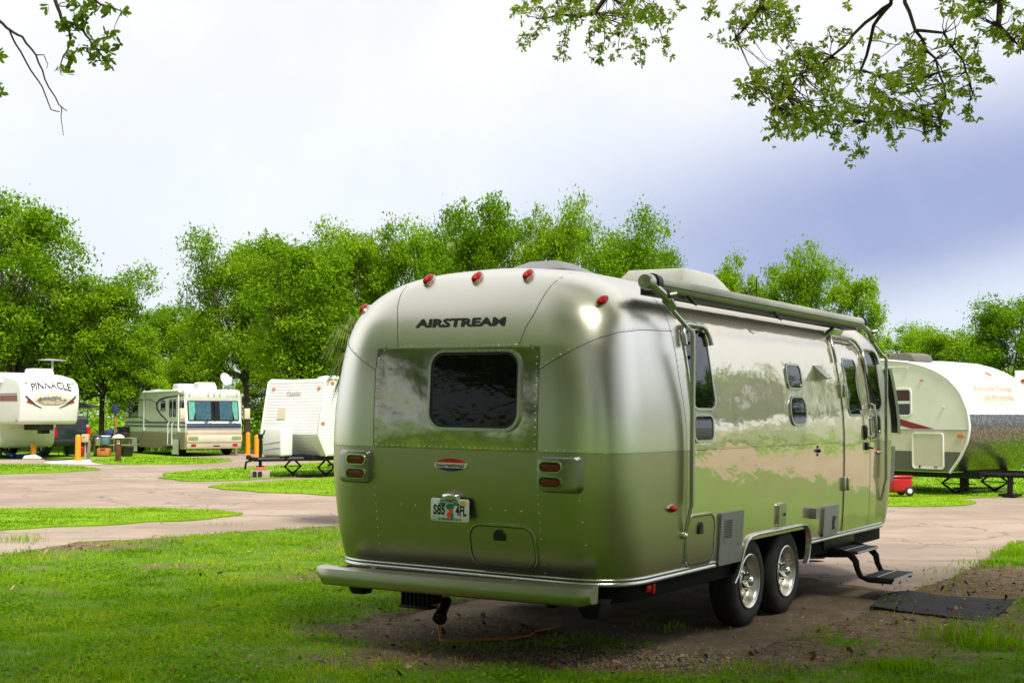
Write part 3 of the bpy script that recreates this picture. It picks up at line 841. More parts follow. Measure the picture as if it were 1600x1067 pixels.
for u, z in ((1.29, 2.28), (1.29, 2.20), (1.30, 2.10), (1.31, 1.98), (1.60, 2.28), (1.48, 2.29)):
    c = AM(); c.lathe([(.014, 0), (.014, .02), (.007, .026)], FS(u, z, .008), nside(u, z), 8); c.build("window_catch", M['black'], w1)
side_window(1.415, 1.588, .325, .165, .05, "lower_side_window")
side_window(3.448, 2.014, .335, .185, .055, "small_window"); side_window(3.450, 1.722, .355, .215, .092, "small_window")
fw = side_window(5.745, 2.03, .40, .56, .075, "front_side_window", skew=-.10)
c = AM(); hood2 = [(u + 4.295, z) for u, z in hood]; c.tube([FS(u, z, .028) for u, z in lerp_path(hood2, .03)], .016, 8); c.build("rain_hood", M['alu_trim'], fw, smooth=60)
side_window(5.665, 1.59, .31, .16, .05, "lower_front_window")

# ---- entry door
dz0, dz1, du0, du1 = .60, 2.375, 4.675, 5.475
b = AM(); dpoly = [(du0, dz0), (du1, dz0)] + [(x, z) for x, z in rrect((du0 + du1) / 2, 1.5, du1 - du0, 2 * (dz1 - 1.5), .13, 7)[:16]]
gp = lerp_path([(du0, dz0), (du0, dz1 - .13), (du0 + .04, dz1 - .04), (du0 + .13, dz1), (du1 - .13, dz1), (du1 - .04, dz1 - .04), (du1, dz1 - .13), (du1, dz0)], .05)
pn = [PS(u, z) for u, z in gp]
vs = []; 
for zz in np.linspace(dz0 + .01, dz1 - .012, 22):
    ins = .012 + (.13 - math.sqrt(max(0, .13 ** 2 - (zz - (dz1 - .13)) ** 2)) if zz > dz1 - .13 else 0)
    for uu in np.linspace(du0 + ins, du1 - ins, 7): vs.append(FS(uu, zz, .006))
b.add(vs, [(i * 7 + j, i * 7 + j + 1, (i + 1) * 7 + j + 1, (i + 1) * 7 + j) for i in range(21) for j in range(6)])
door = b.build("entry_door", M['alu_side'], trailer, smooth=30)
b = AM(); b.ribbon(pn, .014, .0075); b.build("door_gap", M['seam'], door)
side_window(5.045, 1.955, .385, .515, .06, "door_window", par=door)
b = AM()
for z in (1.915, 1.045):
    b = AM(); b.box((du0 - .005, sw(z) + .012, z), (.085, .03, .13)); b.tube([(du0 + .035, sw(z) + .03, z - .06), (du0 + .035, sw(z) + .03, z + .06)], .015, 8)
    b.build("hinge", M['awnarm'], door, bevel=.006)
b = AM(); b.box((5.30, 1.262, 1.52), (.075, .02, .14)); b.box((5.30, 1.275, 1.52), (.045, .02, .10)); b.build("door_handle", M['black'], door, bevel=.006)
b = AM(); b.box((5.34, 1.268, 1.385), (.06, .03, .075)); b.tube([(5.36, 1.285, 1.37), (5.43, 1.30, 1.365)], .012, 8); b.build("door_lock", M['black'], door, bevel=.006)
b = AM(); gh = [(5.49, 1.70), (5.50, 1.45), (5.52, 1.15), (5.56, .95), (5.62, .92), (5.70, 1.0), (5.72, 1.2), (5.70, 1.4)]
P = [FS(u, z, .06 if 0 < i < len(gh) - 1 else .004) for i, (u, z) in enumerate(gh)]
b.tube([FS(5.545, 1.80, .01), FS(5.50, 1.78, .06), FS(5.49, 1.62, .07), FS(5.50, 1.48, .06), FS(5.545, 1.46, .01)], .012, 8); b.build("grab_handle", M['alu_trim'], trailer, smooth=60)
# rain gutter over the door with its lamp
b = AM(); hd = [(4.63, 2.18), (4.635, 2.30), (4.67, 2.39), (4.76, 2.425), (5.38, 2.425), (5.47, 2.40), (5.52, 2.33), (5.53, 2.18), (5.53, 2.10)]
b.tube([FS(u, z, .022) for u, z in lerp_path(hd, .03)], .016, 8); b.build("door_rain_gutter", M['alu_trim'], trailer, smooth=60)
b = AM(); b.add([FS(4.70, 2.47, 0), FS(5.02, 2.47, 0), FS(5.02, 2.42, 0), FS(4.70, 2.42, 0), FS(4.72, 2.465, .10), FS(5.0, 2.465, .10), FS(5.0, 2.44, .10), FS(4.72, 2.44, .10)], [(0, 1, 5, 4), (1, 2, 6, 5), (2, 3, 7, 6), (3, 0, 4, 7), (4, 5, 6, 7)]); b.build("porch_lamp", M['alu_trim'], trailer, bevel=.01)

# ---- fittings along the side
b = AM(); b.prism([(4.02, 2.13), (4.20, 2.13), (4.20, 1.99), (4.02, 1.99)], FS, -.005, .012)
b.add([FS(4.03, 2.12, .01), FS(4.19, 2.12, .01), FS(4.19, 2.005, .105), FS(4.03, 2.005, .105), FS(4.03, 2.00, .01), FS(4.19, 2.00, .01)], [(0, 1, 2, 3), (0, 3, 4), (1, 5, 2), (3, 2, 5, 4)])
b.build("range_hood_vent", M['awnarm'], trailer)
h1 = hatch(FS, 1.392, .783, .465, .335, .085, "side_hatch", M['alu_low'], .008)
latch(FS, 1.36, .87, .062, .085, h1)
b = AM(); b.pad(rrect(1.95, .755, .45, .395, .025, 4), FS, .022, 0, 2); fr = b.build("furnace_panel", M['grey'], trailer, bevel=.0)
b = AM(); b.pad(rrect(1.865, .82, .155, .17, .008, 2), FS, .025, .02, 1); g = b.build("grille", M['grey'], fr)
b = AM()
for i in range(9):
    for j in range(11):
        b.pad(rrect(1.865 + (i - 4) * .0155, .828 + (j - 5) * .0125, .0105, .008, .003, 1), FS, .0262, .024, 0)
b.build("grille_holes", M['ink'], fr)
b = AM(); b.dome(FS(2.07, .70, .021), (0, 1, 0), .008, .5, 8); b.build("panel_screw", M['black'], fr)
b = AM(); b.pad(rrect(3.02, .862, .165, .19, .03, 5), FS, .024, 0, 2); o = b.build("outlet_cover", M['awnarm'], trailer, smooth=40)
b = AM(); b.lathe([(.012, 0), (.012, .012), (0, .014)], FS(3.055, .865, .022), (0, 1, 0), 10); b.build("cover_lock", M['black'], o)
b = AM(); b.pad(rrect(3.80, .83, .10, .095, .012, 3), FS, .06, 0, 1); b.build("socket_box", M['grey'], trailer, smooth=30)
b = AM(); b.pad(rrect(4.29, .735, .41, .27, .035, 5), FS, .024, 0, 2); o = b.build("water_heater_door", M['grey'], trailer, smooth=40)
b = AM(); b.pad(rrect(4.36, .71, .09, .12, .006, 2), FS, .026, .02, 0); b.build("vent_recess", M['black'], o)
b = AM(); b.tube([FS(4.36, .675, .03), FS(4.37, .735, .03)], .012, 8); b.build("relief_valve", M['awnarm'], o)
b = AM(); b.lathe([(.018, 0), (.018, .02), (.011, .03), (0, .032)], FS(3.925, 1.37, .0), (0, 1, 0), 12)
for dx, dz in ((.035, 0), (-.035, 0), (0, .035), (0, -.035)): b.dome(FS(3.925 + dx, 1.37 + dz), (0, 1, 0), .014, .8, 8)
b.build("cable_inlet", M['black'], trailer)
b = AM(); b.lathe([(.026, 0), (.028, .012), (.018, .03), (0, .034)], FS(1.09, .835, .0), nside(1.09, .835), 12); b.build("arm_foot_bracket", M['chrome'], trailer)
for z in (.9, 1.0, 1.08): pass

# ---- awning: fabric roller, two end knuckles with folding arms
b = AM()
b.tube([(.80, 1.155, 2.597), (5.38, 1.155, 2.597)], .052, 20, 0); b.tube([(.80, 1.10, 2.60), (5.38, 1.10, 2.60)], .040, 10, 0)
vs = []; 

aw = b.build("awning", M['awn'], trailer, smooth=60)
b = AM(); b.box((3.09, 1.09, 2.548), (4.56, .12, .05)); b.build("awning_shadow_strip", M['black'], aw)  # black strip put in as the shadow line under the roller
b = AM(); b.tube([(.80, 1.2055, 2.584), (5.38, 1.2055, 2.584)], .005, 6); b.build("awning_seam", M['darkgrey'], aw)
b = AM()
for u in (1.30, 3.05): b.tube([(u, 1.17, 2.545), (u + .03, 1.20, 2.50)], .014, 8); b.tube([(u + .03, 1.20, 2.50), (u + .08, 1.205, 2.49)], .01, 8)
b.build("pull_hook", M['black'], aw)
for u0, du in ((.70, 1), (5.47, 1)):
    b = AM()
    b.lathe([(.0, -.035), (.055, -.035), (.058, -.02), (.058, .035), (.048, .055), (.0, .06)], (u0 - .02, 1.15, 2.60), (-1, 0, 0), 20)
    b.tube([(u0 + .03, 1.15, 2.60), (u0 + .10, 1.15, 2.598)], .066, 20, 1)
    P = [(u0 + .0, 1.165, 2.585), (u0 + .10, 1.20, 2.53), (u0 + .20, 1.21, 2.475)]
    b.tube(P, [.036, .030, .026], 8)
    b.tube([(u0 + .155, 1.235, 2.515), (u0 + .19, 1.27, 2.525)], .022, 12)
    b.tube([(u0 + .19, 1.205, 2.485), (u0 + .25, 1.215, 2.435)], .038, 6)
    b.tube([(u0 + .16, 1.19, 2.48), (u0 + .40, 1.255, 2.31)], [.018, .016], 8)
    b.tube([(u0 + .40, 1.255, 2.31), (u0 + .41, 1.30, 2.27), (u0 + .40, 1.305, 2.2)], .016, 8)
    b.box((u0 + .40, 1.305, 1.645), (.028, .028, 1.21)); b.box((u0 + .43, 1.295, 1.60), (.012, .03, 1.10))
    b.tube([(u0 + .40, 1.30, 1.05), (u0 + .395, 1.26, .86), (u0 + .39, 1.25, .83)], .013, 8)
    b.build("awning_arm", [M['awnarm'], M['black']], aw, smooth=40)

# ---- roof: air conditioner, vent, aerial
def acunit(b, u0, u1, w, z0, z1, mi=0):
    # shroud with sloped ends and sides
    lay = [(u0, u1, w, z0), (u0 - .01, u1 + .01, w + .005, z0 + .07), (u0 + .03, u1 - .16, w * .93, z0 + .16), (u0 + .10, u1 - .30, w * .80, z1)]
    vs = []
    for a, c, ww, z in lay:
        vs += [(a, -ww, z), (a + .10, -ww - .02, z), (c - .12, -ww - .02, z), (c, -ww * .72, z), (c, ww * .72, z), (c - .12, ww + .02, z), (a + .10, ww + .02, z), (a, ww, z)]
    b.add(vs, [(r * 8 + i, r * 8 + (i + 1) % 8, (r + 1) * 8 + (i + 1) % 8, (r + 1) * 8 + i) for r in range(3) for i in range(8)] + [tuple(range(24, 32)), tuple(range(7, -1, -1))], mi)
b = AM(); acunit(b, 3.10, 4.25, .34, 2.735, 2.975); b.build("air_conditioner", M['acplastic'], trailer, bevel=.018, seg=3)
b = AM(); b.prism(rrect(1.33, 0, .56, .56, .05, 4), lambda x, y, d: (x, y, d), 2.70, 2.775); b.add([(1.07, -.26, 2.775), (1.59, -.26, 2.775), (1.59, .26, 2.775), (1.07, .26, 2.775), (1.20, -.12, 2.85), (1.46, -.12, 2.85), (1.46, .12, 2.85), (1.20, .12, 2.85)], [(0, 1, 5, 4), (1, 2, 6, 5), (2, 3, 7, 6), (3, 0, 4, 7), (4, 5, 6, 7)])
b.build("roof_vent", M['palegrey'], trailer, bevel=.012)
b = AM(); b.tube([(5.65, 0, 2.73), (5.65, 0, 3.12)], [.010, .006], 6); b.lathe([(.05, 0), (.045, .03), (0, .05)], (5.65, 0, 2.74), (0, 0, 1), 12); b.build("aerial", M['black'], trailer)
b = AM(); b.prism(rrect(5.2, .55, .4, .3, .05, 4), lambda x, y, d: (x, y, d), 2.70, 2.76); b.build("roof_hatch", M['palegrey'], trailer, bevel=.02)

# ---- front: stone guards standing off the corner, front window, tongue
def corner_plate(name, t0, t1, z0, z1, off, m, s=1, par=trailer):
    b = AM(); vs = []; nn = 10; zs = np.linspace(z0, z1, 6)
    for dd in (off, off - .03):
        for z in zs:
            w = sw(z); ef = se(z) * EFK; rf = RF
            for k in range(nn + 1):
                t = R(t0 + (t1 - t0) * k / nn)
                vs.append((LEN - ef - rf + (rf + dd) * math.sin(t) ** (2 / PEX), s * (w - rf + (rf + dd) * math.cos(t) ** (2 / PEX)), z))
    m_ = nn + 1; N = m_ * 6
    fs = []
    for o in (0, N): fs += [(o + i * m_ + j, o + i * m_ + j + 1, o + (i + 1) * m_ + j + 1, o + (i + 1) * m_ + j) for i in range(5) for j in range(nn)]
    edge = [j for j in range(m_)] + [i * m_ + nn for i in range(1, 6)] + [5 * m_ + j for j in range(nn - 1, -1, -1)] + [i * m_ for i in range(4, 0, -1)]
    fs += [(edge[i], edge[(i + 1) % len(edge)], N + edge[(i + 1) % len(edge)], N + edge[i]) for i in range(len(edge))]
    b.add(vs, fs); return b.build(name, m, par, smooth=40)
for s in (1, -1):
    g = corner_plate("stone_guard", 34, 80, 1.50, 2.17, .11, M['black'], s); corner_plate("guard_rim", 33, 35.5, 1.49, 2.18, .116, M['alu_trim'], s, g); corner_plate("guard_glass", 39, 75, 1.55, 2.12, .118, M['glass2'], s, g)
    corner_plate("wrap_window", 34, 80, 1.55, 2.15, .008, M['glass2'], s)
    corner_plate("lower_guard", 36, 70, 1.0, 1.36, .07, M['alu_trim'], s)
b = AM(); FF2 = lambda v, z, d: (LEN - se(z) * EFK + d, v, z); b.pad(rrect(0, 1.85, .95, .5, .08, 6), FF2, .015, -.01, 2); b.build("front_window", M['glass2'], trailer)
b = AM()
for s in (1, -1): b.tube([(6.0, s * .7, .47), (7.7, s * .06, .50)], .05, 8)
b.tube([(7.6, 0, .50), (7.9, 0, .53)], .055, 10); b.tube([(7.5, 0, .06), (7.5, 0, .95)], .035, 10); b.lathe([(.12, 0), (.12, .02), (0, .03)], (7.5, 0, .02), (0, 0, 1), 14); b.build("tongue_frame", M['blackmetal'], trailer)
b = AM()
for s in (1, -1): b.lathe([(.0, 0), (.15, .01), (.16, .06), (.16, .45), (.12, .53), (.05, .56), (.05, .62), (0, .62)], (7.12, s * .2, .55), (0, 0, 1), 20)
b.build("gas_bottles", M['alu_trim'], trailer, smooth=50)
b = AM(); b.tube([(6.05, .75, .47), (6.02, .95, .46), (5.9, 1.12, .45)], .03, 8); b.tube([(3.72, 1.02, .50), (3.73, 1.02, .24)], .022, 8); b.box((3.73, 1.02, .235), (.12, .05, .015)); b.build("stabiliser", M['awnarm'], trailer)
b = AM(); b.lathe([(.0, -.5), (.10, -.5), (.17, -.45), (.18, 0), (.17, .45), (.10, .5), (0, .5)], (6.0, .55, .42), (1, 0, 0), 20); b.build("grey_tank", M['palegrey'], trailer, smooth=50)

# ---- entry step: double fold-out, black steel with gritted treads
b = AM()
u0, u1 = 4.55, 5.18
for u in (u0, u1):
    prof = [(1.02, .46), (1.20, .47), (1.36, .43), (1.40, .40), (1.43, .36), (1.44, .29), (1.47, .225), (1.55, .20), (1.74, .20), (1.74, .165), (1.52, .165), (1.43, .20), (1.395, .27), (1.375, .34), (1.33, .38), (1.20, .37), (1.02, .36)]
    b.prism(prof, lambda a, c, d: (d, a, c), u - .012, u + .012)
b.box(((u0 + u1) / 2 - .25, 1.02, .45), (1.25, .22, .09)); b.box(((u0 + u1) / 2 - .1, 1.10, .50), (.9, .16, .10))
st = b.build("entry_step", M['blackmetal'], trailer, bevel=.003)
for (a, c, z) in ((1.15, 1.42, .425), (1.47, 1.755, .205)):
    b = AM(); b.box(((u0 + u1) / 2, (a + c) / 2, z), (u1 - u0 + .02, c - a, .028)); o = b.build("step_tread", M['tread'], st, bevel=.004)
b = AM(); b.box(((u0 + u1) / 2, 1.30, .4405), (u1 - u0 - .04, .012, .004)); b.box(((u0 + u1) / 2, 1.60, .2205), (u1 - u0 - .04, .012, .004)); b.box(((u0 + u1) / 2, 1.421, .425), (u1 - u0, .004, .022)); b.box(((u0 + u1) / 2, 1.756, .205), (u1 - u0, .004, .022)); b.build("tread_edge", M['greywhite'], st)

# =================================================================== GROUND, ROADS, GRASS
def ground_mat(name, stops, scale, rough=0.95, speck=0.0, bump=0.5, bs=30.0, big=0.25, dirt=None, dirtcol=None):
    """stops: (lo, mid, hi) colours over two noise octaves; optional 'dirt' attribute lays bare soil over it"""
    m = bpy.data.materials.new(name); m.use_nodes = True; MATS[name] = m
    t = NT(m.node_tree); p = m.node_tree.nodes['Principled BSDF']
    co = t.n('ShaderNodeTexCoord').outputs['Object']
    n1 = t.noise(co, scale, 6.0, 0.65); n2 = t.noise(co, scale * 0.09, 4.0, 0.6); n3 = t.noise(co, scale * 7, 3.0, 0.7)
    f = t.math('ADD', t.math('MULTIPLY', n1, 1 - big), t.math('MULTIPLY', n2, big))
    f = t.math('ADD', f, t.math('MULTIPLY', t.math('SUBTRACT', n3, 0.5), speck))
    r = t.n('ShaderNodeValToRGB'); t.set(r.inputs[0], f)
    r.color_ramp.elements[0].position = 0.34; r.color_ramp.elements[1].position = 0.66
    r.color_ramp.elements[0].color = tuple(stops[0]) + (1,); r.color_ramp.elements[1].color = tuple(stops[2]) + (1,)
    e = r.color_ramp.elements.new(0.5); e.color = tuple(stops[1]) + (1,)
    col = r.outputs[0]
    if dirt:
        a = t.n('ShaderNodeAttribute', attribute_name='tint').outputs['Fac']
        nd = t.noise(co, 9.0, 5.0, 0.7); nd2 = t.noise(co, 40.0, 3.0, 0.6)
        dm = t.mix(t.ss(t.math('ADD', t.math('MULTIPLY', nd, .55), t.math('MULTIPLY', nd2, .45)), .35, .65), tuple(dirtcol[0]) + (1,), tuple(dirtcol[1]) + (1,))
        k = t.ss(t.math('ADD', a, t.math('MULTIPLY', t.math('SUBTRACT', nd, 0.5), 0.9)), 0.30, 0.62)
        col = t.mix(k, col, dm)
    t.set(p.inputs['Base Color'], col)
    p.inputs['Roughness'].default_value = rough; p.inputs['Specular IOR Level'].default_value = 0.2
    b = t.n('ShaderNodeBump'); b.inputs['Strength'].default_value = bump; b.inputs['Distance'].default_value = 0.02
    t.set(b.inputs['Height'], t.noise(co, bs, 5.0, 0.7)); t.set(p.inputs['Normal'], b.outputs[0])
    return m
GM = ground_mat('lawn_ground', ((.095, .200, .003), (.145, .290, .004), (.20, .350, .005)), 2.2, big=.35)
VM = ground_mat('verge_ground', ((.050, .105, .004), (.080, .165, .005), (.115, .205, .008)), 3.0, dirt=True, dirtcol=((.050, .034, .018), (.215, .150, .090)))
# asphalt: worn, pinkish limestone aggregate, stains, hairline cracks
am = bpy.data.materials.new('worn_asphalt'); am.use_nodes = True
t = NT(am.node_tree); p = am.node_tree.nodes['Principled BSDF']
co = t.n('ShaderNodeTexCoord').outputs['Object']
na = t.noise(co, 0.35, 5.0, 0.6); nb = t.noise(co, 60.0, 3.0, 0.7); nc = t.noise(co, 2.2, 6.0, 0.7)
ca = t.mix(t.ss(na, .35, .65), (.255, .195, .148, 1), (.345, .272, .215, 1))
ca = t.mix(t.math('MULTIPLY', t.ss(nc, .52, .72), .45), ca, (.15, .125, .105, 1))
ca = t.mix(t.math('MULTIPLY', t.ss(nb, .55, .75), .55), ca, (.44, .37, .31, 1))
ca = t.mix(t.math('MULTIPLY', t.ss(nb, .45, .25), .55), ca, (.085, .07, .06, 1))
mp = t.n('ShaderNodeMapping'); t.set(mp.inputs[0], co); mp.inputs['Rotation'].default_value = (0, 0, .55); mp.inputs['Scale'].default_value = (.22, 2.6, 1)
strk = t.noise(mp.outputs[0], 1.0, 5.0, .6)
ca = t.mix(t.math('MULTIPLY', t.ss(strk, .50, .68), .45), ca, (.15, .128, .112, 1))
vo = t.n('ShaderNodeTexVoronoi', feature='DISTANCE_TO_EDGE'); 
ws = t.n('ShaderNodeVectorMath', operation='ADD'); t.set(ws.inputs[0], co)
nv = t.n('ShaderNodeTexNoise'); t.set(nv.inputs['Vector'], co); nv.inputs['Scale'].default_value = 1.4; nv.inputs['Detail'].default_value = 4
t.set(ws.inputs[1], nv.outputs['Color']); t.set(vo.inputs['Vector'], ws.outputs[0]); vo.inputs['Scale'].default_value = 0.42
crack = t.math('MULTIPLY', t.ss(vo.outputs['Distance'], .016, .003), t.ss(na, .38, .52))
ca = t.mix(t.math('MULTIPLY', crack, .5), ca, (.05, .042, .036, 1))
t.set(p.inputs['Base Color'], ca); p.inputs['Roughness'].default_value = .9; p.inputs['Specular IOR Level'].default_value = .25
bb = t.n('ShaderNodeBump'); bb.inputs['Strength'].default_value = .45; bb.inputs['Distance'].default_value = .012
t.set(bb.inputs['Height'], t.math('ADD', nb, t.math('MULTIPLY', nc, .6))); t.set(p.inputs['Normal'], bb.outputs[0])

# base sheet to the horizon
b = MB(); n = 28; b.add([(-900 + 1800 * i / n, -600 + 1800 * j / n, -.03) for j in range(n + 1) for i in range(n + 1)], [(j * (n + 1) + i, j * (n + 1) + i + 1, (j + 1) * (n + 1) + i + 1, (j + 1) * (n + 1) + i) for j in range(n) for i in range(n)])
struct(b.build("ground", GM, smooth=0))

def densify(P, step, jit, seed, pert=1.0):
    r_ = np.random.default_rng(seed); out = []
    P = [np.array(q, float) for q in P]
    for a, c in zip(P, P[1:] + P[:1]):
        L = np.linalg.norm(c - a); k = max(1, min(400, int(L / step)))
        nrm = np.array([-(c - a)[1], (c - a)[0]]) / max(L, 1e-6)
        for i in range(k):
            q = a + (c - a) * i / k
            amp = jit * min(1.0, (q[1] if q[1] > 0 else 5) / 20.0)
            w = (vnoise(q[0] * 1.0, q[1] * 1.0, 1.1, 4) - .5) * 2
            out.append(q + nrm * amp * w * pert)
    return out
def smooth_poly(P, it=2):
    P = [np.array(q, float) for q in P]
    for _ in range(it):
        Q = []
        for a, c in zip(P, P[1:] + P[:1]): Q += [a * .75 + c * .25, a * .25 + c * .75]
        P = Q
    return P
def sheet(name, P, z, m, thick=None):
    b = MB(); P = [tuple(q) for q in P]; n = len(P)
    if thick: b.prism(P, lambda x, y, d: (x, y, d), z - thick, z)
    else: b.add([(x, y, z) for x, y in P], [tuple(range(n))])
    return struct(b.build(name, m, smooth=0))

G = lambda L: [gnd(*q) for q in L]
# road: loop drive across the picture with its spurs, all one worn surface
road_px = [(-900, 719), (100, 717.5), (150, 716), (330, 712.5), (352, 711), (395, 703), (425, 703), (424, 716), (520, 716), (700, 718), (1000, 724), (1300, 735)]
road = G(road_px) + [np.array(q) for q in ((14, 33), (30, 40), (70, 44), (90, 30), (60, 19), (25, 8), (9, 3), (3.2, 7.0), (-1.5, 7.4), (-7, 12), (-30, 12), (-60, 20))]
sheet("road", densify(road, 1.2, .25, 1), .0, am)

def inside(P, x, y):
    P = np.asarray(P); x = np.asarray(x); y = np.asarray(y); c = np.zeros(x.shape, bool); j = len(P) - 1
    for i in range(len(P)):
        xi, yi = P[i]; xj, yj = P[j]
        if yi != yj:
            cond = ((yi > y) != (yj > y)) & (x < (xj - xi) * (y - yi) / (yj - yi) + xi); c ^= cond
        j = i
    return c
def edge_dist(P, x, y):
    P = np.asarray(P); d = np.full(x.shape, 1e9)
    for a, c in zip(P, np.roll(P, -1, 0)):
        ab = c - a; l2 = max(1e-9, ab @ ab)
        tt = np.clip(((x - a[0]) * ab[0] + (y - a[1]) * ab[1]) / l2, 0, 1)
        d = np.minimum(d, np.hypot(x - a[0] - tt * ab[0], y - a[1] - tt * ab[1]))
    return d

# foreground verge: grass with bare soil, wrapping round the trailer's pad
def AP(u, v):
    q = AO + AU * u + AV * v; return np.array([q.x, q.y])
verge_c = [np.array(q) for q in ((-40, 19.5), (-14, 17.2))] + G([(0, 868), (60, 858), (130, 848), (200, 844), (330, 836), (430, 829), (535, 822)]) + [AP(8.6, -2.2), AP(7.2, -1.75), AP(5, -1.7), AP(3, -1.6), AP(1.2, -1.45)] + G([(770, 962), (850, 985), (960, 1003), (1050, 1018), (1120, 1026), (1165, 1018), (1215, 1003), (1275, 986), (1330, 968), (1380, 945), (1440, 921), (1490, 901), (1530, 880), (1560, 862), (1600, 845)]) + [np.array(q) for q in ((9.5, 20.0), (16, 22.5), (30, 24), (45, 22), (45, -40), (-40, -40))]
VP = densify(verge_c, .14, .17, 2)
VPa = np.array(VP)
def dirt_at(x, y):
    x = np.asarray(x, float); y = np.asarray(y, float)
    d = 0.17 + (vnoise(x, y, .55, 4) - .5) * 1.05 + (vnoise(x + 40, y, 2.3, 3) - .5) * .45
    def zone(cx, cy, rx, ry, k, rot=0.0):
        c, s = math.cos(rot), math.sin(rot); dx, dy = x - cx, y - cy
        return k * np.exp(-(((dx * c + dy * s) / rx) ** 2 + ((-dx * s + dy * c) / ry) ** 2))
    for px, py, rx, ry, k in ((250, 888, 1.3, .35, .45), (20, 893, .7, .25, .4), (60, 858, 2.6, .35, .55), (200, 846, 1.6, .3, .40), (640, 985, .9, .6, .50), (560, 945, .7, .6, .30), (760, 985, 1.1, .6, .70), (470, 905, 1.2, .4, .18), (900, 1030, 1.2, .4, .55), (1080, 1040, .9, .4, .75), (640, 1050, .8, .4, .18), (470, 1030, .8, .3, .14), (330, 1010, .7, .3, .22), (120, 930, .6, .25, .18)):
        q = gnd(px, py); d = d + zone(q[0], q[1], rx, ry, k)
    q = gnd(1400, 990); d = d + zone(q[0], q[1], 1.9, 1.5, .62); q = gnd(1560, 900); d = d + zone(q[0], q[1], 1.6, 1.6, .62); q = gnd(1250, 1030); d = d + zone(q[0], q[1], 1.0, .6, .45)
    for px, py, rx, ry, k in ((1560, 1010, .38, .30, .85), (1400, 1050, .30, .16, .8), (1200, 1045, .5, .2, .55), (1600, 870, .5, .8, .9), (1480, 895, .25, .2, .35), (1310, 1010, .25, .15, .35), (1540, 885, .35, .18, .7)):
        q = gnd(px, py); d = d - zone(q[0], q[1], rx, ry, k)
    return np.clip(d, 0, 1)
# gridded sheet clipped to the outline (its rim snapped to the outline)
gx = np.concatenate([np.arange(-40, -9, 1.0), np.arange(-9, 11, .13), np.arange(11, 46, 1.0)]); gy = np.concatenate([np.arange(-40, 6, 1.2), np.arange(6, 21, .13), np.arange(21, 26, .5)])
XX, YY = np.meshgrid(gx, gy)
ins = inside(VP, XX.ravel(), YY.ravel()).reshape(XX.shape)
cellok = ins[:-1, :-1] | ins[1:, :-1] | ins[:-1, 1:] | ins[1:, 1:]
idx = np.arange(XX.size).reshape(XX.shape)
q = np.stack([idx[:-1, :-1], idx[:-1, 1:], idx[1:, 1:], idx[1:, :-1]], -1)[cellok]
used = np.unique(q); remap = -np.ones(XX.size, int); remap[used] = np.arange(len(used))
px_, py_ = XX.ravel()[used].copy(), YY.ravel()[used].copy(); outm = ~ins.ravel()[used]
A_ = VPa; B_ = np.roll(VPa, -1, 0)
for i in np.where(outm)[0]:
    ab = B_ - A_; tt = np.clip(((px_[i] - A_[:, 0]) * ab[:, 0] + (py_[i] - A_[:, 1]) * ab[:, 1]) / np.maximum((ab ** 2).sum(1), 1e-9), 0, 1)
    cx = A_[:, 0] + tt * ab[:, 0]; cy = A_[:, 1] + tt * ab[:, 1]; k = np.argmin((cx - px_[i]) ** 2 + (cy - py_[i]) ** 2)
    px_[i], py_[i] = cx[k], cy[k]
hz = .022 + (vnoise(px_, py_, .8, 3) - .5) * .03 + (vnoise(px_, py_, 4.0, 3) - .5) * .022
hz = np.maximum(hz, .004); hz[outm] = .003
dv = dirt_at(px_, py_)
ed = np.full(px_.shape, 9.0); near = (py_ > 4) & (py_ < 21) & (abs(px_) < 11); ed[near] = edge_dist(VPa[(VPa[:, 1] > 3)], px_[near], py_[near])
dv = np.clip(dv + .55 * np.exp(-(ed / .16) ** 2), 0, 1)
vg = np_mesh("verge", np.stack([px_, py_, hz], 1), remap[q].ravel(), np.full(len(q), 4), VM, dv, smooth=True); struct(vg)

# the trailer's own parking pad: browner, soil-stained surface over the road, tree shade darkened into its colour
PADM = ground_mat('soiled_shaded_asphalt', ((.098, .070, .042), (.172, .128, .080), (.240, .186, .128)), 3.2, big=.45, speck=.5, bump=.7, bs=45)
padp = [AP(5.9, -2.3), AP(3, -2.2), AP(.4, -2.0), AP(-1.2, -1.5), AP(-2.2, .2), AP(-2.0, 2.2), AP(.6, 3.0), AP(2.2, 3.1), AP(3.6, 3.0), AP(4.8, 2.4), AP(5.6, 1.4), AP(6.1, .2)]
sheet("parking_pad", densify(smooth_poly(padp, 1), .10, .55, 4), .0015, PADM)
# mown grass islands between the drives
islands = {
    'near_sliver': [(-700, 799), (-300, 797), (0, 796), (200, 794.5), (330, 797), (372, 802), (378, 804), (330, 811), (200, 819), (0, 829), (-300, 845), (-700, 868)],
    'tongue': [(247, 746), (256, 740), (300, 735.5), (420, 728.5), (520, 722), (640, 718), (760, 718), (760, 735), (520, 741.5), (430, 747.5), (330, 752.5), (265, 752)],
    'second_tongue': [(325, 763), (345, 757.5), (430, 753), (520, 746), (700, 739), (1000, 733), (1300, 732), (1500, 733), (1900, 733), (2400, 730), (2400, 762), (1900, 770), (1640, 775), (1500, 778), (1490, 781), (1530, 786), (1536, 788), (1500, 791), (1395, 792), (1200, 788), (1000, 780), (700, 778), (525, 775), (430, 770)],
    'left_lawn': [(-500, 726), (60, 725), (120, 729), (152, 732.5), (156, 734), (100, 738), (0, 742), (-500, 757)],
    'motorhome_lawn': [(138, 722), (160, 717), (205, 714.5), (330, 715.5), (352, 717), (361, 720), (345, 723.5), (300, 725), (190, 727)],
}
ISL = {}
for k, L in islands.items():
    P = smooth_poly(G(L), 1); P = densify(P, .22, .34, 5); ISL[k] = P
    sheet("lawn", P, .022, GM, .04)
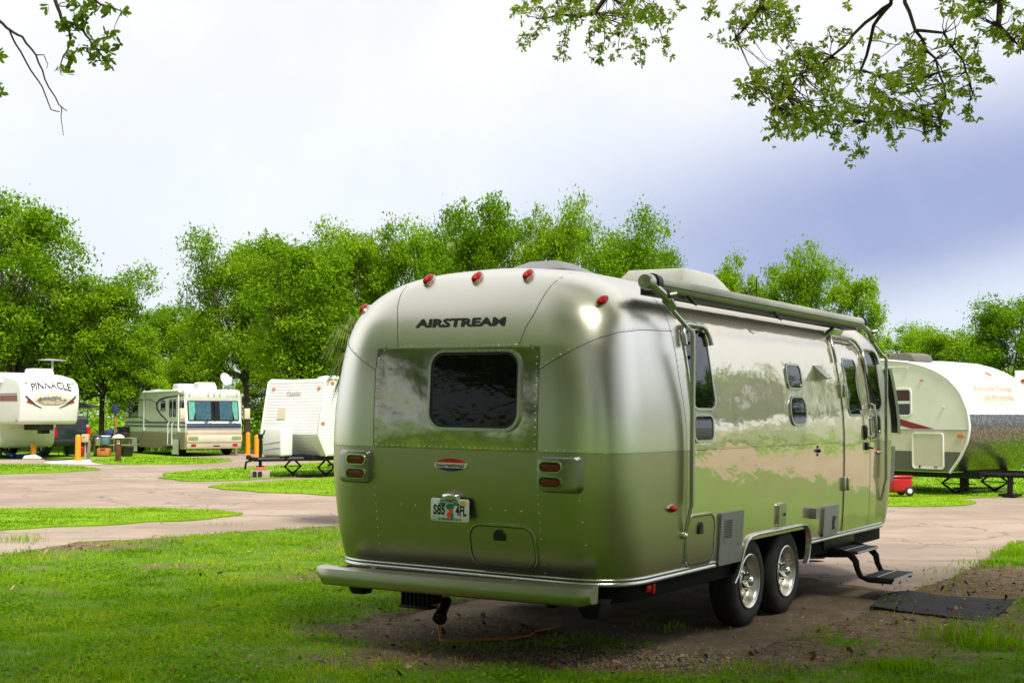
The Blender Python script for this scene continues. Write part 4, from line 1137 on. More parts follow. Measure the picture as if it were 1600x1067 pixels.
b = MB(); P = smooth_poly(G([(62, 724), (80, 720), (130, 718), (200, 719), (175, 724), (150, 726)]), 1); sheet("driveway", P, .006, M['concrete'])

# ---- grass blades and ground cover (nobody could count them)
def blades(pts, h, w, rnd, lean=0.5, z0=None):
    n = len(pts); a = rnd.random(n) * 2 * math.pi; hh = h * (.55 + .9 * rnd.random(n)); ww = w * (.7 + .6 * rnd.random(n))
    dx, dy = np.cos(a), np.sin(a); la = rnd.random(n) * 2 * math.pi; l = lean * hh * (.25 + rnd.random(n))
    lx, ly = np.cos(la) * l, np.sin(la) * l; z = np.full(n, .02) if z0 is None else z0
    V = np.empty((n, 5, 3))
    V[:, 0] = np.stack([pts[:, 0] - dx * ww / 2, pts[:, 1] - dy * ww / 2, z], 1); V[:, 1] = np.stack([pts[:, 0] + dx * ww / 2, pts[:, 1] + dy * ww / 2, z], 1)
    mx, my, mz = pts[:, 0] + lx * .35, pts[:, 1] + ly * .35, z + hh * .6
    V[:, 2] = np.stack([mx + dx * ww * .4, my + dy * ww * .4, mz], 1); V[:, 3] = np.stack([mx - dx * ww * .4, my - dy * ww * .4, mz], 1)
    V[:, 4] = np.stack([pts[:, 0] + lx, pts[:, 1] + ly, z + hh * (1 - .25 * lean)], 1)
    base = np.arange(n)[:, None] * 5
    loops = np.concatenate([base + np.array([0, 1, 2, 3]), base + np.array([3, 2, 4])], 1).ravel(); cnt = np.tile([4, 3], n)
    return V.reshape(-1, 3), loops, cnt
def join(parts):
    vs, ls, cs, ts, o = [], [], [], [], 0
    for v, l, c, t_ in parts: vs.append(v); ls.append(l + o); cs.append(c); ts.append(t_); o += len(v)
    return np.concatenate(vs), np.concatenate(ls), np.concatenate(cs), np.concatenate(ts)
BM_ = tint_mat('grass_blade', (.075, .160, .003), (.38, .46, .014), .6, .42, .05, mid=(.165, .320, .003))
BM2 = tint_mat('verge_blade', (.085, .195, .003), (.46, .50, .03), .6, .46, .04, mid=(.225, .430, .004))
g = np.random.default_rng(11)
def scatter(P, x0, x1, y0, y1, dens, keep):
    n = int((x1 - x0) * (y1 - y0) * dens); x = x0 + (x1 - x0) * g.random(n); y = y0 + (y1 - y0) * g.random(n)
    vis = (np.abs(x) < y * .40 + .8); x, y = x[vis], y[vis]
    k = inside(P, x, y); x, y = x[k], y[k]
    k = g.random(len(x)) < keep(x, y); return np.stack([x[k], y[k]], 1)
parts = []
vpoly = np.array([q for q in VP])
MATP = [gnd(1350, 955), gnd(1418, 926), gnd(1470, 935), gnd(1600, 936), gnd(1550, 980), gnd(1450, 968)]
def keepv(x, y):
    d = dirt_at(x, y) + 2.0 * inside(MATP, x, y); cl = vnoise(x, y, 5.0, 3); return np.where(d > 1.5, 0, np.clip((.66 - d) * 2.2, .045, 1)) * np.clip((cl - .25) * 2.4, .10, 1)
for (y0, y1, dens, h, w) in ((6.8, 10.5, 4600, .034, .0050), (10.5, 14, 2900, .038, .0062), (14, 20, 1500, .044, .008)):
    P = scatter(vpoly, -8, 8.5, y0, y1, dens, keepv); tl = np.clip((vnoise(P[:, 0], P[:, 1], 1.1, 4) - .5) * 1.5 + .46 + g.normal(0, .16, len(P)) + .45 * np.clip(dirt_at(P[:, 0], P[:, 1]) - .30, 0, 1) + (g.random(len(P)) < .05) * .5, 0, 1)
    hs = h * (.55 + .9 * vnoise(P[:, 0] + 9, P[:, 1], 1.7, 3)) ; v, l, c = blades(P, hs, w, g, .9); parts.append((v, l, c, np.repeat(tl, 5)))
# taller tufts
for px, py, nn, h in ((1500, 1005, 240, .16), (1565, 1015, 160, .15), (1400, 1050, 320, .09), (1040, 985, 60, .06), (1480, 896, 60, .05), (1590, 870, 400, .10), (30, 848, 140, .12), (345, 822, 40, .06), (205, 862, 80, .05), (1165, 1050, 160, .07), (170, 1060, 200, .08), (1530, 884, 90, .06), (1575, 985, 120, .10)):
    q0 = gnd(px, py); P = q0 + g.normal(0, 1, (nn, 2)) * np.array([.16, .11]); tl = np.clip(.5 + g.normal(0, .15, nn), 0, 1); v, l, c = blades(P, h, .006, g, .7); parts.append((v, l, c, np.repeat(tl, 5)))
v, l, c, tt = join(parts); go = np_mesh("verge_grass", v, l, c, BM2, tt); tag(go, "patchy short green grass growing through soil on the foreground verge", "grass", kind="stuff")
# low broad-leaved ground cover among the blades
n_ = 0; P = scatter(vpoly, -7, 8, 6.8, 15, 1150, lambda x, y: np.clip((.60 - dirt_at(x, y)) * 2.0, .01, 1) * np.clip((vnoise(x + 3, y + 8, 2.4, 3) - .42) * 4, 0, 1))
n = len(P); a = g.random(n) * 6.283; s = .007 + .008 * g.random(n); tilt = g.normal(0, .45, (n, 2)); zc = .03 + .035 * g.random(n)
V = np.empty((n, 6, 3))
for k in range(6):
    ang = a + k * math.pi / 3; rx = np.cos(ang) * s; ry = np.sin(ang) * s * .8; V[:, k] = np.stack([P[:, 0] + rx, P[:, 1] + ry, zc + rx * tilt[:, 0] + ry * tilt[:, 1]], 1)
tl = np.clip(.5 + g.normal(0, .2, n), 0, 1)
go = np_mesh("ground_cover", V.reshape(-1, 3), np.arange(n * 6), np.full(n, 6), tint_mat('cover_leaf', (.070, .180, .004), (.22, .44, .006), .55, .40, .03), np.repeat(tl, 6)); tag(go, "small round leaved ground cover spreading through the foreground grass", "ground cover", kind="stuff")
# mown lawns farther off
parts = []
for k, P in ISL.items():
    Pa = np.array(P); yl = Pa[:, 1]
    for (y0, y1, dens, h, w) in ((15, 24, 900, .026, .011), (24, 34, 330, .028, .018), (34, 46, 140, .032, .028), (46, 62, 70, .04, .04)):
        if yl.max() < y0 or yl.min() > y1: continue
        Q = scatter(Pa, max(Pa[:, 0].min(), -24), min(Pa[:, 0].max(), 24), max(y0, yl.min()), min(y1, yl.max()), dens, lambda x, y: np.clip((vnoise(x, y, 2.0, 3) - .2) * 2.2, .2, 1))
        if len(Q) == 0: continue
        tl = np.clip((vnoise(Q[:, 0], Q[:, 1], .5, 4) - .5) * 1.5 + .50 + g.normal(0, .13, len(Q)) + .5 * np.exp(-edge_dist(Pa, Q[:, 0], Q[:, 1]) / .30), 0, 1); v, l, c = blades(Q, h, w, g, .7, np.full(len(Q), .020)); parts.append((v, l, c, np.repeat(tl, 5)))
v, l, c, tt = join(parts); go = np_mesh("lawn_grass", v, l, c, BM_, tt); tag(go, "bright short mown grass on the lawns between the drives", "grass", kind="stuff")
# rough weeds under the far trees
P = np.stack([-34 + 62 * g.random(26000), 66 + 26 * g.random(26000)], 1); P = P[np.abs(P[:, 0]) < P[:, 1] * .42]
v, l, c = blades(P, .55 + .5 * vnoise(P[:, 0], P[:, 1], .3, 2), .09, g, .6, np.full(len(P), -.03)); tl = np.clip(.55 + .5 * (vnoise(P[:, 0], P[:, 1], .2, 3) - .5) + g.normal(0, .15, len(P)), 0, 1)
go = np_mesh("tall_weeds", v, l, c, tint_mat('weed_blade', (.12, .21, .012), (.36, .40, .06), .6, .4, .08, mid=(.20, .32, .018)), np.repeat(tl, 5)); tag(go, "tall rough yellow green weeds under the trees behind the motorhome", "weeds", kind="stuff")
# fallen leaves and chips
P = scatter(vpoly, -8, 8.5, 6.8, 17, 75, lambda x, y: np.clip(.12 + 1.3 * (dirt_at(x, y) - .2), .04, 1))
Pm = np.array([AP(u, v) for u, v in zip(g.random(260) * 8 - .5, g.normal(1.9, .9, 260))]); P = np.concatenate([P, Pm])
n = len(P); a = g.random(n) * 6.283; s = (.008 + .026 * g.random(n) ** 2.5); tilt = g.normal(0, .5, (n, 2)); V = np.empty((n, 6, 3)); zc = .040 + .018 * g.random(n)
shp = ((-1, 0), (-.4, .42), (.4, .40), (1.05, 0), (.4, -.40), (-.4, -.42))
for k, (sx, sy) in enumerate(shp):
    rx = (np.cos(a) * sx - np.sin(a) * sy) * s; ry = (np.sin(a) * sx + np.cos(a) * sy) * s; V[:, k] = np.stack([P[:, 0] + rx, P[:, 1] + ry, zc + rx * tilt[:, 0] + ry * tilt[:, 1] + .004 * (abs(sx) > .9)], 1)
V[:, :, 2] = np.maximum(V[:, :, 2], .008)
go = np_mesh("fallen_leaves", V.reshape(-1, 3), np.arange(n * 6), np.full(n, 6), tint_mat('dead_leaf', (.06, .028, .014), (.55, .38, .24), .7, .15, .2, mid=(.22, .10, .045)), np.repeat(g.random(n) ** 1.5, 6)); tag(go, "dry brown fallen leaves scattered over the verge and pad", "leaves", kind="stuff")
# limestone chips at the back edge of the pad
V = []; Lp = []; q = np.concatenate([gnd(*p_) + g.normal(0, 1, (k, 2)) * np.array([.55, .22]) for p_, k in (((1060, 1035), 700), ((930, 1030), 500), ((1170, 1022), 100), ((1330, 975), 60), ((820, 1000), 300))])
for i, (x, y) in enumerate(q):
    s = .004 + .010 * g.random() ** 2; j = g.normal(0, .25, (6, 3)) * s
    V += [(x + s + j[0, 0], y, .02), (x, y + s * .8, .02), (x - s, y + j[2, 1], .02), (x, y - s * .8, .02), (x + j[4, 0], y + j[4, 1], .02 + s * 1.1)]
    o = i * 5; Lp += [o, o + 1, o + 4, o + 1, o + 2, o + 4, o + 2, o + 3, o + 4, o + 3, o, o + 4]
go = np_mesh("limestone_chips", np.array(V), np.array(Lp), np.full(len(q) * 4, 3), M['gravel']); tag(go, "pale limestone chips spilt along the broken edge of the pad", "gravel", kind="stuff")
# black mat on the verge beside the pad
mc_ = 0
mc = [gnd(1356, 953), gnd(1418, 929), gnd(1470, 938), gnd(1592, 939), gnd(1545, 976), gnd(1450, 965)]
MP = densify(mc, .07, .22, 8); Mc = np.mean(MP, 0)
b = MB(); nr = 6; vs = []
for k in range(nr + 1):
    f = 1 - k / (nr + .0001)
    for p_ in MP:
        x, y = Mc + (p_ - Mc) * f; vs.append((x, y, .016 + .034 * float(vnoise(x, y, 3.2, 3)) + (.0 if k == 0 else .006)))
n = len(MP); vs += [(p_[0], p_[1], .02) for p_ in MP]
b.add(vs, [(r * n + i, r * n + (i + 1) % n, (r + 1) * n + (i + 1) % n, (r + 1) * n + i) for r in range(nr) for i in range(n)] + [(i, (i + 1) % n, (nr + 1) * n + (i + 1) % n, (nr + 1) * n + i) for i in range(n)])
tag(b.build("ground_mat", M['mesh'], smooth=60), "crumpled black mat lying on the soil at right of the pad", "mat")
# orange power cord on the ground under the trailer
b = MB(); P = [AP(1.5, .0), AP(1.25, -.06), AP(1.05, .02), AP(.88, -.02), AP(.76, -.12), AP(.66, -.24), AP(.56, -.28), AP(.50, -.36), AP(.53, -.44)]
b.tube([(p_[0], p_[1], .035) for p_ in P] + [tuple(np.append(AP(.56, -.48), .16)), tuple(np.append(AP(.55, -.5), .40))], .010, 8); tag(b.build("power_cord", M['orangecord'], smooth=60), "orange power cord curling on the ground under the silver trailer's bumper", "cord")

# =================================================================== OTHER VEHICLES
def place(root, local, world, azi):
    """put the thing so that its local point lands on the world point, nose pointing at azimuth azi"""
    a = R(azi); f = np.array([math.sin(a), math.cos(a)]); l = np.array([-f[1], f[0]])
    o = np.array(world[:2]) - f * local[0] - l * local[1]
    root.location = (o[0], o[1], 0); root.rotation_euler = (0, 0, R(90 - azi))
XZ = lambda a, c, d: (a, d, c)
def hull(name, prof, hw, m, par, bevel=.05, seg=3, hw0=None):
    b = MB(); b.prism(prof, XZ, -hw if hw0 is None else hw0, hw); return b.build(name, m, par, bevel=bevel, seg=seg)
def SP(y):                                  # a side wall: (x, z, d) with d outwards
    s = 1 if y > 0 else -1
    return lambda x, z, d: (x, y + s * d, z)
def win(fn, cx, cz, w, h, r, par, name="window", fm='white', fw=.05, gm='winglass', off=.012, split=False, shade=False):
    b = MB(); b.ring(rrect(cx, cz, w + 2 * fw, h + 2 * fw, r + fw, 4), rrect(cx, cz, w, h, r, 4), fn, off + .012, -.01); o = b.build(name, M[fm], par)
    b = MB(); b.pad(rrect(cx, cz, w + .01, h + .01, r, 4), fn, off, -.01, 1); b.build("pane", M[gm], o)
    if split:
        b = MB(); b.pad(rrect(cx, cz, w, .06, .01, 2), fn, off + .010, 0, 0); b.build("mullion", M[fm], o)
    return o
def scissor(par, x, y, zt, w=.62, z0=.03, m='blackmetal'):
    b = MB(); zm = (zt + z0) / 2
    for s in (1, -1): b.tube([(x, y, zt), (x + s * w / 2, y, zm), (x, y, z0 + .03)], .032, 6)
    b.tube([(x - w * .55, y, zm), (x + w * .75, y, zm)], .012, 6); b.box((x, y, z0), (.22, .16, .03)); b.box((x, y, zt), (.3, .08, .04))
    b.build("stabiliser_jack", M[m], par)
def vwheel(par, x, y, r=.36, w=.22, s=1, rim='steel'):
    b = MB(); b.lathe([(r * .58, -w), (r * .9, -w), (r, -w * .8), (r, -w * .2), (r * .9, 0), (r * .58, 0)], (x, y, r), (0, s, 0), 28); o = b.build("wheel", M['rubber'], par, smooth=50)
    b = MB(); b.lathe([(r * .60, -.02), (r * .55, -.01), (r * .5, -.05), (r * .2, -.06), (r * .18, -.02), (0, -.015)], (x, y, r), (0, s, 0), 20); b.build("rim", M[rim], o, smooth=50)
def rfac(par, x, y, z, l=.95, w=.7, h=.30, m='white', name="air_conditioner"):
    b = MB(); b.prism([(x - l / 2, z - .05), (x - l / 2, z + h * .7), (x - l / 2 + .08, z + h), (x + l / 2 - .25, z + h), (x + l / 2, z + h * .45), (x + l / 2, z - .05)], XZ, y - w / 2, y + w / 2); b.build(name, M[m], par, bevel=.05, seg=3)
def lampdot(par, fn, x, z, w=.09, h=.045, m='orangelens', name="marker_light"):
    b = MB(); b.pad(rrect(x, z, w, h, h * .45, 4), fn, .03, -.005, 1); b.build(name, M[m], par)

# ---- right-hand white trailer with the metal rock guard
rt = thing("white_trailer", "white trailer with curved nose, metal rock guard and maroon stripe, at the right", "travel trailer")
prof = [(-8, .50), (-.50, .50), (-.25, .80), (-.06, 1.15), (0, 1.45), (-.05, 1.8), (-.22, 2.18), (-.52, 2.48), (-.95, 2.70), (-1.5, 2.84), (-2.4, 2.93), (-4, 3.0), (-8, 3.0)]
HWR = 1.27
hull("body", prof, HWR, M['white'], rt, .035)
nosex = lambda z: float(np.interp(z, [.5, .8, 1.15, 1.45, 1.8, 2.18, 2.48, 2.70, 2.84], [-.50, -.25, -.06, 0, -.05, -.22, -.52, -.95, -1.5]))
def band(z0, z1, name, m, s, off=.006, n=8, x0=-7.97):
    zs = np.linspace(z0, z1, n); poly = [(x0, z0)] + [(nosex(z) - .05, z) for z in zs] + [(x0, z1)]
    b = MB(); b.prism(poly, SP(s * HWR), -.01, off); b.build(name, M[m], rt)
for s in (-1, 1):
    band(1.40, 2.80, "upper_side_panel", 'offwhite', s, .005, 14); band(.94, 1.385, "lower_side_panel", 'beige', s, .006); band(.515, .935, "bottom_skirt", 'taupe', s, .007, 6)
    b = MB(); b.prism([(-8, 1.38), (nosex(1.4) - .05, 1.38), (nosex(1.4) - .05, 1.405), (-8, 1.405)], SP(s * HWR), 0, .018); b.build("belt_moulding", M['palegrey'], rt)
    b = MB(); b.prism([(-5.5, 2.05), (-3.5, 1.92), (-1.75, 1.63), (-.86, 1.415), (-1.42, 1.415), (-1.8, 1.50), (-3.2, 1.72), (-5.5, 1.85)], SP(s * HWR), .004, .010); b.build("stripe", M['maroon'], rt)
    b = MB(); b.tube([(x, s * (HWR - .0), z) for x, z in [(nosex(zz) , zz) for zz in np.linspace(.5, 2.84, 24)] + [(-2.4, 2.93), (-4, 3.0), (-8, 3.0)]], .028, 8); b.build("corner_moulding", M['white'], rt, smooth=60)
    b = MB(); b.tube([(-8, s * (HWR + .012), 2.72), (-1.5, s * (HWR + .012), 2.745)], .012, 6); b.box((-1.49, s * (HWR + .02), 2.72), (.05, .03, .06)); b.build("rain_gutter", M['white'], rt)
SR = SP(-HWR)
win(SR, -1.76, 1.98, .62, .52, .05, rt, split=True, off=.016)
b = MB(); b.pad(rrect(-1.76, 2.115, .60, .22, .03, 3), SR, .020, 0, 0); b.build("window_shade", M['shade'], rt)
b = MB(); b.ring(rrect(-1.02, .95, .80, .78, .07, 5), rrect(-1.02, .95, .72, .70, .05, 5), SR, .030, 0); o = b.build("storage_door", M['white'], rt)
b = MB(); b.pad(rrect(-1.02, .95, .74, .72, .05, 5), SR, .018, 0, 0); b.build("door_panel", M['beige'], o)
b = MB(); b.box((-1.22, -HWR - .035, .61), (.03, .02, .05)); b.box((-.82, -HWR - .035, .61), (.07, .02, .02)); b.build("door_latch", M['black'], o)
lampdot(rt, SR, -.22, 1.27, .15, .07); lampdot(rt, SR, -1.15, 2.45, .07, .03); lampdot(rt, SR, -.62, 1.86, .06, .03, 'palecream', 'side_lamp')
NF = lambda y, z, d: (nosex(z) + d * .95, y, z)
b = MB(); lampdot(rt, lambda y, z, d: (nosex(z) + d * .8, y, z + d * .6), .55, 2.60, .14, .06)
# rock guard: bright tread plate wrapped round the lower nose
rg = bpy.data.materials.new('tread_plate'); rg.use_nodes = True; t = NT(rg.node_tree); p = rg.node_tree.nodes['Principled BSDF']; p.inputs['Metallic'].default_value = 1; p.inputs['Base Color'].default_value = (.55, .55, .53, 1); p.inputs['Roughness'].default_value = .30
co = t.n('ShaderNodeTexCoord').outputs['Object']; wv = t.n('ShaderNodeTexVoronoi'); wv.inputs['Scale'].default_value = 17; t.set(wv.inputs['Vector'], co)
bb = t.n('ShaderNodeBump'); bb.inputs['Strength'].default_value = .22; bb.inputs['Distance'].default_value = .01; t.set(bb.inputs['Height'], wv.outputs['Distance']); t.set(p.inputs['Normal'], bb.outputs[0])
t.set(p.inputs['Base Color'], t.mix(t.ss(wv.outputs['Distance'], .25, .55), (.42, .40, .38, 1), (.24, .23, .22, 1)))
b = MB(); zs = np.linspace(.52, 1.72, 16); ys = np.linspace(-HWR + .02, HWR - .02, 12)
b.add([(nosex(z) + .012, y, z) for z in zs for y in ys], [(i * 12 + j, i * 12 + j + 1, (i + 1) * 12 + j + 1, (i + 1) * 12 + j) for i in range(15) for j in range(11)]); b.build("rock_guard", rg, rt, smooth=60)
b = MB(); b.pad(ell(.0, 2.17, .80, .26, 28), NF, .010, -.005, 3); o = b.build("nose_decal", M['palecream'], rt)
b = MB(); text_mesh(b, "Autumn Ridge", NF, .3, 0, 2.19, .024, .004, .15, width=1.42, height=.15); text_mesh(b, "OUTDOORS", NF, .3, .05, 2.02, .022, .004, .0, width=1.05, height=.10); b.build("decal_lettering", M['palepink'], o, smooth=0)
b = MB(); b.prism([(-2.75, 2.9), (-2.7, 3.07), (-2.6, 3.1), (-2.2, 3.1), (-2.05, 3.05), (-2.0, 2.9)], XZ, -.35, .35); b.build("roof_vent", M['taupe'], rt, bevel=.03)
b = MB(); b.box((-3.6, .75, .44), (7.0, .10, .14)); b.box((-3.6, -.75, .44), (7.0, .10, .14))
for s in (1, -1): b.tube([(-.6, s * .75, .45), (1.35, s * .06, .47)], .06, 6)
b.box((-.5, 0, .45), (.10, 1.5, .12)); b.tube([(1.3, 0, .47), (1.6, 0, .52)], .05, 8); b.build("frame", M['blackmetal'], rt)
scissor(rt, -.75, -.72, .47, .66); scissor(rt, -.75, .72, .47, .66); scissor(rt, -7.2, -.72, .47, .66)
b = MB(); b.tube([(.95, 0, .05), (.95, 0, .85)], .045, 8); b.lathe([(.13, 0), (.13, .02), (0, .03)], (.95, 0, .02), (0, 0, 1), 12); b.build("tongue_jack", M['blackmetal'], rt)
b = MB(); b.tube([(.35, -.42, .05), (.35, -.40, .45)], .06, 8); b.tube([(.30, -.45, .3), (.42, -.38, .3)], .03, 6); b.box((.35, -.42, .05), (.35, .3, .05)); b.build("leg_jack", M['blackmetal'], rt)
for x in (-4.6, -5.5):
    for s in (1, -1): vwheel(rt, x, s * 1.1, .36, .22, s)
place(rt, (-.50, -1.27), at(1484, 738, 28.0)[:2], 143)

# small things round it
wg = thing("wheeled_cooler", "small red plastic cooler on white hubbed wheels on the lawn under the white trailer", "cooler")
b = MB(); b.box((0, 0, .28), (.52, .40, .34)); b.build("tub", M['red'], wg, bevel=.05, seg=3); b = MB(); b.box((0, 0, .47), (.55, .43, .06)); b.build("lid", M['red'], wg, bevel=.02)
for s in (1, -1):
    b = MB(); b.lathe([(.06, -.03), (.11, -.03), (.125, -.015), (.11, 0), (.06, 0)], (.17, s * .22, .125), (0, s, 0), 18); w_ = b.build("wheel", M['rubber'], wg, smooth=50)
    b = MB(); b.lathe([(.075, -.01), (.06, .004), (0, .008)], (.17, s * .22, .125), (0, s, 0), 14); b.build("hub_cap", M['white'], w_)
b = MB(); b.tube([(-.26, -.12, .40), (-.40, -.12, .52), (-.40, .12, .52), (-.26, .12, .40)], .015, 6); b.build("handle", M['black'], wg)
q_ = gnd(1405, 777); wg.scale = (.85, .85, .85); wg.location = (q_[0], q_[1], .03); wg.rotation_euler = (0, 0, R(12))
rp = thing("marker_post", "short dark red wooden post seen beneath the white trailer's tongue", "post")
b = MB(); b.box((0, 0, .30), (.17, .14, .66)); b.build("post", M['brownwood'], rp, bevel=.012); b = MB(); b.box((0, -.075, .5), (.10, .012, .12)); b.build("plate", M['maroon'], rp)
q_ = gnd(1507, 769); rp.location = (q_[0], q_[1], 0)
b = MB(); b.box((0, 0, .06), (1.0, .12, .05), rz=.1); b.box((.45, .16, .05), (.6, .10, .04), rz=-.25); o = b.build("timber_offcuts", M['greywood'], bevel=.008); q_ = gnd(1525, 768); o.location = (q_[0], q_[1], .02); tag(o, "pale timber offcuts lying on the grass beside the dark red post", "timber")

# ---- far white trailer at the right edge, mostly hidden
ht = thing("caravan", "plain white trailer with a red lamp, mostly hidden behind the curved nose trailer", "travel trailer")
hull("body", [(-7, .55), (-.1, .55), (0, .9), (0, 2.9), (-.15, 3.15), (-.4, 3.2), (-7, 3.2)], 1.22, M['white2'], ht, .05)
FR0 = lambda y, z, d: (.0 + d, y, z); SH = SP(-1.22)
lampdot(ht, FR0, -.95, 2.86, .16, .08, 'redlens'); lampdot(ht, FR0, .95, 2.86, .16, .08, 'redlens'); win(FR0, 0, 1.9, 1.2, .7, .06, ht)
b = MB()
for k in range(9): b.prism([(-6.9, .8 + .24 * k), (-.06, .8 + .24 * k), (-.06, .815 + .24 * k), (-6.9, .815 + .24 * k)], SH, 0, .01)
b.build("siding_ribs", M['palegrey'], ht)
b = MB(); b.tube([(-7, -1.24, 3.1), (0, -1.24, 3.1)], .02, 6); b.box((-3.5, 0, .48), (6.8, 1.6, .14)); b.build("gutter_and_frame", M['blackmetal'], ht)
for x in (-3.5, -4.4):
    for s in (1, -1): vwheel(ht, x, s * 1.12, .36, .2, s)
place(ht, (0, -1.22), at(1588, 700, 44)[:2], 200)

# ---- white ribbed trailer left of the silver one
cv = thing("ribbed_trailer", "white ribbed trailer with raked front and gas bottle cover, left of the silver trailer", "travel trailer")
HC = 1.20
cprof = [(-7.2, .60), (-.30, .60), (0, 1.18), (0, 1.21), (-.26, 2.62), (-.30, 2.68), (-.36, 2.71), (-7.2, 2.74)]
hull("body", cprof, HC, M['white2'], cv, .018, 2)
fx = lambda z: float(np.interp(z, [.6, 1.19, 2.62], [-.30, 0.0, -.26]))
FC = lambda y, z, d: (fx(z) + d, y, z); SC = SP(HC)
def ribs(name, z0, z1, step, fn, a0, a1, m, n0=2, dpt=.012):
    b = MB(); z = z0
    while z < z1:
        aa = (a0(z) if callable(a0) else a0); cc = (a1(z) if callable(a1) else a1)
        vs = [fn(a, zz, d) for a in (aa, cc) for zz, d in ((z, .0), (z + step * .12, dpt), (z + step * .55, dpt), (z + step * .80, .0))]
        b.add(vs, [(0, 1, 5, 4), (1, 2, 6, 5), (2, 3, 7, 6)]); z += step
    b.build(name, m, cv, smooth=0)
ribs("front_siding", .63, 2.60, .085, FC, -HC + .05, HC - .05, M['white2'], dpt=.005)
ribs("side_siding", .66, 2.64, .085, SC, -7.1, (lambda z: fx(z) - .06), M['white2'], dpt=.004)
for s in (1, -1):
    b = MB(); b.tube([(fx(.6), s * HC, .6), (fx(1.19) + .01, s * HC, 1.19), (fx(2.62), s * HC, 2.64), (-.36, s * HC, 2.71), (-7.2, s * HC, 2.74)], .028, 8); b.build("corner_trim", M['white'], cv, smooth=50)
b = MB(); text_mesh(b, "Cavalier", FC, .2, -.02, 2.26, .024, .003, .1, width=.62, height=.13); b.build("lettering", M['palegrey'], cv, smooth=0)
b = MB(); b.prism(rrect(-.42, 1.76, .34, .30, .02, 3), FC, .012, .022); b.build("sticker", M['palecream'], cv)
for y in (-.92, .98): lampdot(cv, FC, y, 2.46, .12, .055)
lampdot(cv, SC, -.16, 1.50, .12, .055); lampdot(cv, SC, -.5, 2.60, .12, .055)
b = MB(); b.box((-3.5, 0, .54), (7.0, 1.9, .14))
for s in (1, -1): b.tube([(-.5, s * .8, .52), (1.15, s * .05, .52)], .065, 6)
b.box((.25, 0, .53), (.5, .9, .10)); b.tube([(1.1, 0, .52), (1.38, 0, .55)], .055, 8); b.lathe([(.07, -.05), (.08, 0), (.05, .06), (0, .07)], (1.4, 0, .58), (0, 0, 1), 12); b.build("frame", M['blackmetal'], cv)
b = MB(); b.tube([(1.0, 0, .34), (1.0, 0, 1.12)], .045, 10); b.box((1.0, 0, 1.14), (.10, .10, .12)); b.tube([(1.0, 0, 1.16), (1.02, .15, 1.20), (1.02, .2, 1.3)], .02, 6); b.box((1.0, 0, .33), (.16, .16, .03)); b.build("tongue_jack", M['blackmetal'], cv)
b = MB(); b.tube([(1.25, -.02, .5), (1.3, -.22, .45), (1.28, -.3, .26)], .03, 6); b.build("safety_chain", M['blackmetal'], cv)
b = MB(); b.box((.42, .02, .99), (.42, .82, .80)); o = b.build("gas_bottle_cover", M['white'], cv, bevel=.06, seg=3)
b = MB()
for z in (.80, .96): b.tube([(.636, y, z + .035 * math.sin(y * 4)) for y in np.linspace(-.34, .38, 10)], .006, 5)
b.build("cover_lines", M['palegrey'], o)
scissor(cv, -.75, -.7, .5, .60); scissor(cv, -.75, .7, .5, .60); scissor(cv, -6.4, .7, .5, .6)
for x in (-3.8, -4.65):
    for s in (1, -1): vwheel(cv, x, s * 1.08, .35, .2, s)
b = MB(); b.tube([(-1.9, .7, .50), (-1.9, .75, .36), (-.6, .95, .34)], .03, 6); b.build("entry_step", M['blackmetal'], cv)
rfac(cv, -.95, .55, 2.72, .5, .45, .10, 'white', "roof_vent"); rfac(cv, -3.4, 0, 2.74, .95, .7, .28)
place(cv, (0, HC), at(497, 679, 36.3)[:2], 220)
a_ = R(220); f_ = np.array([math.sin(a_), math.cos(a_)]); jk = np.array(cv.location[:2]) + f_ * 1.0
bl = thing("concrete_block", "hollow concrete block stood under the ribbed trailer's tongue jack", "block"); bl.location = (jk[0], jk[1], 0.0); bl.rotation_euler = (0, 0, R(8))
b = MB(); b.prism(rrect(0, .12, .52, .22, .01, 1), lambda x, z, d: (x, d, z), -.13, .13); b.build("block", M['block'], bl, bevel=.006)
b = MB()
for x in (-.14, .0): b.prism(rrect(x, .12, .11, .15, .02, 3), lambda x, z, d: (x, d, z), -.134, -.12)
b.build("hollow", M['black'], bl)
b = MB(); b.prism([(-.2, .235), (.2, .235), (.12, .31), (-.12, .31)], lambda x, z, d: (x, d, z), -.12, .12); o = b.build("brick_cap", M['terracotta'], bevel=.01); o.location = (jk[0], jk[1], 0); o.rotation_euler = (0, 0, R(8)); tag(o, "orange brick laid on the concrete block below the tongue jack", "brick")

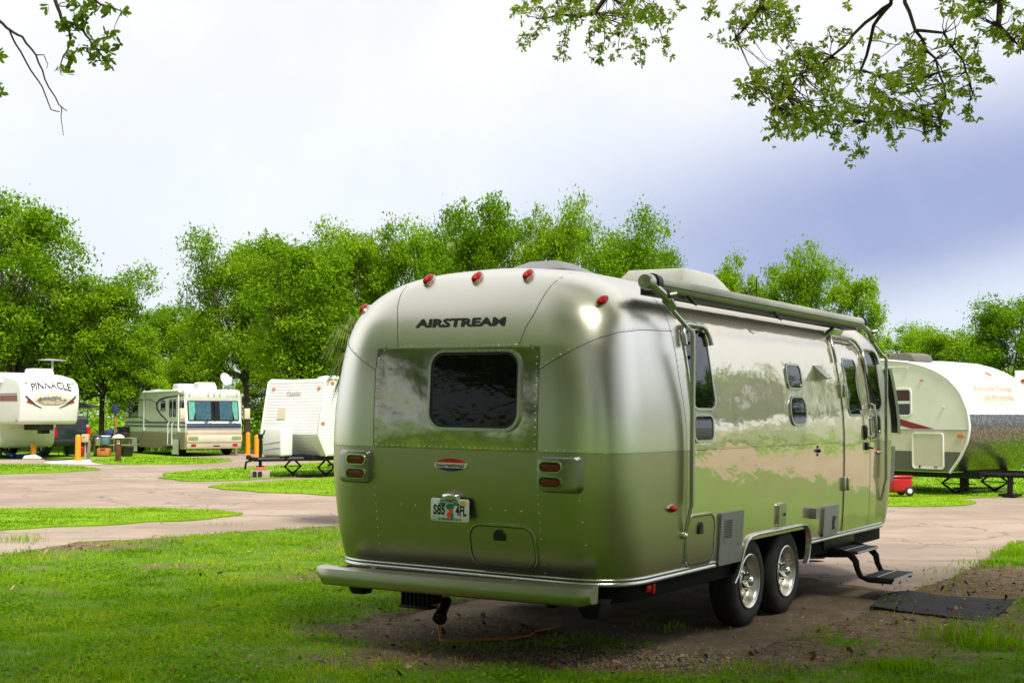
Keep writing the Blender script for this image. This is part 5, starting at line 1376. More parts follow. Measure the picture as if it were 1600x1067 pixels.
# ---- motorhome
mh = thing("motorhome", "cream and white motorhome with blue stripes, teal curtains and a gold lower front, facing right", "motorhome")
HM = 1.25
hull("body", [(-8.6, .62), (-.10, .62), (-.02, 1.0), (0, 1.42), (-.06, 1.5), (-.22, 2.36), (-.20, 2.42), (-.16, 2.72), (-.26, 2.82), (-.6, 2.86), (-8.5, 2.86), (-8.6, 2.78)], HM, M['white'], mh, .05)
SMR = SP(-HM); SML = SP(HM)
fm = lambda z: float(np.interp(z, [.2, .62, 1.0, 1.42, 1.5, 2.36, 2.42, 2.72], [-.02, .06, .06, .03, -.03, -.19, -.17, -.13]))
FM = lambda y, z, d: (fm(z) + d, y, z)
for SS in (SMR, SML):
    b = MB(); b.prism([(-8.55, .30), (-7.5, .30), (-7.45, .62), (-6.45, .62), (-6.4, .28), (-1.72, .28), (-1.66, .70), (-.75, .70), (-.70, .28), (-.06, .28), (-.06, .98), (-8.55, .98)], SS, -.06, .012); b.build("lower_panel", M['tan'], mh)
    b = MB(); b.prism([(-8.55, 1.0), (-.02, 1.0), (-.02, 1.42), (-.10, 1.5), (-.25, 2.74), (-8.55, 2.74)], SS, -.01, .006); b.build("side_panel", M['offwhite'], mh)
    for z0, z1, m in ((1.20, 1.29, 'slate'), (1.36, 1.46, 'slate'), (1.03, 1.06, 'white')):
        b = MB(); b.prism([(-8.55, z0), (-.04, z0), (-.04, z1), (-8.55, z1)], SS, .004, .012); b.build("stripe", M[m], mh)
# the swoosh and pipes on the door side
b = MB(); P = [(-.35, 2.60), (-2.6, 2.52), (-3.5, 2.42), (-3.85, 2.25), (-3.75, 2.0), (-3.3, 1.78), (-2.6, 1.55), (-2.2, 1.40)]
Ps = [Vector((x, -HM - .014, z)) for x, z in P]; b.tube([tuple(q) for q in Ps], [.03, .04, .05, .055, .05, .04, .03, .02], 6); b.build("swoosh", M['darkgrey'], mh)
b = MB(); b.tube([(-4.0, -HM - .014, 2.3), (-4.8, -HM - .014, 2.45), (-8.2, -HM - .014, 2.48)], .014, 5); b.tube([(-8.4, -HM - .014, 1.62), (-6.2, -HM - .014, 1.66), (-5.0, -HM - .014, 1.45)], .02, 5); b.build("pin_stripe", M['darkgrey'], mh)
for (x, z, w, h) in ((-7.3, 2.0, 1.3, .66), (-3.0, 2.16, .55, .42), (-.55, 2.06, .55, .56)): win(SMR, x, z, w, h, .06, mh, fm='black', fw=.025)
dr = MB(); dr.ring(rrect(-1.72, 1.72, 1.02, 1.60, .08, 4), rrect(-1.72, 1.72, .96, 1.54, .06, 4), SMR, .022, 0); dr = dr.build("entry_door", M['white'], mh)
for x in (-1.95, -1.45): win(SMR, x, 2.05, .30, .74, .05, dr, "door_window", fm='black', fw=.02)
b = MB(); b.tube([(-2.05, -HM - .02, 1.42), (-2.05, -HM - .10, 1.38), (-2.05, -HM - .10, .45), (-1.5, -HM - .10, .45), (-1.5, -HM - .10, 1.38), (-1.5, -HM - .02, 1.42)], .025, 6); b.build("grab_rail", M['white'], mh)
b = MB(); b.box((-1.9, -HM - .10, .36), (.7, .3, .04)); b.box((-1.9, -HM + .0, .32), (.7, .25, .12)); b.build("entry_step", M['blackmetal'], mh)
b = MB(); b.tube([(-5.6, -HM - .05, 2.78), (-.7, -HM - .05, 2.78)], .07, 10); o = b.build("awning", M['white'], mh, smooth=60)
b = MB()
for x in (-5.55, -.8): b.box((x, -HM - .06, 1.93), (.06, .06, 1.75)); b.box((x, -HM - .03, 1.1), (.09, .06, .14))
b.build("awning_arm", M['white'], o)
# windscreen, curtains behind it
b = MB(); b.pad(rrect(0, 1.93, 2.30, .86, .06, 5), FM, .018, -.02, 2); ws_ = b.build("windscreen", M['winglass'], mh)
for (y0, y1, m) in ((-1.10, -.82, 'teal'), (.86, 1.10, 'teal'), (-.80, -.12, 'blue'), (.28, .84, 'blue')):
    b = MB(); n = max(4, int((y1 - y0) / .05)); vs = []
    for zz in (1.54, 1.9, 2.32):
        pin = .35 if (m == 'teal' and zz == 1.54) else 0
        for k in range(n + 1):
            y = y0 + (y1 - y0) * k / n; y = y + (((y0 if y0 < 0 else y1) - y) * pin); vs.append(FM(y, zz, .024 + (.010 if k % 2 else 0)))
    b.add(vs, [(r * (n + 1) + k, r * (n + 1) + k + 1, (r + 1) * (n + 1) + k + 1, (r + 1) * (n + 1) + k) for r in range(2) for k in range(n)]); b.build("curtain", M[m], ws_)
b = MB(); b.box((-.02, .06, 1.93), (.05, .05, .86)); b.build("pillar", M['black'], ws_)
for y in (-.45, .65):
    b = MB(); b.tube([FM(y, 1.50, .03), FM(y + .14, 1.42, .05)], .018, 5); b.tube([FM(y, 1.53, .04), FM(y + .3, 1.38, .05)], .012, 5); b.build("wiper", M['black'], ws_)
for z0, z1, m, nm in ((1.20, 1.285, 'navy', "front_stripe"), (1.345, 1.385, 'navy', "front_stripe"), (.90, 1.08, 'champagne', "front_band"), (.30, .50, 'champagne', "lower_bumper"), (.50, .57, 'offwhite', "bumper_strip")):
    b = MB(); b.prism(rrect(0, (z0 + z1) / 2, 2.44, z1 - z0, .01, 1), FM, -.12, .016 if 'stripe' in nm else .05); b.build(nm, M[m], mh, bevel=.006)
b = MB(); b.prism(rrect(0, .73, 2.46, .32, .05, 3), FM, -.3, .075); b.build("front_bumper", M['beige'], mh, bevel=.04)
for y in (-.93, .93):
    b = MB(); b.pad(rrect(y, .76, .36, .14, .04, 4), FM, .09, .05, 1); o = b.build("headlight", M['chrome'], mh)
    b = MB(); b.pad(rrect(y + (-.22 if y < 0 else .22), .76, .07, .13, .02, 3), FM, .09, .05, 0); b.build("turn_signal", M['orangelens'], mh)
    b = MB(); b.pad(rrect(y, .45, .22, .10, .02, 3), FM, .06, .03, 0); b.build("fog_light", M['redlens'], mh)
b = MB(); b.prism(rrect(.1, .42, .3, .05, .01, 2), FM, .04, .055); b.build("tow_slot", M['black'], mh)
b = MB(); text_mesh(b, "Bounder", FM, .2, .78, 2.50, .10, .002, .1, width=.42, height=.10); b.build("lettering", M['palegrey'], mh, smooth=0)
for y in (-1.05, -.22, .05, .30, 1.08): lampdot(mh, lambda y_, z, d: (fm(z) + d + .02, y_, z), y, 2.70, .07, .035)
for s in (-1, 1):
    b = MB(); b.tube([(-.3, s * 1.2, 1.65), (.10, s * 1.42, 1.72)], .03, 6); b.box((.12, s * 1.45, 1.80), (.12, .24, .46)); b.build("wing_mirror", M['palecream'], mh, bevel=.05)
sl_ = MB(); sl_.box((-3.2, HM + .20, 1.75), (4.4, .40, 1.75)); sl_ = sl_.build("slide_out", M['beige'], mh, bevel=.03)
b = MB(); b.tube([(-5.4, HM + .42, 2.64), (-1.0, HM + .42, 2.64)], .06, 8); b.build("slide_awning", M['white'], sl_)
b = MB(); b.box((-1.04, HM + .1, 1.95), (.12, .22, .9)); b.build("slide_gap", M['shade'], mh)
for x in (-1.2, -6.95):
    for s in (1, -1): vwheel(mh, x, s * 1.18, .42, .28, s)
    b = MB(); b.add([(x - .46, -1.30, .05), (x + .46, -1.30, .05), (x + .40, -1.29, .70), (x - .40, -1.29, .70), (x - .46, -1.0, .05), (x + .46, -1.0, .05)], [(0, 1, 2, 3), (4, 5, 1, 0)]); b.build("wheel_cover", M['white'], mh)
b = MB(); b.box((-4.25, 0, .42), (8.0, 1.9, .3)); b.build("chassis", M['under'], mh)
b = MB(); b.box((-.0, 1.0, .30), (.10, .10, .52)); b.build("levelling_jack", M['steel'], mh)
rfac(mh, -3.6, -.1, 2.86, 1.0, .75, .30); rfac(mh, -1.3, .05, 2.86, .9, .75, .32); rfac(mh, -6.6, -.4, 2.86, .5, .5, .10, 'white', "roof_vent")
b = MB()
dn = Vector((.85, .35, .40)).normalized(); dc = Vector((-.9, .82, 3.30))
b.lathe([(0, .0), (.12, .008), (.22, .03), (.30, .065), (.305, .06), (.22, .018), (0, -.015)], dc, dn, 24); o = b.build("satellite_dish", M['white'], mh, smooth=60)
b = MB(); b.tube([(-.95, .75, 2.86), (-.95, .78, 3.05), tuple(dc - dn * .02)], .04, 8); b.tube([tuple(dc + Vector((0, 0, -.28))), tuple(dc + dn * .36 + Vector((0, 0, -.12)))], .02, 6); b.box(tuple(dc + dn * .38 + Vector((0, 0, -.10))), (.10, .09, .13)); b.build("dish_arm", M['white'], o)
place(mh, (0, -HM), at(290, 700, 57.0)[:2], 147)

# ---- fifth-wheel trailer at the left edge
fw5 = thing("fifth_wheel_trailer", "tall white fifth wheel trailer with brown stripes and a mountain mural on its nose", "fifth wheel trailer")
HP = 1.22
pprof = [(-11, .40), (-2.35, .40), (-2.15, .55), (-2.08, .8), (-2.08, 1.38), (-.22, 1.38), (-.10, 1.42), (.02, 2.0), (.06, 2.4), (.02, 2.75), (-.12, 3.02), (-.4, 3.18), (-1.4, 3.36), (-3, 3.48), (-11, 3.5)]
hull("body", pprof, HP, M['white'], fw5, .16, 4)
fp = lambda z: float(np.interp(z, [1.38, 1.42, 2.0, 2.4, 2.75, 3.02, 3.18], [-.22, -.10, .02, .06, .02, -.12, -.4]))
FPN = lambda y, z, d: (fp(z) + d - (.16 - math.sqrt(max(0, .16 ** 2 - max(0, abs(y) - (HP - .16)) ** 2))) * .8, y, z); SPR = SP(-HP)
b = MB(); text_mesh(b, "PINNACLE", FPN, .4, .04, 2.68, .016, .008, 0, width=1.64, height=.30, arch=.10); b.build("lettering", M['ink'], fw5, smooth=0)
b = MB(); b.pad(ell(.05, 2.38, .76, .25, 28), FPN, .012, 0, 3); mu = b.build("mountain_mural", M['palecream'], fw5)
b = MB(); b.prism([(-.60, 2.30), (-.45, 2.44), (-.36, 2.40), (-.18, 2.52), (-.02, 2.42), (.16, 2.56), (.32, 2.44), (.44, 2.50), (.66, 2.32), (.5, 2.24), (-.45, 2.24)], FPN, .012, .020); b.build("mountains", M['mtn1'], mu)
b = MB(); b.prism([(-.50, 2.24), (-.2, 2.34), (.05, 2.27), (.3, 2.36), (.6, 2.26), (.35, 2.16), (-.25, 2.15)], FPN, .014, .024); b.build("foothills", M['mtn2'], mu)
b = MB()
for P in ([(-.18, 2.52), (-.26, 2.44), (-.19, 2.46), (-.13, 2.43)], [(.16, 2.56), (.06, 2.46), (.15, 2.49), (.22, 2.46)], [(.44, 2.50), (.38, 2.44), (.44, 2.46), (.50, 2.43)]): b.prism(P, FPN, .021, .026)
b.build("snow_peaks", M['white'], mu)
for s in (-1, 1):
    b = MB(); b.prism([(s * 1.17, 2.56), (s * 1.0, 2.50), (s * .86, 2.36), (s * .62, 2.14), (s * .90, 2.20), (s * 1.17, 2.30)], FPN, .0, .016); b.build("nose_stripe", M['rust'], fw5)
    b = MB(); P = [(s * 1.0, 2.48), (s * .82, 2.34), (s * .62, 2.16), (s * .36, 2.03), (s * .40, 2.02), (s * .68, 2.13), (s * .90, 2.30), (s * 1.06, 2.46)]; b.prism(P, FPN, .010, .02); b.build("nose_swoosh", M['darkgrey'], fw5)
    SS = SP(s * HP)
    b = MB(); b.prism([(-10.9, 2.52), (-.30, 2.52), (-.25, 2.28), (-10.9, 2.36)], SS, -.01, .008); b.build("side_stripe", M['rust'], fw5)
    b = MB(); b.prism([(-10.9, 2.56), (-.30, 2.56), (-.30, 2.59), (-10.9, 2.60)], SS, -.01, .008); b.build("side_line", M['darkgrey'], fw5)
    b = MB(); b.tube([(-10.8, s * (HP + .05), 3.15), (-1.7, s * (HP + .05), 3.10)], .08, 8); o = b.build("awning", M['white'], fw5, smooth=60)
    b = MB(); b.tube([(-1.8, s * (HP + .08), 3.1), (-1.8, s * (HP + .08), 1.7), (-1.9, s * (HP + .03), 1.5)], .03, 6); b.tube([(-1.8, s * (HP + .08), 1.8), (-2.4, s * (HP + .08), 2.5)], .025, 6); b.build("awning_arm", M['white'], o)
    win(SS, -2.9, 2.35, .7, .8, .06, fw5)
for y in (-.95, .95): lampdot(fw5, FPN, y, 3.00, .10, .05)
lampdot(fw5, SPR, -.30, 1.52, .07, .05, 'darkred')
b = MB(); b.ring(rrect(0, .95, 1.5, .56, .06, 4), rrect(0, .95, 1.46, .52, .05, 4), lambda y, z, d: (-2.08 + d, y, z), .012, 0); b.build("front_hatch", M['white'], fw5)
b = MB(); b.box((-1.0, 0, 1.25), (1.6, .5, .22)); b.box((-.55, 0, 1.15), (.35, .35, .3)); b.build("pin_box", M['blackmetal'], fw5)
for s in (1, -1):
    b = MB(); b.box((-2.35, s * .95, .35), (.09, .09, .66)); b.box((-2.35, s * .95, .03), (.26, .26, .03)); b.build("landing_leg", M['blackmetal'], fw5)
for x in (-7.2, -8.1):
    for s in (1, -1): vwheel(fw5, x, s * 1.1, .38, .22, s)
rfac(fw5, -1.15, .05, 3.30, 1.0, .8, .30)
b = MB(); b.tube([(-1.7, .85, 3.3), (-1.7, .85, 3.98)], .045, 8); b.add([(-1.95, .35, 4.0), (-1.45, .35, 3.98), (-1.5, .85, 4.03), (-1.9, .85, 4.05), (-1.95, 1.35, 4.0), (-1.45, 1.35, 3.98), (-1.95, .35, 3.97), (-1.45, .35, 3.95), (-1.5, .85, 3.96), (-1.9, .85, 3.97), (-1.95, 1.35, 3.97), (-1.45, 1.35, 3.95)], [(0, 1, 2, 3), (3, 2, 5, 4), (9, 8, 7, 6), (10, 11, 8, 9), (0, 6, 7, 1), (4, 5, 11, 10), (0, 3, 9, 6), (3, 4, 10, 9), (1, 7, 8, 2), (2, 8, 11, 5)]); b.build("television_aerial", M['palegrey'], fw5)
place(fw5, (0, -HP), at(31, 660, 52.0)[:2], 136)
a_ = R(136); f5 = np.array([math.sin(a_), math.cos(a_)]); l5 = np.array([-f5[1], f5[0]]); o5 = np.array(fw5.location[:2])
P5 = lambda x, y: o5 + f5 * x + l5 * y
b = MB(); P = [gnd(-10, 706), gnd(8, 713), gnd(22, 716), gnd(40, 715), gnd(62, 713)]; b.tube([(P[0][0], P[0][1], .35)] + [(q[0], q[1], z) for q, z in zip(P[1:], (.20, .09, .09, .09))], .085, 10); tag(b.build("sewer_hose", M['bluehose'], smooth=60), "blue sewer hose lying under the fifth wheel trailer", "hose")
b = MB(); q = gnd(50, 717); b.prism([(-.35, 0), (-.25, .14), (.1, .17), (.35, .05), (.35, 0)], lambda x, z, d: (q[0] + x, q[1] + d, z), -.15, .15); tag(b.build("wheel_chock", M['white'], bevel=.02), "white plastic support on the ground under the fifth wheel trailer", "chock")
b = MB(); P = [gnd(70, 719), gnd(90, 720), (gnd(110, 718)), gnd(120, 716.5)]; b.tube([(x, y, .03) for x, y in P], .025, 6); tag(b.build("power_cord", M['black'], smooth=60), "black power cord on the concrete beside the orange bollard", "cord")

# ---- dark car behind the fifth wheel
sv = thing("parked_car", "dark green sport utility car half hidden behind the fifth wheel trailer", "car")
cp = [(-2.25, .42), (2.3, .42), (2.32, .72), (2.2, .98), (1.15, 1.08), (.55, 1.62), (.2, 1.70), (-1.85, 1.70), (-2.02, 1.62), (-2.25, 1.05), (-2.28, .7)]
hull("body", cp, .90, M['suv'], sv, .09, 4)
for s in (1, -1):
    SS = SP(s * .90)
    for P in ([(-1.0, 1.10), (-1.9, 1.10), (-1.78, 1.56), (-1.0, 1.58)], [(-.92, 1.10), (.0, 1.10), (.0, 1.58), (-.92, 1.58)], [(.08, 1.10), (.95, 1.12), (.50, 1.54), (.08, 1.58)]):
        b = MB(); b.prism(P, SS, -.02, .006); b.build("side_window", M['winglass'], sv)
    for x in (-1.4, 1.4): vwheel(sv, x, s * .88, .36, .22, s)
    b = MB(); b.pad(rrect(s * .78, 1.0, .16, .42, .03, 3), lambda y, z, d: (-2.20 - d - .06 * (z < 1.0), y, z), .05, -.06, 1); b.build("tail_light", M['redlens'], sv)
    b = MB(); b.pad(rrect(s * .78, 1.28, .14, .12, .03, 3), lambda y, z, d: (-2.13 - d, y, z), .05, -.06, 1); b.build("reversing_light", M['palegrey'], sv)
b = MB(); b.pad(rrect(0, 1.35, 1.4, .44, .08, 4), lambda y, z, d: (-2.145 + .32 * (z - 1.35) - d, y, z), .02, -.03, 1); b.build("rear_window", M['winglass'], sv)
b = MB(); b.box((-2.28, 0, .58), (.12, 1.78, .22)); b.build("rear_bumper", M['black'], sv, bevel=.03); b = MB(); b.box((2.30, 0, .58), (.12, 1.78, .22)); b.build("front_bumper", M['black'], sv, bevel=.03)
q = at(70, 700, 58.5)[:2]; sv.location = (q[0], q[1], 0); sv.rotation_euler = (0, 0, R(138))

# ---- bollards
def bollard(px, py, label, h=.98):
    b_ = thing("bollard", label, "bollard", group="orange yellow bollards by the hookups")
    b = MB(); b.lathe([(.105, -.02), (.105, h - .08), (.095, h - .03), (.06, h), (0, h + .012)], (0, 0, 0), (0, 0, 1), 20); b.build("post", M['bollard'], b_, smooth=50)
    b = MB(); b.lathe([(.17, 0), (.17, .03), (.11, .05)], (0, 0, 0), (0, 0, 1), 16); b.build("base_ring", M['bollard'], b_, smooth=50)
    q = gnd(px, py); b_.location = (q[0], q[1], 0); return b_
bollard(121.5, 719.5, "orange yellow bollard on the concrete beside the beige utility box")
bollard(52, 716.5, "orange yellow bollard standing under the fifth wheel trailer", .62)
bollard(387, 710.5, "tall orange yellow bollard right of the motorhome")
bollard(401, 713, "orange yellow bollard half hidden by the ribbed white trailer", .9)

# ---- utility pedestal, number post
ub = thing("utility_pedestal", "beige electrical box on a grey post next to an orange bollard", "utility box")
b = MB(); b.box((0, 0, .82), (.26, .24, .32)); b.build("meter_box", M['boxbeige'], ub, bevel=.02); b = MB(); b.box((-.03, -.125, .86), (.10, .01, .06)); b.build("socket_flap", M['tan'], ub)
b = MB(); b.tube([(0, 0, 0), (0, 0, .70)], .03, 8); b.build("pipe", M['palegrey'], ub); b = MB(); b.box((.12, .06, .35), (.11, .11, .76)); b.build("timber_post", M['greywood'], ub, bevel=.008)
q = gnd(133, 717); ub.location = (q[0], q[1], 0)
np_ = thing("site_post", "dark red brown site post with a pale lamp hood and a white number plate", "site post")
b = MB(); b.box((0, 0, .42), (.17, .17, .86)); b.build("post", M['brownwood'], np_, bevel=.012)
b = MB(); b.lathe([(.22, .86), (.235, .88), (.19, .95), (.10, 1.0), (0, 1.015)], (0, 0, 0), (0, 0, 1), 20); b.lathe([(.22, .86), (.0, .86)], (0, 0, 0), (0, 0, 1), 20); b.build("lamp_hood", M['palecream'], np_, smooth=50)
b = MB(); b.prism(rrect(.02, .72, .12, .15, .01, 2), lambda x, z, d: (x, -.085 - d, z), 0, .01); o = b.build("number_plate", M['white'], np_)
b = MB(); text_mesh(b, "6", lambda x, z, d: (x, -.085 - d, z), .1, .02, .685, .0115, .002, 0, width=.05, height=.075); b.build("number", M['ink'], o, smooth=0)
q = gnd(184.5, 720.5); np_.location = (q[0], q[1], 0)

# ---- camp furniture between the fifth wheel and the motorhome
q = at(178, 700, 58.5)[:2]
pt = thing("picnic_table", "brown picnic table with metal loop legs loaded with camp gear, left of the motorhome", "picnic table", (q[0], q[1], 0), R(8))
b = MB()
for k in range(4): b.box((0, -.33 + .22 * k, .74), (1.9, .19, .04))
b.build("tabletop", M['greywood'], pt, bevel=.006)
for s in (1, -1):
    b = MB(); b.box((0, s * .72, .44), (1.9, .25, .04)); b.build("seat", M['greywood'], pt, bevel=.006)
for x in (-.7, .7):
    b = MB(); b.tube([(x, -.82, .42), (x, -.75, .08), (x, -.55, .03), (x, .55, .03), (x, .75, .08), (x, .82, .42)], .028, 8); b.tube([(x, -.4, .03), (x, -.3, .72), (x, .3, .72), (x, .4, .03)], .028, 8); b.build("loop_leg", M['steel'], pt, smooth=60)
TQ = lambda x, y: np.array([q[0] + x * math.cos(R(8)) - y * math.sin(R(8)), q[1] + x * math.sin(R(8)) + y * math.cos(R(8))])
def prop(name, label, cat, build, xy, z=0.0, rz=0.0):
    o = thing(name, label, cat, (xy[0], xy[1], z), rz); build(o); return o
def _cool(o):
    b = MB(); b.box((0, 0, .17), (.55, .34, .34)); b.build("tub", M['cooler'], o, bevel=.03); b = MB(); b.box((0, 0, .37), (.58, .37, .06)); b.build("lid", M['offwhite'], o, bevel=.02)
prop("cool_box", "blue grey cool box under the picnic table top", "cool box", _cool, TQ(-.35, -.72), .46)
def _crate(o):
    b = MB(); b.box((0, 0, .16), (.52, .36, .32)); b.build("crate", M['orangebox'], o, bevel=.02); b = MB(); b.box((0, -.185, .27), (.2, .015, .05)); b.build("grip", M['black'], o)
prop("storage_crate", "orange brown storage crate on the grass in front of the picnic table", "crate", _crate, TQ(-.25, -1.05), .0)
def _tub(o):
    b = MB(); b.lathe([(.0, .0), (.24, .0), (.30, .36), (.32, .37), (.29, .36), (.0, .05)], (0, 0, 0), (0, 0, 1), 20); b.build("tub", M['black'], o, smooth=40)
prop("black_tub", "black tub on the grass right of the red brown site post", "tub", _tub, at(198, 700, 57.5)[:2])
def _pot(o):
    b = MB(); b.lathe([(0, 0), (.20, 0), (.205, .02), (.205, .30), (.215, .31), (.21, .32)], (0, 0, 0), (0, 0, 1), 24); b.build("pot", M['steel'], o, smooth=40); b = MB(); b.blob((0, 0, .34), (.19, .19, .12), 0, 16, 8); b.build("cloth", M['bluecloth'], o)
    b = MB(); b.lathe([(.16, -.42), (.16, -.38), (.04, -.36), (.04, -.02), (.2, -.01), (.2, 0)], (0, 0, 0), (0, 0, 1), 14); b.build("burner_stand", M['blackmetal'], o)
prop("steel_pot", "steel pot topped with dark blue cloth on a black burner stand", "pot", _pot, at(152, 700, 57.5)[:2], .44)
def _bag(o):
    b = MB(); b.blob((0, 0, .17), (.22, .18, .18), 0, 16, 10, .8); b.blob((.10, .05, .30), (.12, .12, .12), 0, 12, 8); b.build("bag", M['bluecloth'], o)
prop("cloth_bag", "dark blue cloth bag on the picnic table", "bag", _bag, TQ(-.25, .1), .76)
def _stove(o):
    b = MB(); b.box((0, 0, .12), (.55, .35, .2)); b.build("case", M['black'], o, bevel=.02); b = MB(); b.box((0, .17, .32), (.55, .03, .30)); b.build("lid", M['blackmetal'], o)
    b = MB(); b.tube([(-.2, .05, .22), (-.22, .05, .48)], .03, 6); b.tube([(.1, 0, .22), (.1, 0, .42)], .05, 8); b.build("bottles", M['black'], o)
prop("camp_stove", "black camp stove with its lid raised on the picnic table", "stove", _stove, TQ(.35, .0), .76)
def _cab(o):
    b = MB(); b.box((0, 0, .35), (.62, .4, .62)); b.build("cabinet", M['cooler'], o, bevel=.02)
    b = MB(); b.box((0, 0, .68), (.7, .46, .04)); b.build("top", M['palegrey'], o)
    b = MB(); b.box((-.5, 0, .66), (.4, .3, .03)); b.tube([(-.62, 0, 0), (-.62, 0, .66)], .015, 6); b.tube([(-.4, 0, 0), (-.4, 0, .66)], .015, 6); b.build("side_shelf", M['palegrey'], o)
prop("camp_cabinet", "blue grey camp cupboard with a side shelf behind the orange bollard", "cupboard", _cab, at(114, 700, 58)[:2])
def _lant(o):
    b = MB(); b.tube([(0, 0, 0), (0, 0, 1.75)], .02, 8); b.lathe([(.22, 0), (.02, .05)], (0, 0, 0), (0, 0, 1), 10); b.build("pole", M['black'], o); b = MB(); b.lathe([(0, 0), (.10, .02), (.12, .12), (.05, .2), (0, .22)], (.14, 0, .98), (0, 0, 1), 12); b.tube([(0, 0, 1.2), (.14, 0, 1.2)], .012, 6); b.build("lantern", M['blackmetal'], o)
prop("lantern_pole", "thin black pole with a dark lantern right of the dark green car", "lantern pole", _lant, at(105, 700, 57.5)[:2])
def _can(o):
    b = MB(); b.box((0, 0, .2), (.2, .3, .4)); b.build("can", M['red'], o, bevel=.05, seg=3); b = MB(); b.tube([(0, -.1, .4), (0, -.05, .46), (0, .08, .46), (0, .1, .4)], .02, 6); b.build("handle", M['red'], o)
prop("fuel_can", "small red fuel can just right of the orange bollard", "fuel can", _can, at(127, 700, 57)[:2])
def _broom(o):
    b = MB(); b.tube([(-.04, 0, 0), (0, 0, 1.85)], .022, 6); b.tube([(.10, 0, 0), (.03, 0, 1.85)], .022, 6); b.build("handles", M['greywood'], o)
    b = MB(); b.lathe([(0, 0), (.14, .0), (.15, .18), (.13, .34), (0, .38)], (.02, 0, 1.82), (0, 0, 1), 12); b.build("covered_head", M['bluecloth'], o)
    b = MB(); b.tube([(.06, -.02, 1.2), (.0, -.02, 1.8)], .035, 6); b.build("orange_grip", M['orangebox'], o)
prop("upright_brooms", "brooms stood upright under a dark blue cover among the camp gear", "broom", _broom, at(179, 700, 60)[:2])
def _can2(o):
    b = MB(); b.add([(-1.2, -1, 2.15), (1.2, -1, 2.05), (1.2, 1, 2.15), (-1.2, 1, 2.2), (0, 0, 2.45)], [(0, 1, 4), (1, 2, 4), (2, 3, 4), (3, 0, 4)]); b.build("canopy", M['black'], o)
    for s in ((-1.15, -.95), (1.15, -.95), (1.15, .95), (-1.15, .95)):
        b = MB(); b.tube([(s[0], s[1], 0), (s[0], s[1], 2.1)], .02, 6); b.build("leg", M['blackmetal'], o)
prop("shade_canopy", "small dark fabric shade canopy showing beyond the fifth wheel trailer's nose", "canopy", _can2, at(108, 690, 63)[:2])

# =================================================================== TREES
LEAF_A = tint_mat('oak_leaf', (.060, .140, .005), (.34, .49, .024), .6, .48, .05, mid=(.180, .345, .009), vary=.22)
LEAF_B = tint_mat('bright_leaf', (.085, .185, .006), (.41, .55, .028), .6, .48, .05, mid=(.230, .405, .012), vary=.22)
LEAF_N = tint_mat('near_oak_leaf', (.070, .145, .010), (.56, .62, .08), .5, .58, .10, mid=(.260, .400, .025))
def rand_unit(n, r_):
    v = r_.normal(0, 1, (n, 3)); return v / np.linalg.norm(v, axis=1)[:, None]
def leaf_quads(C, size, r_, up=.5, el=.5):
    n = len(C); nrm = rand_unit(n, r_); nrm[:, 2] = np.abs(nrm[:, 2]) + up; nrm /= np.linalg.norm(nrm, axis=1)[:, None]
    t_ = np.cross(nrm, rand_unit(n, r_)); t_ /= np.linalg.norm(t_, axis=1)[:, None] + 1e-9; s_ = np.cross(nrm, t_)
    L = (size * (.6 + .8 * r_.random(n)))[:, None]; Wd = L * el
    return np.stack([C - t_ * L, C + s_ * Wd, C + t_ * L, C - s_ * Wd], 1)
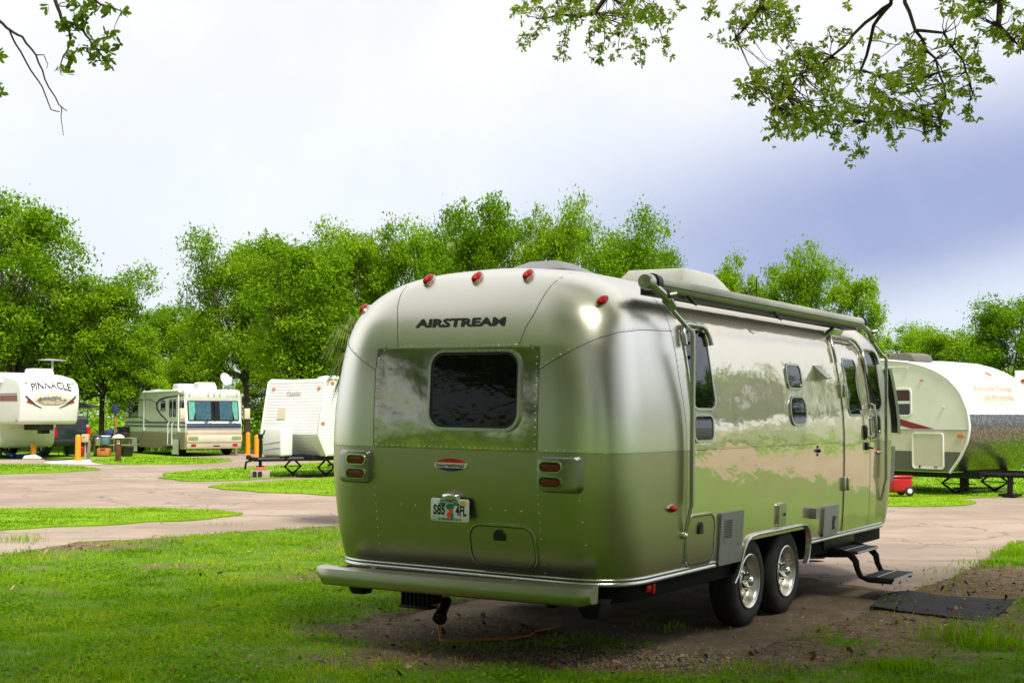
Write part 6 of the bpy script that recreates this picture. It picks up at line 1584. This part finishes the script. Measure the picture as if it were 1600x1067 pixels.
def make_tree(name, seed, Hh, Rx, nl, nleaf, lsz, base=.28, mtl=None, lean=0.0, trunk_r=.22, fork=.30, open_=0.0):
    """one tree kind at unit placement: trunk with limbs, crown of leaf clumps; returns the root"""
    r_ = np.random.default_rng(seed)
    root = bpy.data.objects.new(name, None); COL.objects.link(root)
    lob = []
    for i in range(nl):
        a = i * 2.39996 + r_.random() * .8; k = (i + .5) / nl
        zf = base + (1 - base) * (.12 + .80 * k); env = math.sqrt(max(.05, 1 - ((zf - base - .28) / (1 - base - .16)) ** 2)) if zf > base + .28 else (.72 + .28 * (zf - base) / .28)
        rr = Rx * env * (.35 + .5 * r_.random()); lr = Rx * (.24 + .16 * r_.random())
        lob.append((np.array([math.cos(a) * rr + lean * zf * Rx, math.sin(a) * rr, Hh * zf - lr * .3]), lr))
    lob.append((np.array([lean * Rx, 0, Hh * .80]), Rx * .34)); 
    C, T = [], []
    per = nleaf // len(lob)
    for c, lr in lob:
        ns = 15; d = rand_unit(ns, r_); d[:, 2] = np.where(d[:, 2] < -.35, -d[:, 2] * .6, d[:, 2])
        cen = c + d * lr * (.55 + .55 * r_.random((ns, 1))) * np.array([1, 1, .72])
        ct = r_.normal(0, .12, ns)
        m = per // ns
        w = np.array(lr * (.18 + .22 * r_.random(ns)))
        for j in range(ns):
            p = cen[j] + r_.normal(0, 1, (m, 3)) * w[j] * np.array([1, 1, .55]); C.append(p); T.append(np.clip(.48 + ct[j] + r_.normal(0, .16, m), 0, 1))
        # loose sprays beyond the lobe
        for j in range(5):
            d1 = rand_unit(1, r_)[0]; d1[2] = abs(d1[2]) * .8; s0 = c + d1 * lr; L = lr * (.04 + .16 * r_.random()); q = s0 + d1 * (r_.random((14, 1)) * L) + r_.normal(0, .05 * lr, (14, 3)); C.append(q); T.append(np.clip(.58 + r_.normal(0, .15, 14), 0, 1))
    C = np.concatenate(C); T = np.concatenate(T)
    V = leaf_quads(C, lsz, r_); n = len(C)
    cr = np_mesh("crown", V.reshape(-1, 3), np.arange(n * 4), np.full(n, 4), mtl or LEAF_A, np.repeat(T, 4), root)
    b = MB(); zf = Hh * fork; tx = lean * .3 * Rx
    b.tube([(0, 0, -.1), (.02, 0, .3), (tx * .3 + .05, .04, zf * .5), (tx * .7, -.03, zf)], [trunk_r * 1.35, trunk_r, trunk_r * .86, trunk_r * .8], 9)
    for i, (c, lr) in enumerate(lob):
        if i % 2 and lr < Rx * .3: pass
        st = np.array([tx * .7, -.03, zf * (.85 + .3 * r_.random())]); md = st * .45 + c * .55 + r_.normal(0, .10 * Rx, 3) * np.array([1, 1, .5]); rr = trunk_r * (.30 + .22 * r_.random())
        b.tube([tuple(st), tuple(st * .7 + md * .3 + np.array([0, 0, .05 * Rx])), tuple(md), tuple(c)], [rr, rr * .8, rr * .55, rr * .2], 6)
        for k in range(3):
            e = c + rand_unit(1, r_)[0] * lr * .9; b.tube([tuple(md), tuple((md + e) / 2 + r_.normal(0, .05 * lr, 3)), tuple(e)], [rr * .3, rr * .2, .012], 5)
    b.build("trunk", M['bark'], root, smooth=70)
    return root
# four kinds, each first used in the row itself
KINDS = {
    'a': make_tree("oak_tree", 21, 10.0, 4.2, 26, 42000, .092, .26, LEAF_A),
    'b': make_tree("oak_tree", 34, 9.0, 3.8, 24, 36000, .090, .24, LEAF_B, trunk_r=.20),
    'c': make_tree("oak_tree", 55, 9.5, 4.4, 22, 34000, .092, .30, LEAF_A, lean=.25, trunk_r=.25, fork=.34),
    'd': make_tree("slender_tree", 77, 7.5, 2.7, 17, 22000, .080, .22, LEAF_B, trunk_r=.13),
}
KH = {'a': 10.0, 'b': 9.0, 'c': 9.5, 'd': 7.5}; KR = {'a': 4.2, 'b': 3.8, 'c': 4.4, 'd': 2.7}
usedk = set(); GR = "trees round the campground"
def tree(k, px, depth, top, hw, rz, label, gnd_z=0.0, xy=None, sc=None):
    if xy is None:
        p = at(px, 700, depth); xy = (p[0], depth); H = 1.67 + (651 - top) / FPX * depth; w = hw / FPX * depth
    else: H, w = sc
    s = (w / KR[k] * .93, w / KR[k] * .93, H / KH[k] / 1.0)
    if k not in usedk:
        o = KINDS[k]; usedk.add(k); o.location = (xy[0], xy[1], gnd_z); o.rotation_euler = (0, 0, rz); o.scale = s
    else: o = dup(KINDS[k], (xy[0], xy[1], gnd_z), rz, s)
    tag(o, label, "tree", GR); return o
tree('a', 20, 63, 292, 138, .3, "tall dark oak rising behind the fifth wheel trailer at the left edge")
tree('b', 158, 64, 412, 98, 1.2, "round green oak with a leaning trunk just left of the motorhome")
tree('c', 70, 78, 470, 90, 2.2, "lower oak filling the gap above the fifth wheel trailer's air conditioner")
tree('b', -60, 80, 430, 110, 2.9, "bushy oak cut off by the left edge of the picture")
tree('a', 258, 92, 470, 80, 4.1, "distant pale oak in the dip between the two big oaks")
tree('d', 212, 63, 500, 62, .8, "slender tree with a dark leaning trunk behind the motorhome's rear end")
tree('c', 388, 70, 366, 100, 3.1, "broad oak behind the motorhome, its left side reaching over the roof")
tree('a', 475, 60, 358, 118, 5.3, "dense oak right behind the ribbed white trailer with a heavy low limb")
tree('b', 560, 66, 350, 90, 4.4, "oak standing behind the silver trailer's left shoulder")
tree('d', 636, 64, 342, 60, 2.1, "narrow topped tree beyond the three roof marker lights")
tree('a', 752, 54, 303, 100, 1.0, "highest oak of the row, above the silver trailer's middle marker light")
tree('b', 862, 52, 308, 74, .2, "pointed oak just behind the silver trailer's rear roof vent")
tree('c', 955, 56, 340, 108, 4.9, "spreading oak whose crown ends left of the awning")
tree('d', 1150, 50, 398, 55, 3.6, "small airy tree right behind the silver trailer's air conditioner")
tree('b', 1245, 48, 386, 82, 5.6, "grey green oak rising above the middle of the awning roller")
tree('d', 1338, 49, 412, 62, 1.1, "thin crowned tree over the front end of the awning")
tree('d', 1420, 72, 506, 62, .4, "bright low tree seen just past the silver trailer's front")
tree('b', 1490, 68, 505, 80, 3.3, "green oak above the curved nose trailer's roof vent")
tree('a', 1580, 62, 458, 88, 2.0, "leafy oak above the curved nose trailer at the right edge")
tree('c', 1680, 66, 440, 110, .9, "oak standing outside the right edge beyond the white trailers")
tree('b', 310, 80, 478, 60, 1.9, "pale rounded oak in the middle distance left of the motorhome's satellite dish")
tree('a', 425, 78, 372, 80, 3.4, "rounded oak set back between the motorhome oak and the ribbed trailer oak")
tree('c', 520, 80, 362, 90, .6, "oak set back in the row above the ribbed trailer's right corner")
tree('b', 690, 72, 345, 80, 4.0, "oak filling the row just left of the highest oak")
tree('a', 1010, 74, 378, 80, 2.6, "darker oak set back behind the silver trailer's front roof")
tree('b', 110, 84, 440, 90, 5.2, "oak set back behind the fifth wheel trailer's aerial")
tree('d', 300, 74, 560, 60, 2.6, "small pale tree directly behind the motorhome's satellite dish")
tree('d', 410, 76, 575, 55, 5.0, "small tree between the motorhome and the ribbed trailer")
# out of the picture on the door side and behind the camera: seen in the polished skin
for i, (k, x, y, H, w) in enumerate((('a', 42, 62, 13, 6), ('b', 53, 60, 12, 6), ('c', 64, 55, 13, 6), ('a', 74, 48, 12, 6), ('b', 84, 38, 13, 6), ('c', 58, 70, 14, 7), ('a', 88, 24, 13, 7))):
    tree(k, 0, 0, 0, 0, i * 1.3, "oak on the far side of the loop road beyond the right edge", xy=(x, y), sc=(H, w))
for i, (k, x, y, H, w) in enumerate((('a', -16, -5, 13, 6.5), ('c', -19, 4, 14, 6.5), ('b', -13, -13, 13.5, 6.5), ('b', -24, -6, 15, 7), ('c', -8, -17, 10, 5), ('a', 6, -20, 10, 5), ('c', 20, -14, 9, 5))):
    tree(k, 0, 0, 0, 0, i * 1.7 + .4, "oak standing behind the photographer beyond the grass", xy=(x, y), sc=(H, w))
# hedge of low growth behind the photographer and far wood line
def thicket(name, label, pts, rad, nper, lsz, m, seed):
    r_ = np.random.default_rng(seed); C = []; T = []
    for (x, y, h) in pts:
        p = np.array([x, y, h * .5]) + r_.normal(0, 1, (nper, 3)) * np.array([rad, rad, h * .28]); p[:, 2] = np.abs(p[:, 2]); C.append(p); T.append(np.clip(.45 + r_.normal(0, .1) + r_.normal(0, .15, nper), 0, 1))
    C = np.concatenate(C); T = np.concatenate(T); C[:, 2] = np.minimum(C[:, 2], 1.0 + .45 * np.abs(r_.normal(0, 1, len(C))) + max(h_[2] for h_ in pts) * (.70 + .18 * vnoise(C[:, 0], C[:, 1], .12, 3))); V = leaf_quads(C, lsz, r_); n = len(C)
    o = np_mesh(name, V.reshape(-1, 3), np.arange(n * 4), np.full(n, 4), m, np.repeat(T, 4)); tag(o, label, "undergrowth", kind="stuff"); return o
r_ = np.random.default_rng(5)
thicket("distant_wood", "unbroken line of far woodland closing the view behind the oaks", [(x, 112 + 10 * r_.random() + .12 * abs(x), 6.0 + 4.0 * r_.random()) for x in np.arange(-95, 150, 2.6)], 2.4, 900, .19, LEAF_B, 6)
thicket("undergrowth", "low scrub and saplings under the oaks behind the parked vehicles", [(x + r_.normal(0, .6), 72 + 9 * r_.random(), 1.6 + 2.6 * r_.random()) for x in np.arange(-36, 40, 1.5)], 1.1, 420, .14, LEAF_B, 8)
thicket("hedge", "scrub hedge behind the photographer", [(-12.5 - 6 * r_.random(), y + r_.normal(0, .8), 1.8 + 1.5 * r_.random()) for y in np.arange(-16, 5, .55)], .9, 420, .09, LEAF_A, 9)

# ---- cabbage palm half hidden behind the silver trailer's left side
pc = at(592, 548, 20.5)
pm = thing("palm_tree", "cabbage palm whose drooping fronds show behind the silver trailer's left side", "palm tree", (pc[0], 20.5, 0))
b = MB(); b.tube([(0, 0, -.05), (.03, 0, 1.0), (0, .02, pc[2] - .25)], [.19, .15, .17], 10); b.build("trunk", M['palmtrunk'], pm, smooth=60)
r_ = np.random.default_rng(12); V = []; Lp = []; Cn = []; T = []
for i in range(40):                                                  # fan leaves: a stalk, then leaflets that fold and hang
    a = i * 2.39996; e = R(68 - 128 * (i / 39.0)); base = np.array([0, 0, pc[2] - .05]); d = np.array([math.cos(a) * math.cos(e), math.sin(a) * math.cos(e), math.sin(e)])
    side = np.array([-math.sin(a), math.cos(a), 0.0]); hub = base + d * (.42 + .15 * r_.random()) + np.array([0, 0, -.06]); o = len(V); wv_ = side * .012
    V += [base - wv_, base + wv_, hub + wv_ * .7, hub - wv_ * .7]; Lp += [o, o + 1, o + 2, o + 3]; Cn += [4]; T += [.5] * 4
    dry = .25 if i > 27 else 0
    for k in range(44):
        th = R(-115 + 230 * (k + r_.random() * .6) / 43.0); dd = d * math.cos(th) + side * math.sin(th); ll = (.46 + .16 * math.cos(th)) * (.85 + .3 * r_.random())
        p1 = hub + dd * ll * .5 + np.array([0, 0, .02]); p2 = p1 + (dd * .45 + np.array([0, 0, -.85])) * ll * (.45 + .25 * r_.random()); wd = np.cross(dd, [0, 0, 1.0]); wd = wd / (np.linalg.norm(wd) + 1e-6) * .013; o = len(V)
        V += [hub - wd * .5, hub + wd * .5, p1 + wd, p1 - wd, p2]; Lp += [o, o + 1, o + 2, o + 3, o + 3, o + 2, o + 4]; Cn += [4, 3]; T += [min(1, max(0, .42 + dry + r_.normal(0, .15)))] * 5
np_mesh("fronds", np.array(V), np.array(Lp), np.array(Cn), tint_mat('palm_leaf', (.05, .10, .012), (.34, .30, .09), .5, .3, .3, mid=(.14, .20, .03)), np.array(T), pm)

# ---- the two live oaks whose branches hang into the top of the picture
def rosettes(P, r_, lsz, n0, n1, hang=.6, el=.28):
    """whorls of small pointed oval leaves at the given twig points"""
    Cs, Ts = [], []
    for p in P:
        k = r_.integers(n0, n1 + 1); bt = r_.normal(0, .17)
        ax = rand_unit(1, r_)[0]; ax[2] -= hang; ax /= np.linalg.norm(ax)
        e1 = np.cross(ax, rand_unit(1, r_)[0]); e1 /= np.linalg.norm(e1); e2 = np.cross(ax, e1)
        for j in range(k):
            a = j * 6.283 / k + r_.normal(0, .25); d = (e1 * math.cos(a) + e2 * math.sin(a)) * .8 + ax * (.55 + .4 * r_.random()); d /= np.linalg.norm(d)
            L = lsz * (.6 + .55 * r_.random()); s = np.cross(d, ax + rand_unit(1, r_)[0] * .5); s /= np.linalg.norm(s) + 1e-9; up = np.cross(s, d)
            w = L * el; b0 = p - ax * .02 * r_.random()
            Cs.append([b0, b0 + d * L * .40 + s * w * .85, b0 + d * L * .72 + s * w - up * .03 * L, b0 + d * L - up * .10 * L, b0 + d * L * .72 - s * w - up * .03 * L, b0 + d * L * .40 - s * w * .85])
            Ts += [np.clip(.5 + bt + r_.normal(0, .12), 0, 1)] * 6
    V = np.array(Cs).reshape(-1, 3); return V, np.array(Ts)
def sag(a, c, r_, k=4, amp=.10, drop=.0):
    a, c = np.array(a), np.array(c); L = np.linalg.norm(c - a); out = [a]
    for i in range(1, k): out.append(a + (c - a) * i / k + r_.normal(0, amp * L / k, 3) + np.array([0, 0, drop * L * math.sin(math.pi * i / k)]))
    return out + [c]
r_ = np.random.default_rng(40)
oak = thing("live_oak", "live oak whose leafy branches hang into the picture at the upper right", "tree", (6.6, 2.4, 0))
OL = np.array([6.6, 2.4, 0.0])
tb = MB(); LP = []                                                   # local coordinates
loc = lambda p: np.asarray(p) - OL
tb.tube([(0, 0, -.1), (.05, 0, .5), (.0, .1, 1.6), (-.2, .2, 2.8)], [.52, .40, .34, .32], 14)
def limb(pts, r0, r1, n=8):
    pts = [np.array(p) for p in pts]; q = []
    for i in range(len(pts) - 1): q += sag(pts[i], pts[i + 1], r_, 3, .08)[:-1]
    q.append(pts[-1]); tb.tube([tuple(p) for p in q], list(np.linspace(r0, r1, len(q))), n); return q
fk = np.array([-.2, .2, 2.8])
# limb into view: two branches crossing the top edge
main = limb([fk, loc((5.0, 5.0, 4.6)), loc(at(1405, -70, 9.0))], .20, .055)
m0 = main[-1]
b1 = limb([m0, loc(at(1392, 6, 9.1)), loc(at(1352, 36, 9.2)), loc(at(1300, 88, 9.2)), loc(at(1252, 118, 9.1)), loc(at(1212, 165, 9.0))], .017, .0035, 6)
b2 = limb([m0, loc(at(1414, 5, 8.9)), loc(at(1430, 48, 8.8)), loc(at(1462, 92, 8.8)), loc(at(1478, 150, 8.7)), loc(at(1470, 200, 8.6))], .016, .0035, 6)
b3 = limb([b1[3], loc(at(1365, 40, 9.2)), loc(at(1345, 110, 9.3)), loc(at(1370, 118, 9.3)), loc(at(1350, 190, 9.3))], .016, .004, 5)
b4 = limb([b2[6], loc(at(1475, 52, 8.6)), loc(at(1505, 95, 8.5)), loc(at(1520, 150, 8.5))], .012, .004, 5)
m2 = limb([main[3], loc(at(1180, -90, 9.6)), loc(at(1190, 10, 9.5)), loc(at(1150, 60, 9.5))], .05, .006, 6)
m3 = limb([main[2], loc((1.9, 8.6, 5.2)), loc(at(1000, -70, 10.0)), loc(at(930, 20, 10.0)), loc(at(850, 30, 10.0))], .05, .006, 6)
m4 = limb([main[2], loc(at(1570, -60, 8.4)), loc(at(1560, 40, 8.4)), loc(at(1590, 70, 8.4))], .04, .006, 6)
nodes = {1: b1, 2: b2, 3: b3, 4: b4, 5: m2, 6: m3, 7: m4}
allnodes = np.array([p for L_ in nodes.values() for p in L_[3:]])
def fill(cx, cy, rx, ry, depth, n, dd=.55, tw=True, tail=0):
    """leafy twigs of a spray: whorls round a centre, each on its own twig to the nearest branch"""
    pts = []
    for i in range(int(n * 1.9)):
        while True:
            x, y = r_.uniform(-1, 1, 2)
            if x * x + y * y < 1: break
        if vnoise((cx + x * rx) / 26.0 + 7, (cy + y * ry) / 26.0, 1.0, 2) < .40 and r_.random() < .85: continue
        p = loc(at(cx + x * rx, cy + y * ry, depth + r_.normal(0, dd * .6))); pts.append(p)
        if tw and i % 3 == 0:
            k = np.argmin(((allnodes - p) ** 2).sum(1))
            if ((allnodes[k] - p) ** 2).sum() > .45 ** 2: continue
            q = sag(allnodes[k], p, r_, 4, .12, -.06); tb.tube([tuple(z) for z in q], [.0045, .0038, .003, .0024, .0018], 4)
    return pts
LPT = []
for a in ((935, 10, 112, 34, 10.0, 115), (870, 14, 70, 22, 10.0, 45), (990, 40, 60, 36, 9.9, 50), (1020, 12, 50, 22, 10.0, 35),
          (1190, 28, 48, 34, 9.5, 60), (1150, 50, 40, 26, 9.5, 26), (1230, 12, 22, 34, 9.4, 16), (1215, 60, 30, 24, 9.4, 18),
          (1350, 128, 170, 62, 9.1, 190), (1260, 150, 70, 50, 9.1, 85), (1330, 175, 90, 40, 9.0, 80), (1430, 140, 70, 56, 8.8, 95), (1385, 90, 60, 40, 9.0, 50), (1290, 95, 60, 34, 9.2, 42), (1480, 95, 55, 44, 8.7, 50), (1240, 190, 46, 26, 9.1, 36), (1320, 60, 30, 26, 9.1, 14),
          (1560, 24, 56, 36, 8.4, 90), (1500, 15, 32, 22, 8.5, 24), (1580, 62, 26, 20, 8.4, 18), (1200, 130, 40, 26, 9.1, 22), (1170, 128, 22, 22, 9.2, 16)): LPT += fill(*a)
def tail(x0, y0, x1, y1, depth, n):
    a0, c0 = loc(at(x0, y0, depth)), loc(at(x1, y1, depth)); q = sag(a0, c0, r_, 4, .10); tb.tube([tuple(z) for z in q], [.004, .0034, .0028, .0022, .0016], 4)
    for i in range(int(n * 1.6)):
        k = r_.random() ** .7 * 3.99; j = int(k); LPT.append(q[j] + (q[j + 1] - q[j]) * (k - j) + r_.normal(0, .028, 3))
for a in ((850, 35, 806, 78, 10, 12), (885, 40, 874, 92, 10, 11), (920, 45, 922, 80, 10, 7), (945, 50, 936, 106, 10, 11), (965, 50, 968, 92, 10, 8), (1000, 60, 1000, 100, 10, 9), (1030, 45, 1046, 82, 10, 10), (830, 20, 800, 22, 10, 6), (1120, 0, 1108, 22, 9.6, 9), (1140, 70, 1131, 64, 9.5, 4), (1225, 20, 1240, 45, 9.4, 8),
          (1185, 145, 1150, 152, 9.2, 10), (1182, 115, 1175, 160, 9.2, 6), (1215, 195, 1204, 218, 9.1, 9), (1270, 175, 1276, 214, 9.1, 10), (1300, 190, 1308, 226, 9.0, 12), (1352, 195, 1340, 246, 9.0, 14), (1385, 180, 1392, 222, 8.9, 14), (1410, 165, 1416, 196, 8.9, 7), (1440, 165, 1446, 218, 8.8, 15), (1466, 170, 1470, 212, 8.7, 13), (1512, 120, 1518, 190, 8.6, 15), (1500, 95, 1545, 118, 8.6, 11), (1565, 50, 1552, 72, 8.4, 8), (1600, 40, 1606, 84, 8.4, 12), (1520, 60, 1530, 80, 8.5, 5), (1320, 5, 1322, 10, 9, 3)): tail(*a)
V1, T1 = rosettes(np.array(LPT), r_, .045, 4, 7, .7, .20); T1 = np.clip(T1 + .12, 0, 1)
# the rest of the canopy, over and behind the camera
CP = []
for i in range(92):
    a = i * 2.39996; rr = 7.4 * math.sqrt((i + .5) / 92.0); c = np.array([-3.0 + rr * math.cos(a), 1.2 + rr * math.sin(a) * .95, 6.9 + 1.5 * math.cos(rr / 7.2 * 1.5) + .5 * r_.random()])
    yl = c[1] + OL[1]
    if c[2] - .6 < 1.67 + .345 * yl + .5 and yl > 2: c[2] = 1.67 + .345 * yl + 1.3
    for k in range(26): CP.append(c + r_.normal(0, 1, 3) * np.array([1.0, 1.0, .32]))
    md = fk * .5 + c * .5 + np.array([0, 0, .3]); 
    if i % 2 == 0: tb.tube([tuple(fk), tuple(md), tuple(c)], [.12, .07, .02], 6)
for i in range(96):                                                   # boughs reaching out over the pad
    c = np.array([r_.uniform(1.2, 8.4), r_.uniform(3.2, 10.6), r_.uniform(7.0, 8.9)]) - OL
    if i >= 64: c = np.array([r_.uniform(-6.0, 1.0), r_.uniform(2.2, 8.0), r_.uniform(6.8, 8.6)]) - OL
    for k in range(30): CP.append(c + r_.normal(0, 1, 3) * np.array([.95, .95, .30]))
    if i % 3 == 0: tb.tube([tuple(fk), tuple(fk * .5 + c * .5 + np.array([0, 0, .9])), tuple(c)], [.10, .06, .02], 6)
CP = np.array(CP); keep = (CP[:, 2] > 1.67 + .345 * (CP[:, 1] + OL[1]) + .35) | (CP[:, 1] + OL[1] < 1.0); CP = CP[keep]
V2, T2 = rosettes(CP, r_, .17, 6, 9, .2, .36)
V = np.concatenate([V1, V2]); T = np.concatenate([T1, T2]); n = len(V) // 6
np_mesh("crown", V, np.arange(n * 6), np.full(n, 6), LEAF_N, T, oak)
tb.build("trunk", M['twig'], oak, smooth=70)

r_ = np.random.default_rng(41)
oak2 = thing("live_oak", "live oak with leafy and bare twigs hanging into the upper left corner", "tree", (-5.2, .2, 0))
OL2 = np.array([-5.2, .2, 0.0]); lo2 = lambda p: np.asarray(p) - OL2
tb = MB(); tb.tube([(0, 0, -.1), (-.05, 0, .5), (.1, .05, 1.6), (.25, .1, 2.6)], [.42, .32, .27, .24], 12); fk2 = np.array([.25, .1, 2.6])
ml = limb([fk2, lo2((-3.6, 3.6, 3.9)), lo2(at(60, -70, 6.3))], .14, .03)
k1 = limb([ml[-1], lo2(at(86, 0, 6.2)), lo2(at(96, 30, 6.2)), lo2(at(108, 45, 6.2)), lo2(at(110, 70, 6.2)), lo2(at(95, 100, 6.2))], .011, .003, 6)
k2 = limb([k1[6], lo2(at(125, 42, 6.2)), lo2(at(140, 62, 6.2)), lo2(at(165, 95, 6.1))], .009, .003, 5)
k3 = limb([ml[-1], lo2(at(140, -8, 6.1)), lo2(at(158, 8, 6.1)), lo2(at(190, 18, 6.1))], .009, .003, 5)
k4 = limb([ml[-2], lo2(at(-40, -10, 6.0)), lo2(at(0, 34, 6.0)), lo2(at(15, 47, 6.0)), lo2(at(35, 58, 6.0)), lo2(at(56, 86, 6.0)), lo2(at(70, 124, 6.0)), lo2(at(92, 164, 6.0)), lo2(at(105, 174, 6.0))], .0085, .002, 6)
k5 = limb([k4[9], lo2(at(25, 70, 6.0)), lo2(at(48, 110, 6.0)), lo2(at(66, 136, 6.0)), lo2(at(80, 172, 6.0)), lo2(at(93, 175, 6.0))], .005, .0022, 5)
k6 = limb([k4[-3], lo2(at(96, 190, 6.0)), lo2(at(99, 212, 6.0))], .0025, .0012, 4); k7 = limb([k4[15], lo2(at(68, 86, 6.0)), lo2(at(75, 100, 6.0)), lo2(at(73, 108, 6.0))], .003, .0012, 4)
LPT = []
for (cx, cy, rx, ry, n) in ((118, 14, 26, 18, 9), (104, 44, 14, 16, 9), (138, 8, 12, 12, 4), (166, 14, 10, 8, 5), (190, 18, 8, 6, 2), (160, 70, 24, 14, 10), (175, 55, 14, 8, 4), (112, 88, 10, 14, 6), (96, 110, 10, 8, 4), (170, 96, 10, 8, 4), (76, 12, 5, 4, 1), (130, 30, 14, 14, 6), (150, 84, 10, 10, 3), (118, 74, 12, 8, 3), (-2, 90, 4, 10, 3), (-4, 140, 6, 14, 4)):
    for i in range(n): LPT.append(lo2(at(cx + r_.normal(0, rx * .5), cy + r_.normal(0, ry * .5), 6.2 + r_.normal(0, .15))))
an = np.array(k1 + k2 + k3)
for p in LPT[::2]:
    k = np.argmin(((an - p) ** 2).sum(1))
    if ((an[k] - p) ** 2).sum() > .16 ** 2: continue
    tb.tube([tuple(z) for z in sag(an[k], p, r_, 3, .12)], [.003, .0025, .002, .0015], 4)
V1, T1 = rosettes(np.array(LPT), r_, .046, 4, 6, .3, .22); T1 = T1 * .6
CP = []
for i in range(70):
    a = i * 2.39996; rr = 8.0 * math.sqrt((i + .5) / 70.0); c = np.array([-2.4 + rr * math.cos(a), -2.4 + rr * math.sin(a), 6.3 + 1.4 * math.cos(rr / 8.2 * 1.5) + .5 * r_.random()])
    for k in range(26): CP.append(c + r_.normal(0, 1, 3) * np.array([1.0, 1.0, .34]))
    if i % 2 == 0: tb.tube([tuple(fk2), tuple(fk2 * .5 + c * .5 + np.array([0, 0, .3])), tuple(c)], [.10, .06, .02], 6)
CP = np.array(CP); keep = (CP[:, 2] > 1.67 + .345 * (CP[:, 1] + OL2[1]) + .35) | (CP[:, 1] + OL2[1] < 1.0) | (CP[:, 0] + OL2[0] < -.40 * (CP[:, 1] + OL2[1]) - 1.2); CP = CP[keep]
V2, T2 = rosettes(CP, r_, .17, 6, 9, .2, .36)
V = np.concatenate([V1, V2]); T = np.concatenate([T1, T2]); n = len(V) // 6
np_mesh("crown", V, np.arange(n * 6), np.full(n, 6), LEAF_N, T, oak2)
tb.build("trunk", M['twig'], oak2, smooth=70)

# ---- on the far side of the loop road, out of the picture but mirrored in the polished side
o = dup(cv, (54, 44, 0), R(-60), label="white ribbed trailer on the far side of the loop road, outside the picture")
o = dup(ht, (44, 47, 0), R(-35), label="plain white trailer across the loop road, outside the picture")
o = dup(mh, (64, 36, 0), R(-75), label="cream motorhome across the loop road, outside the picture")
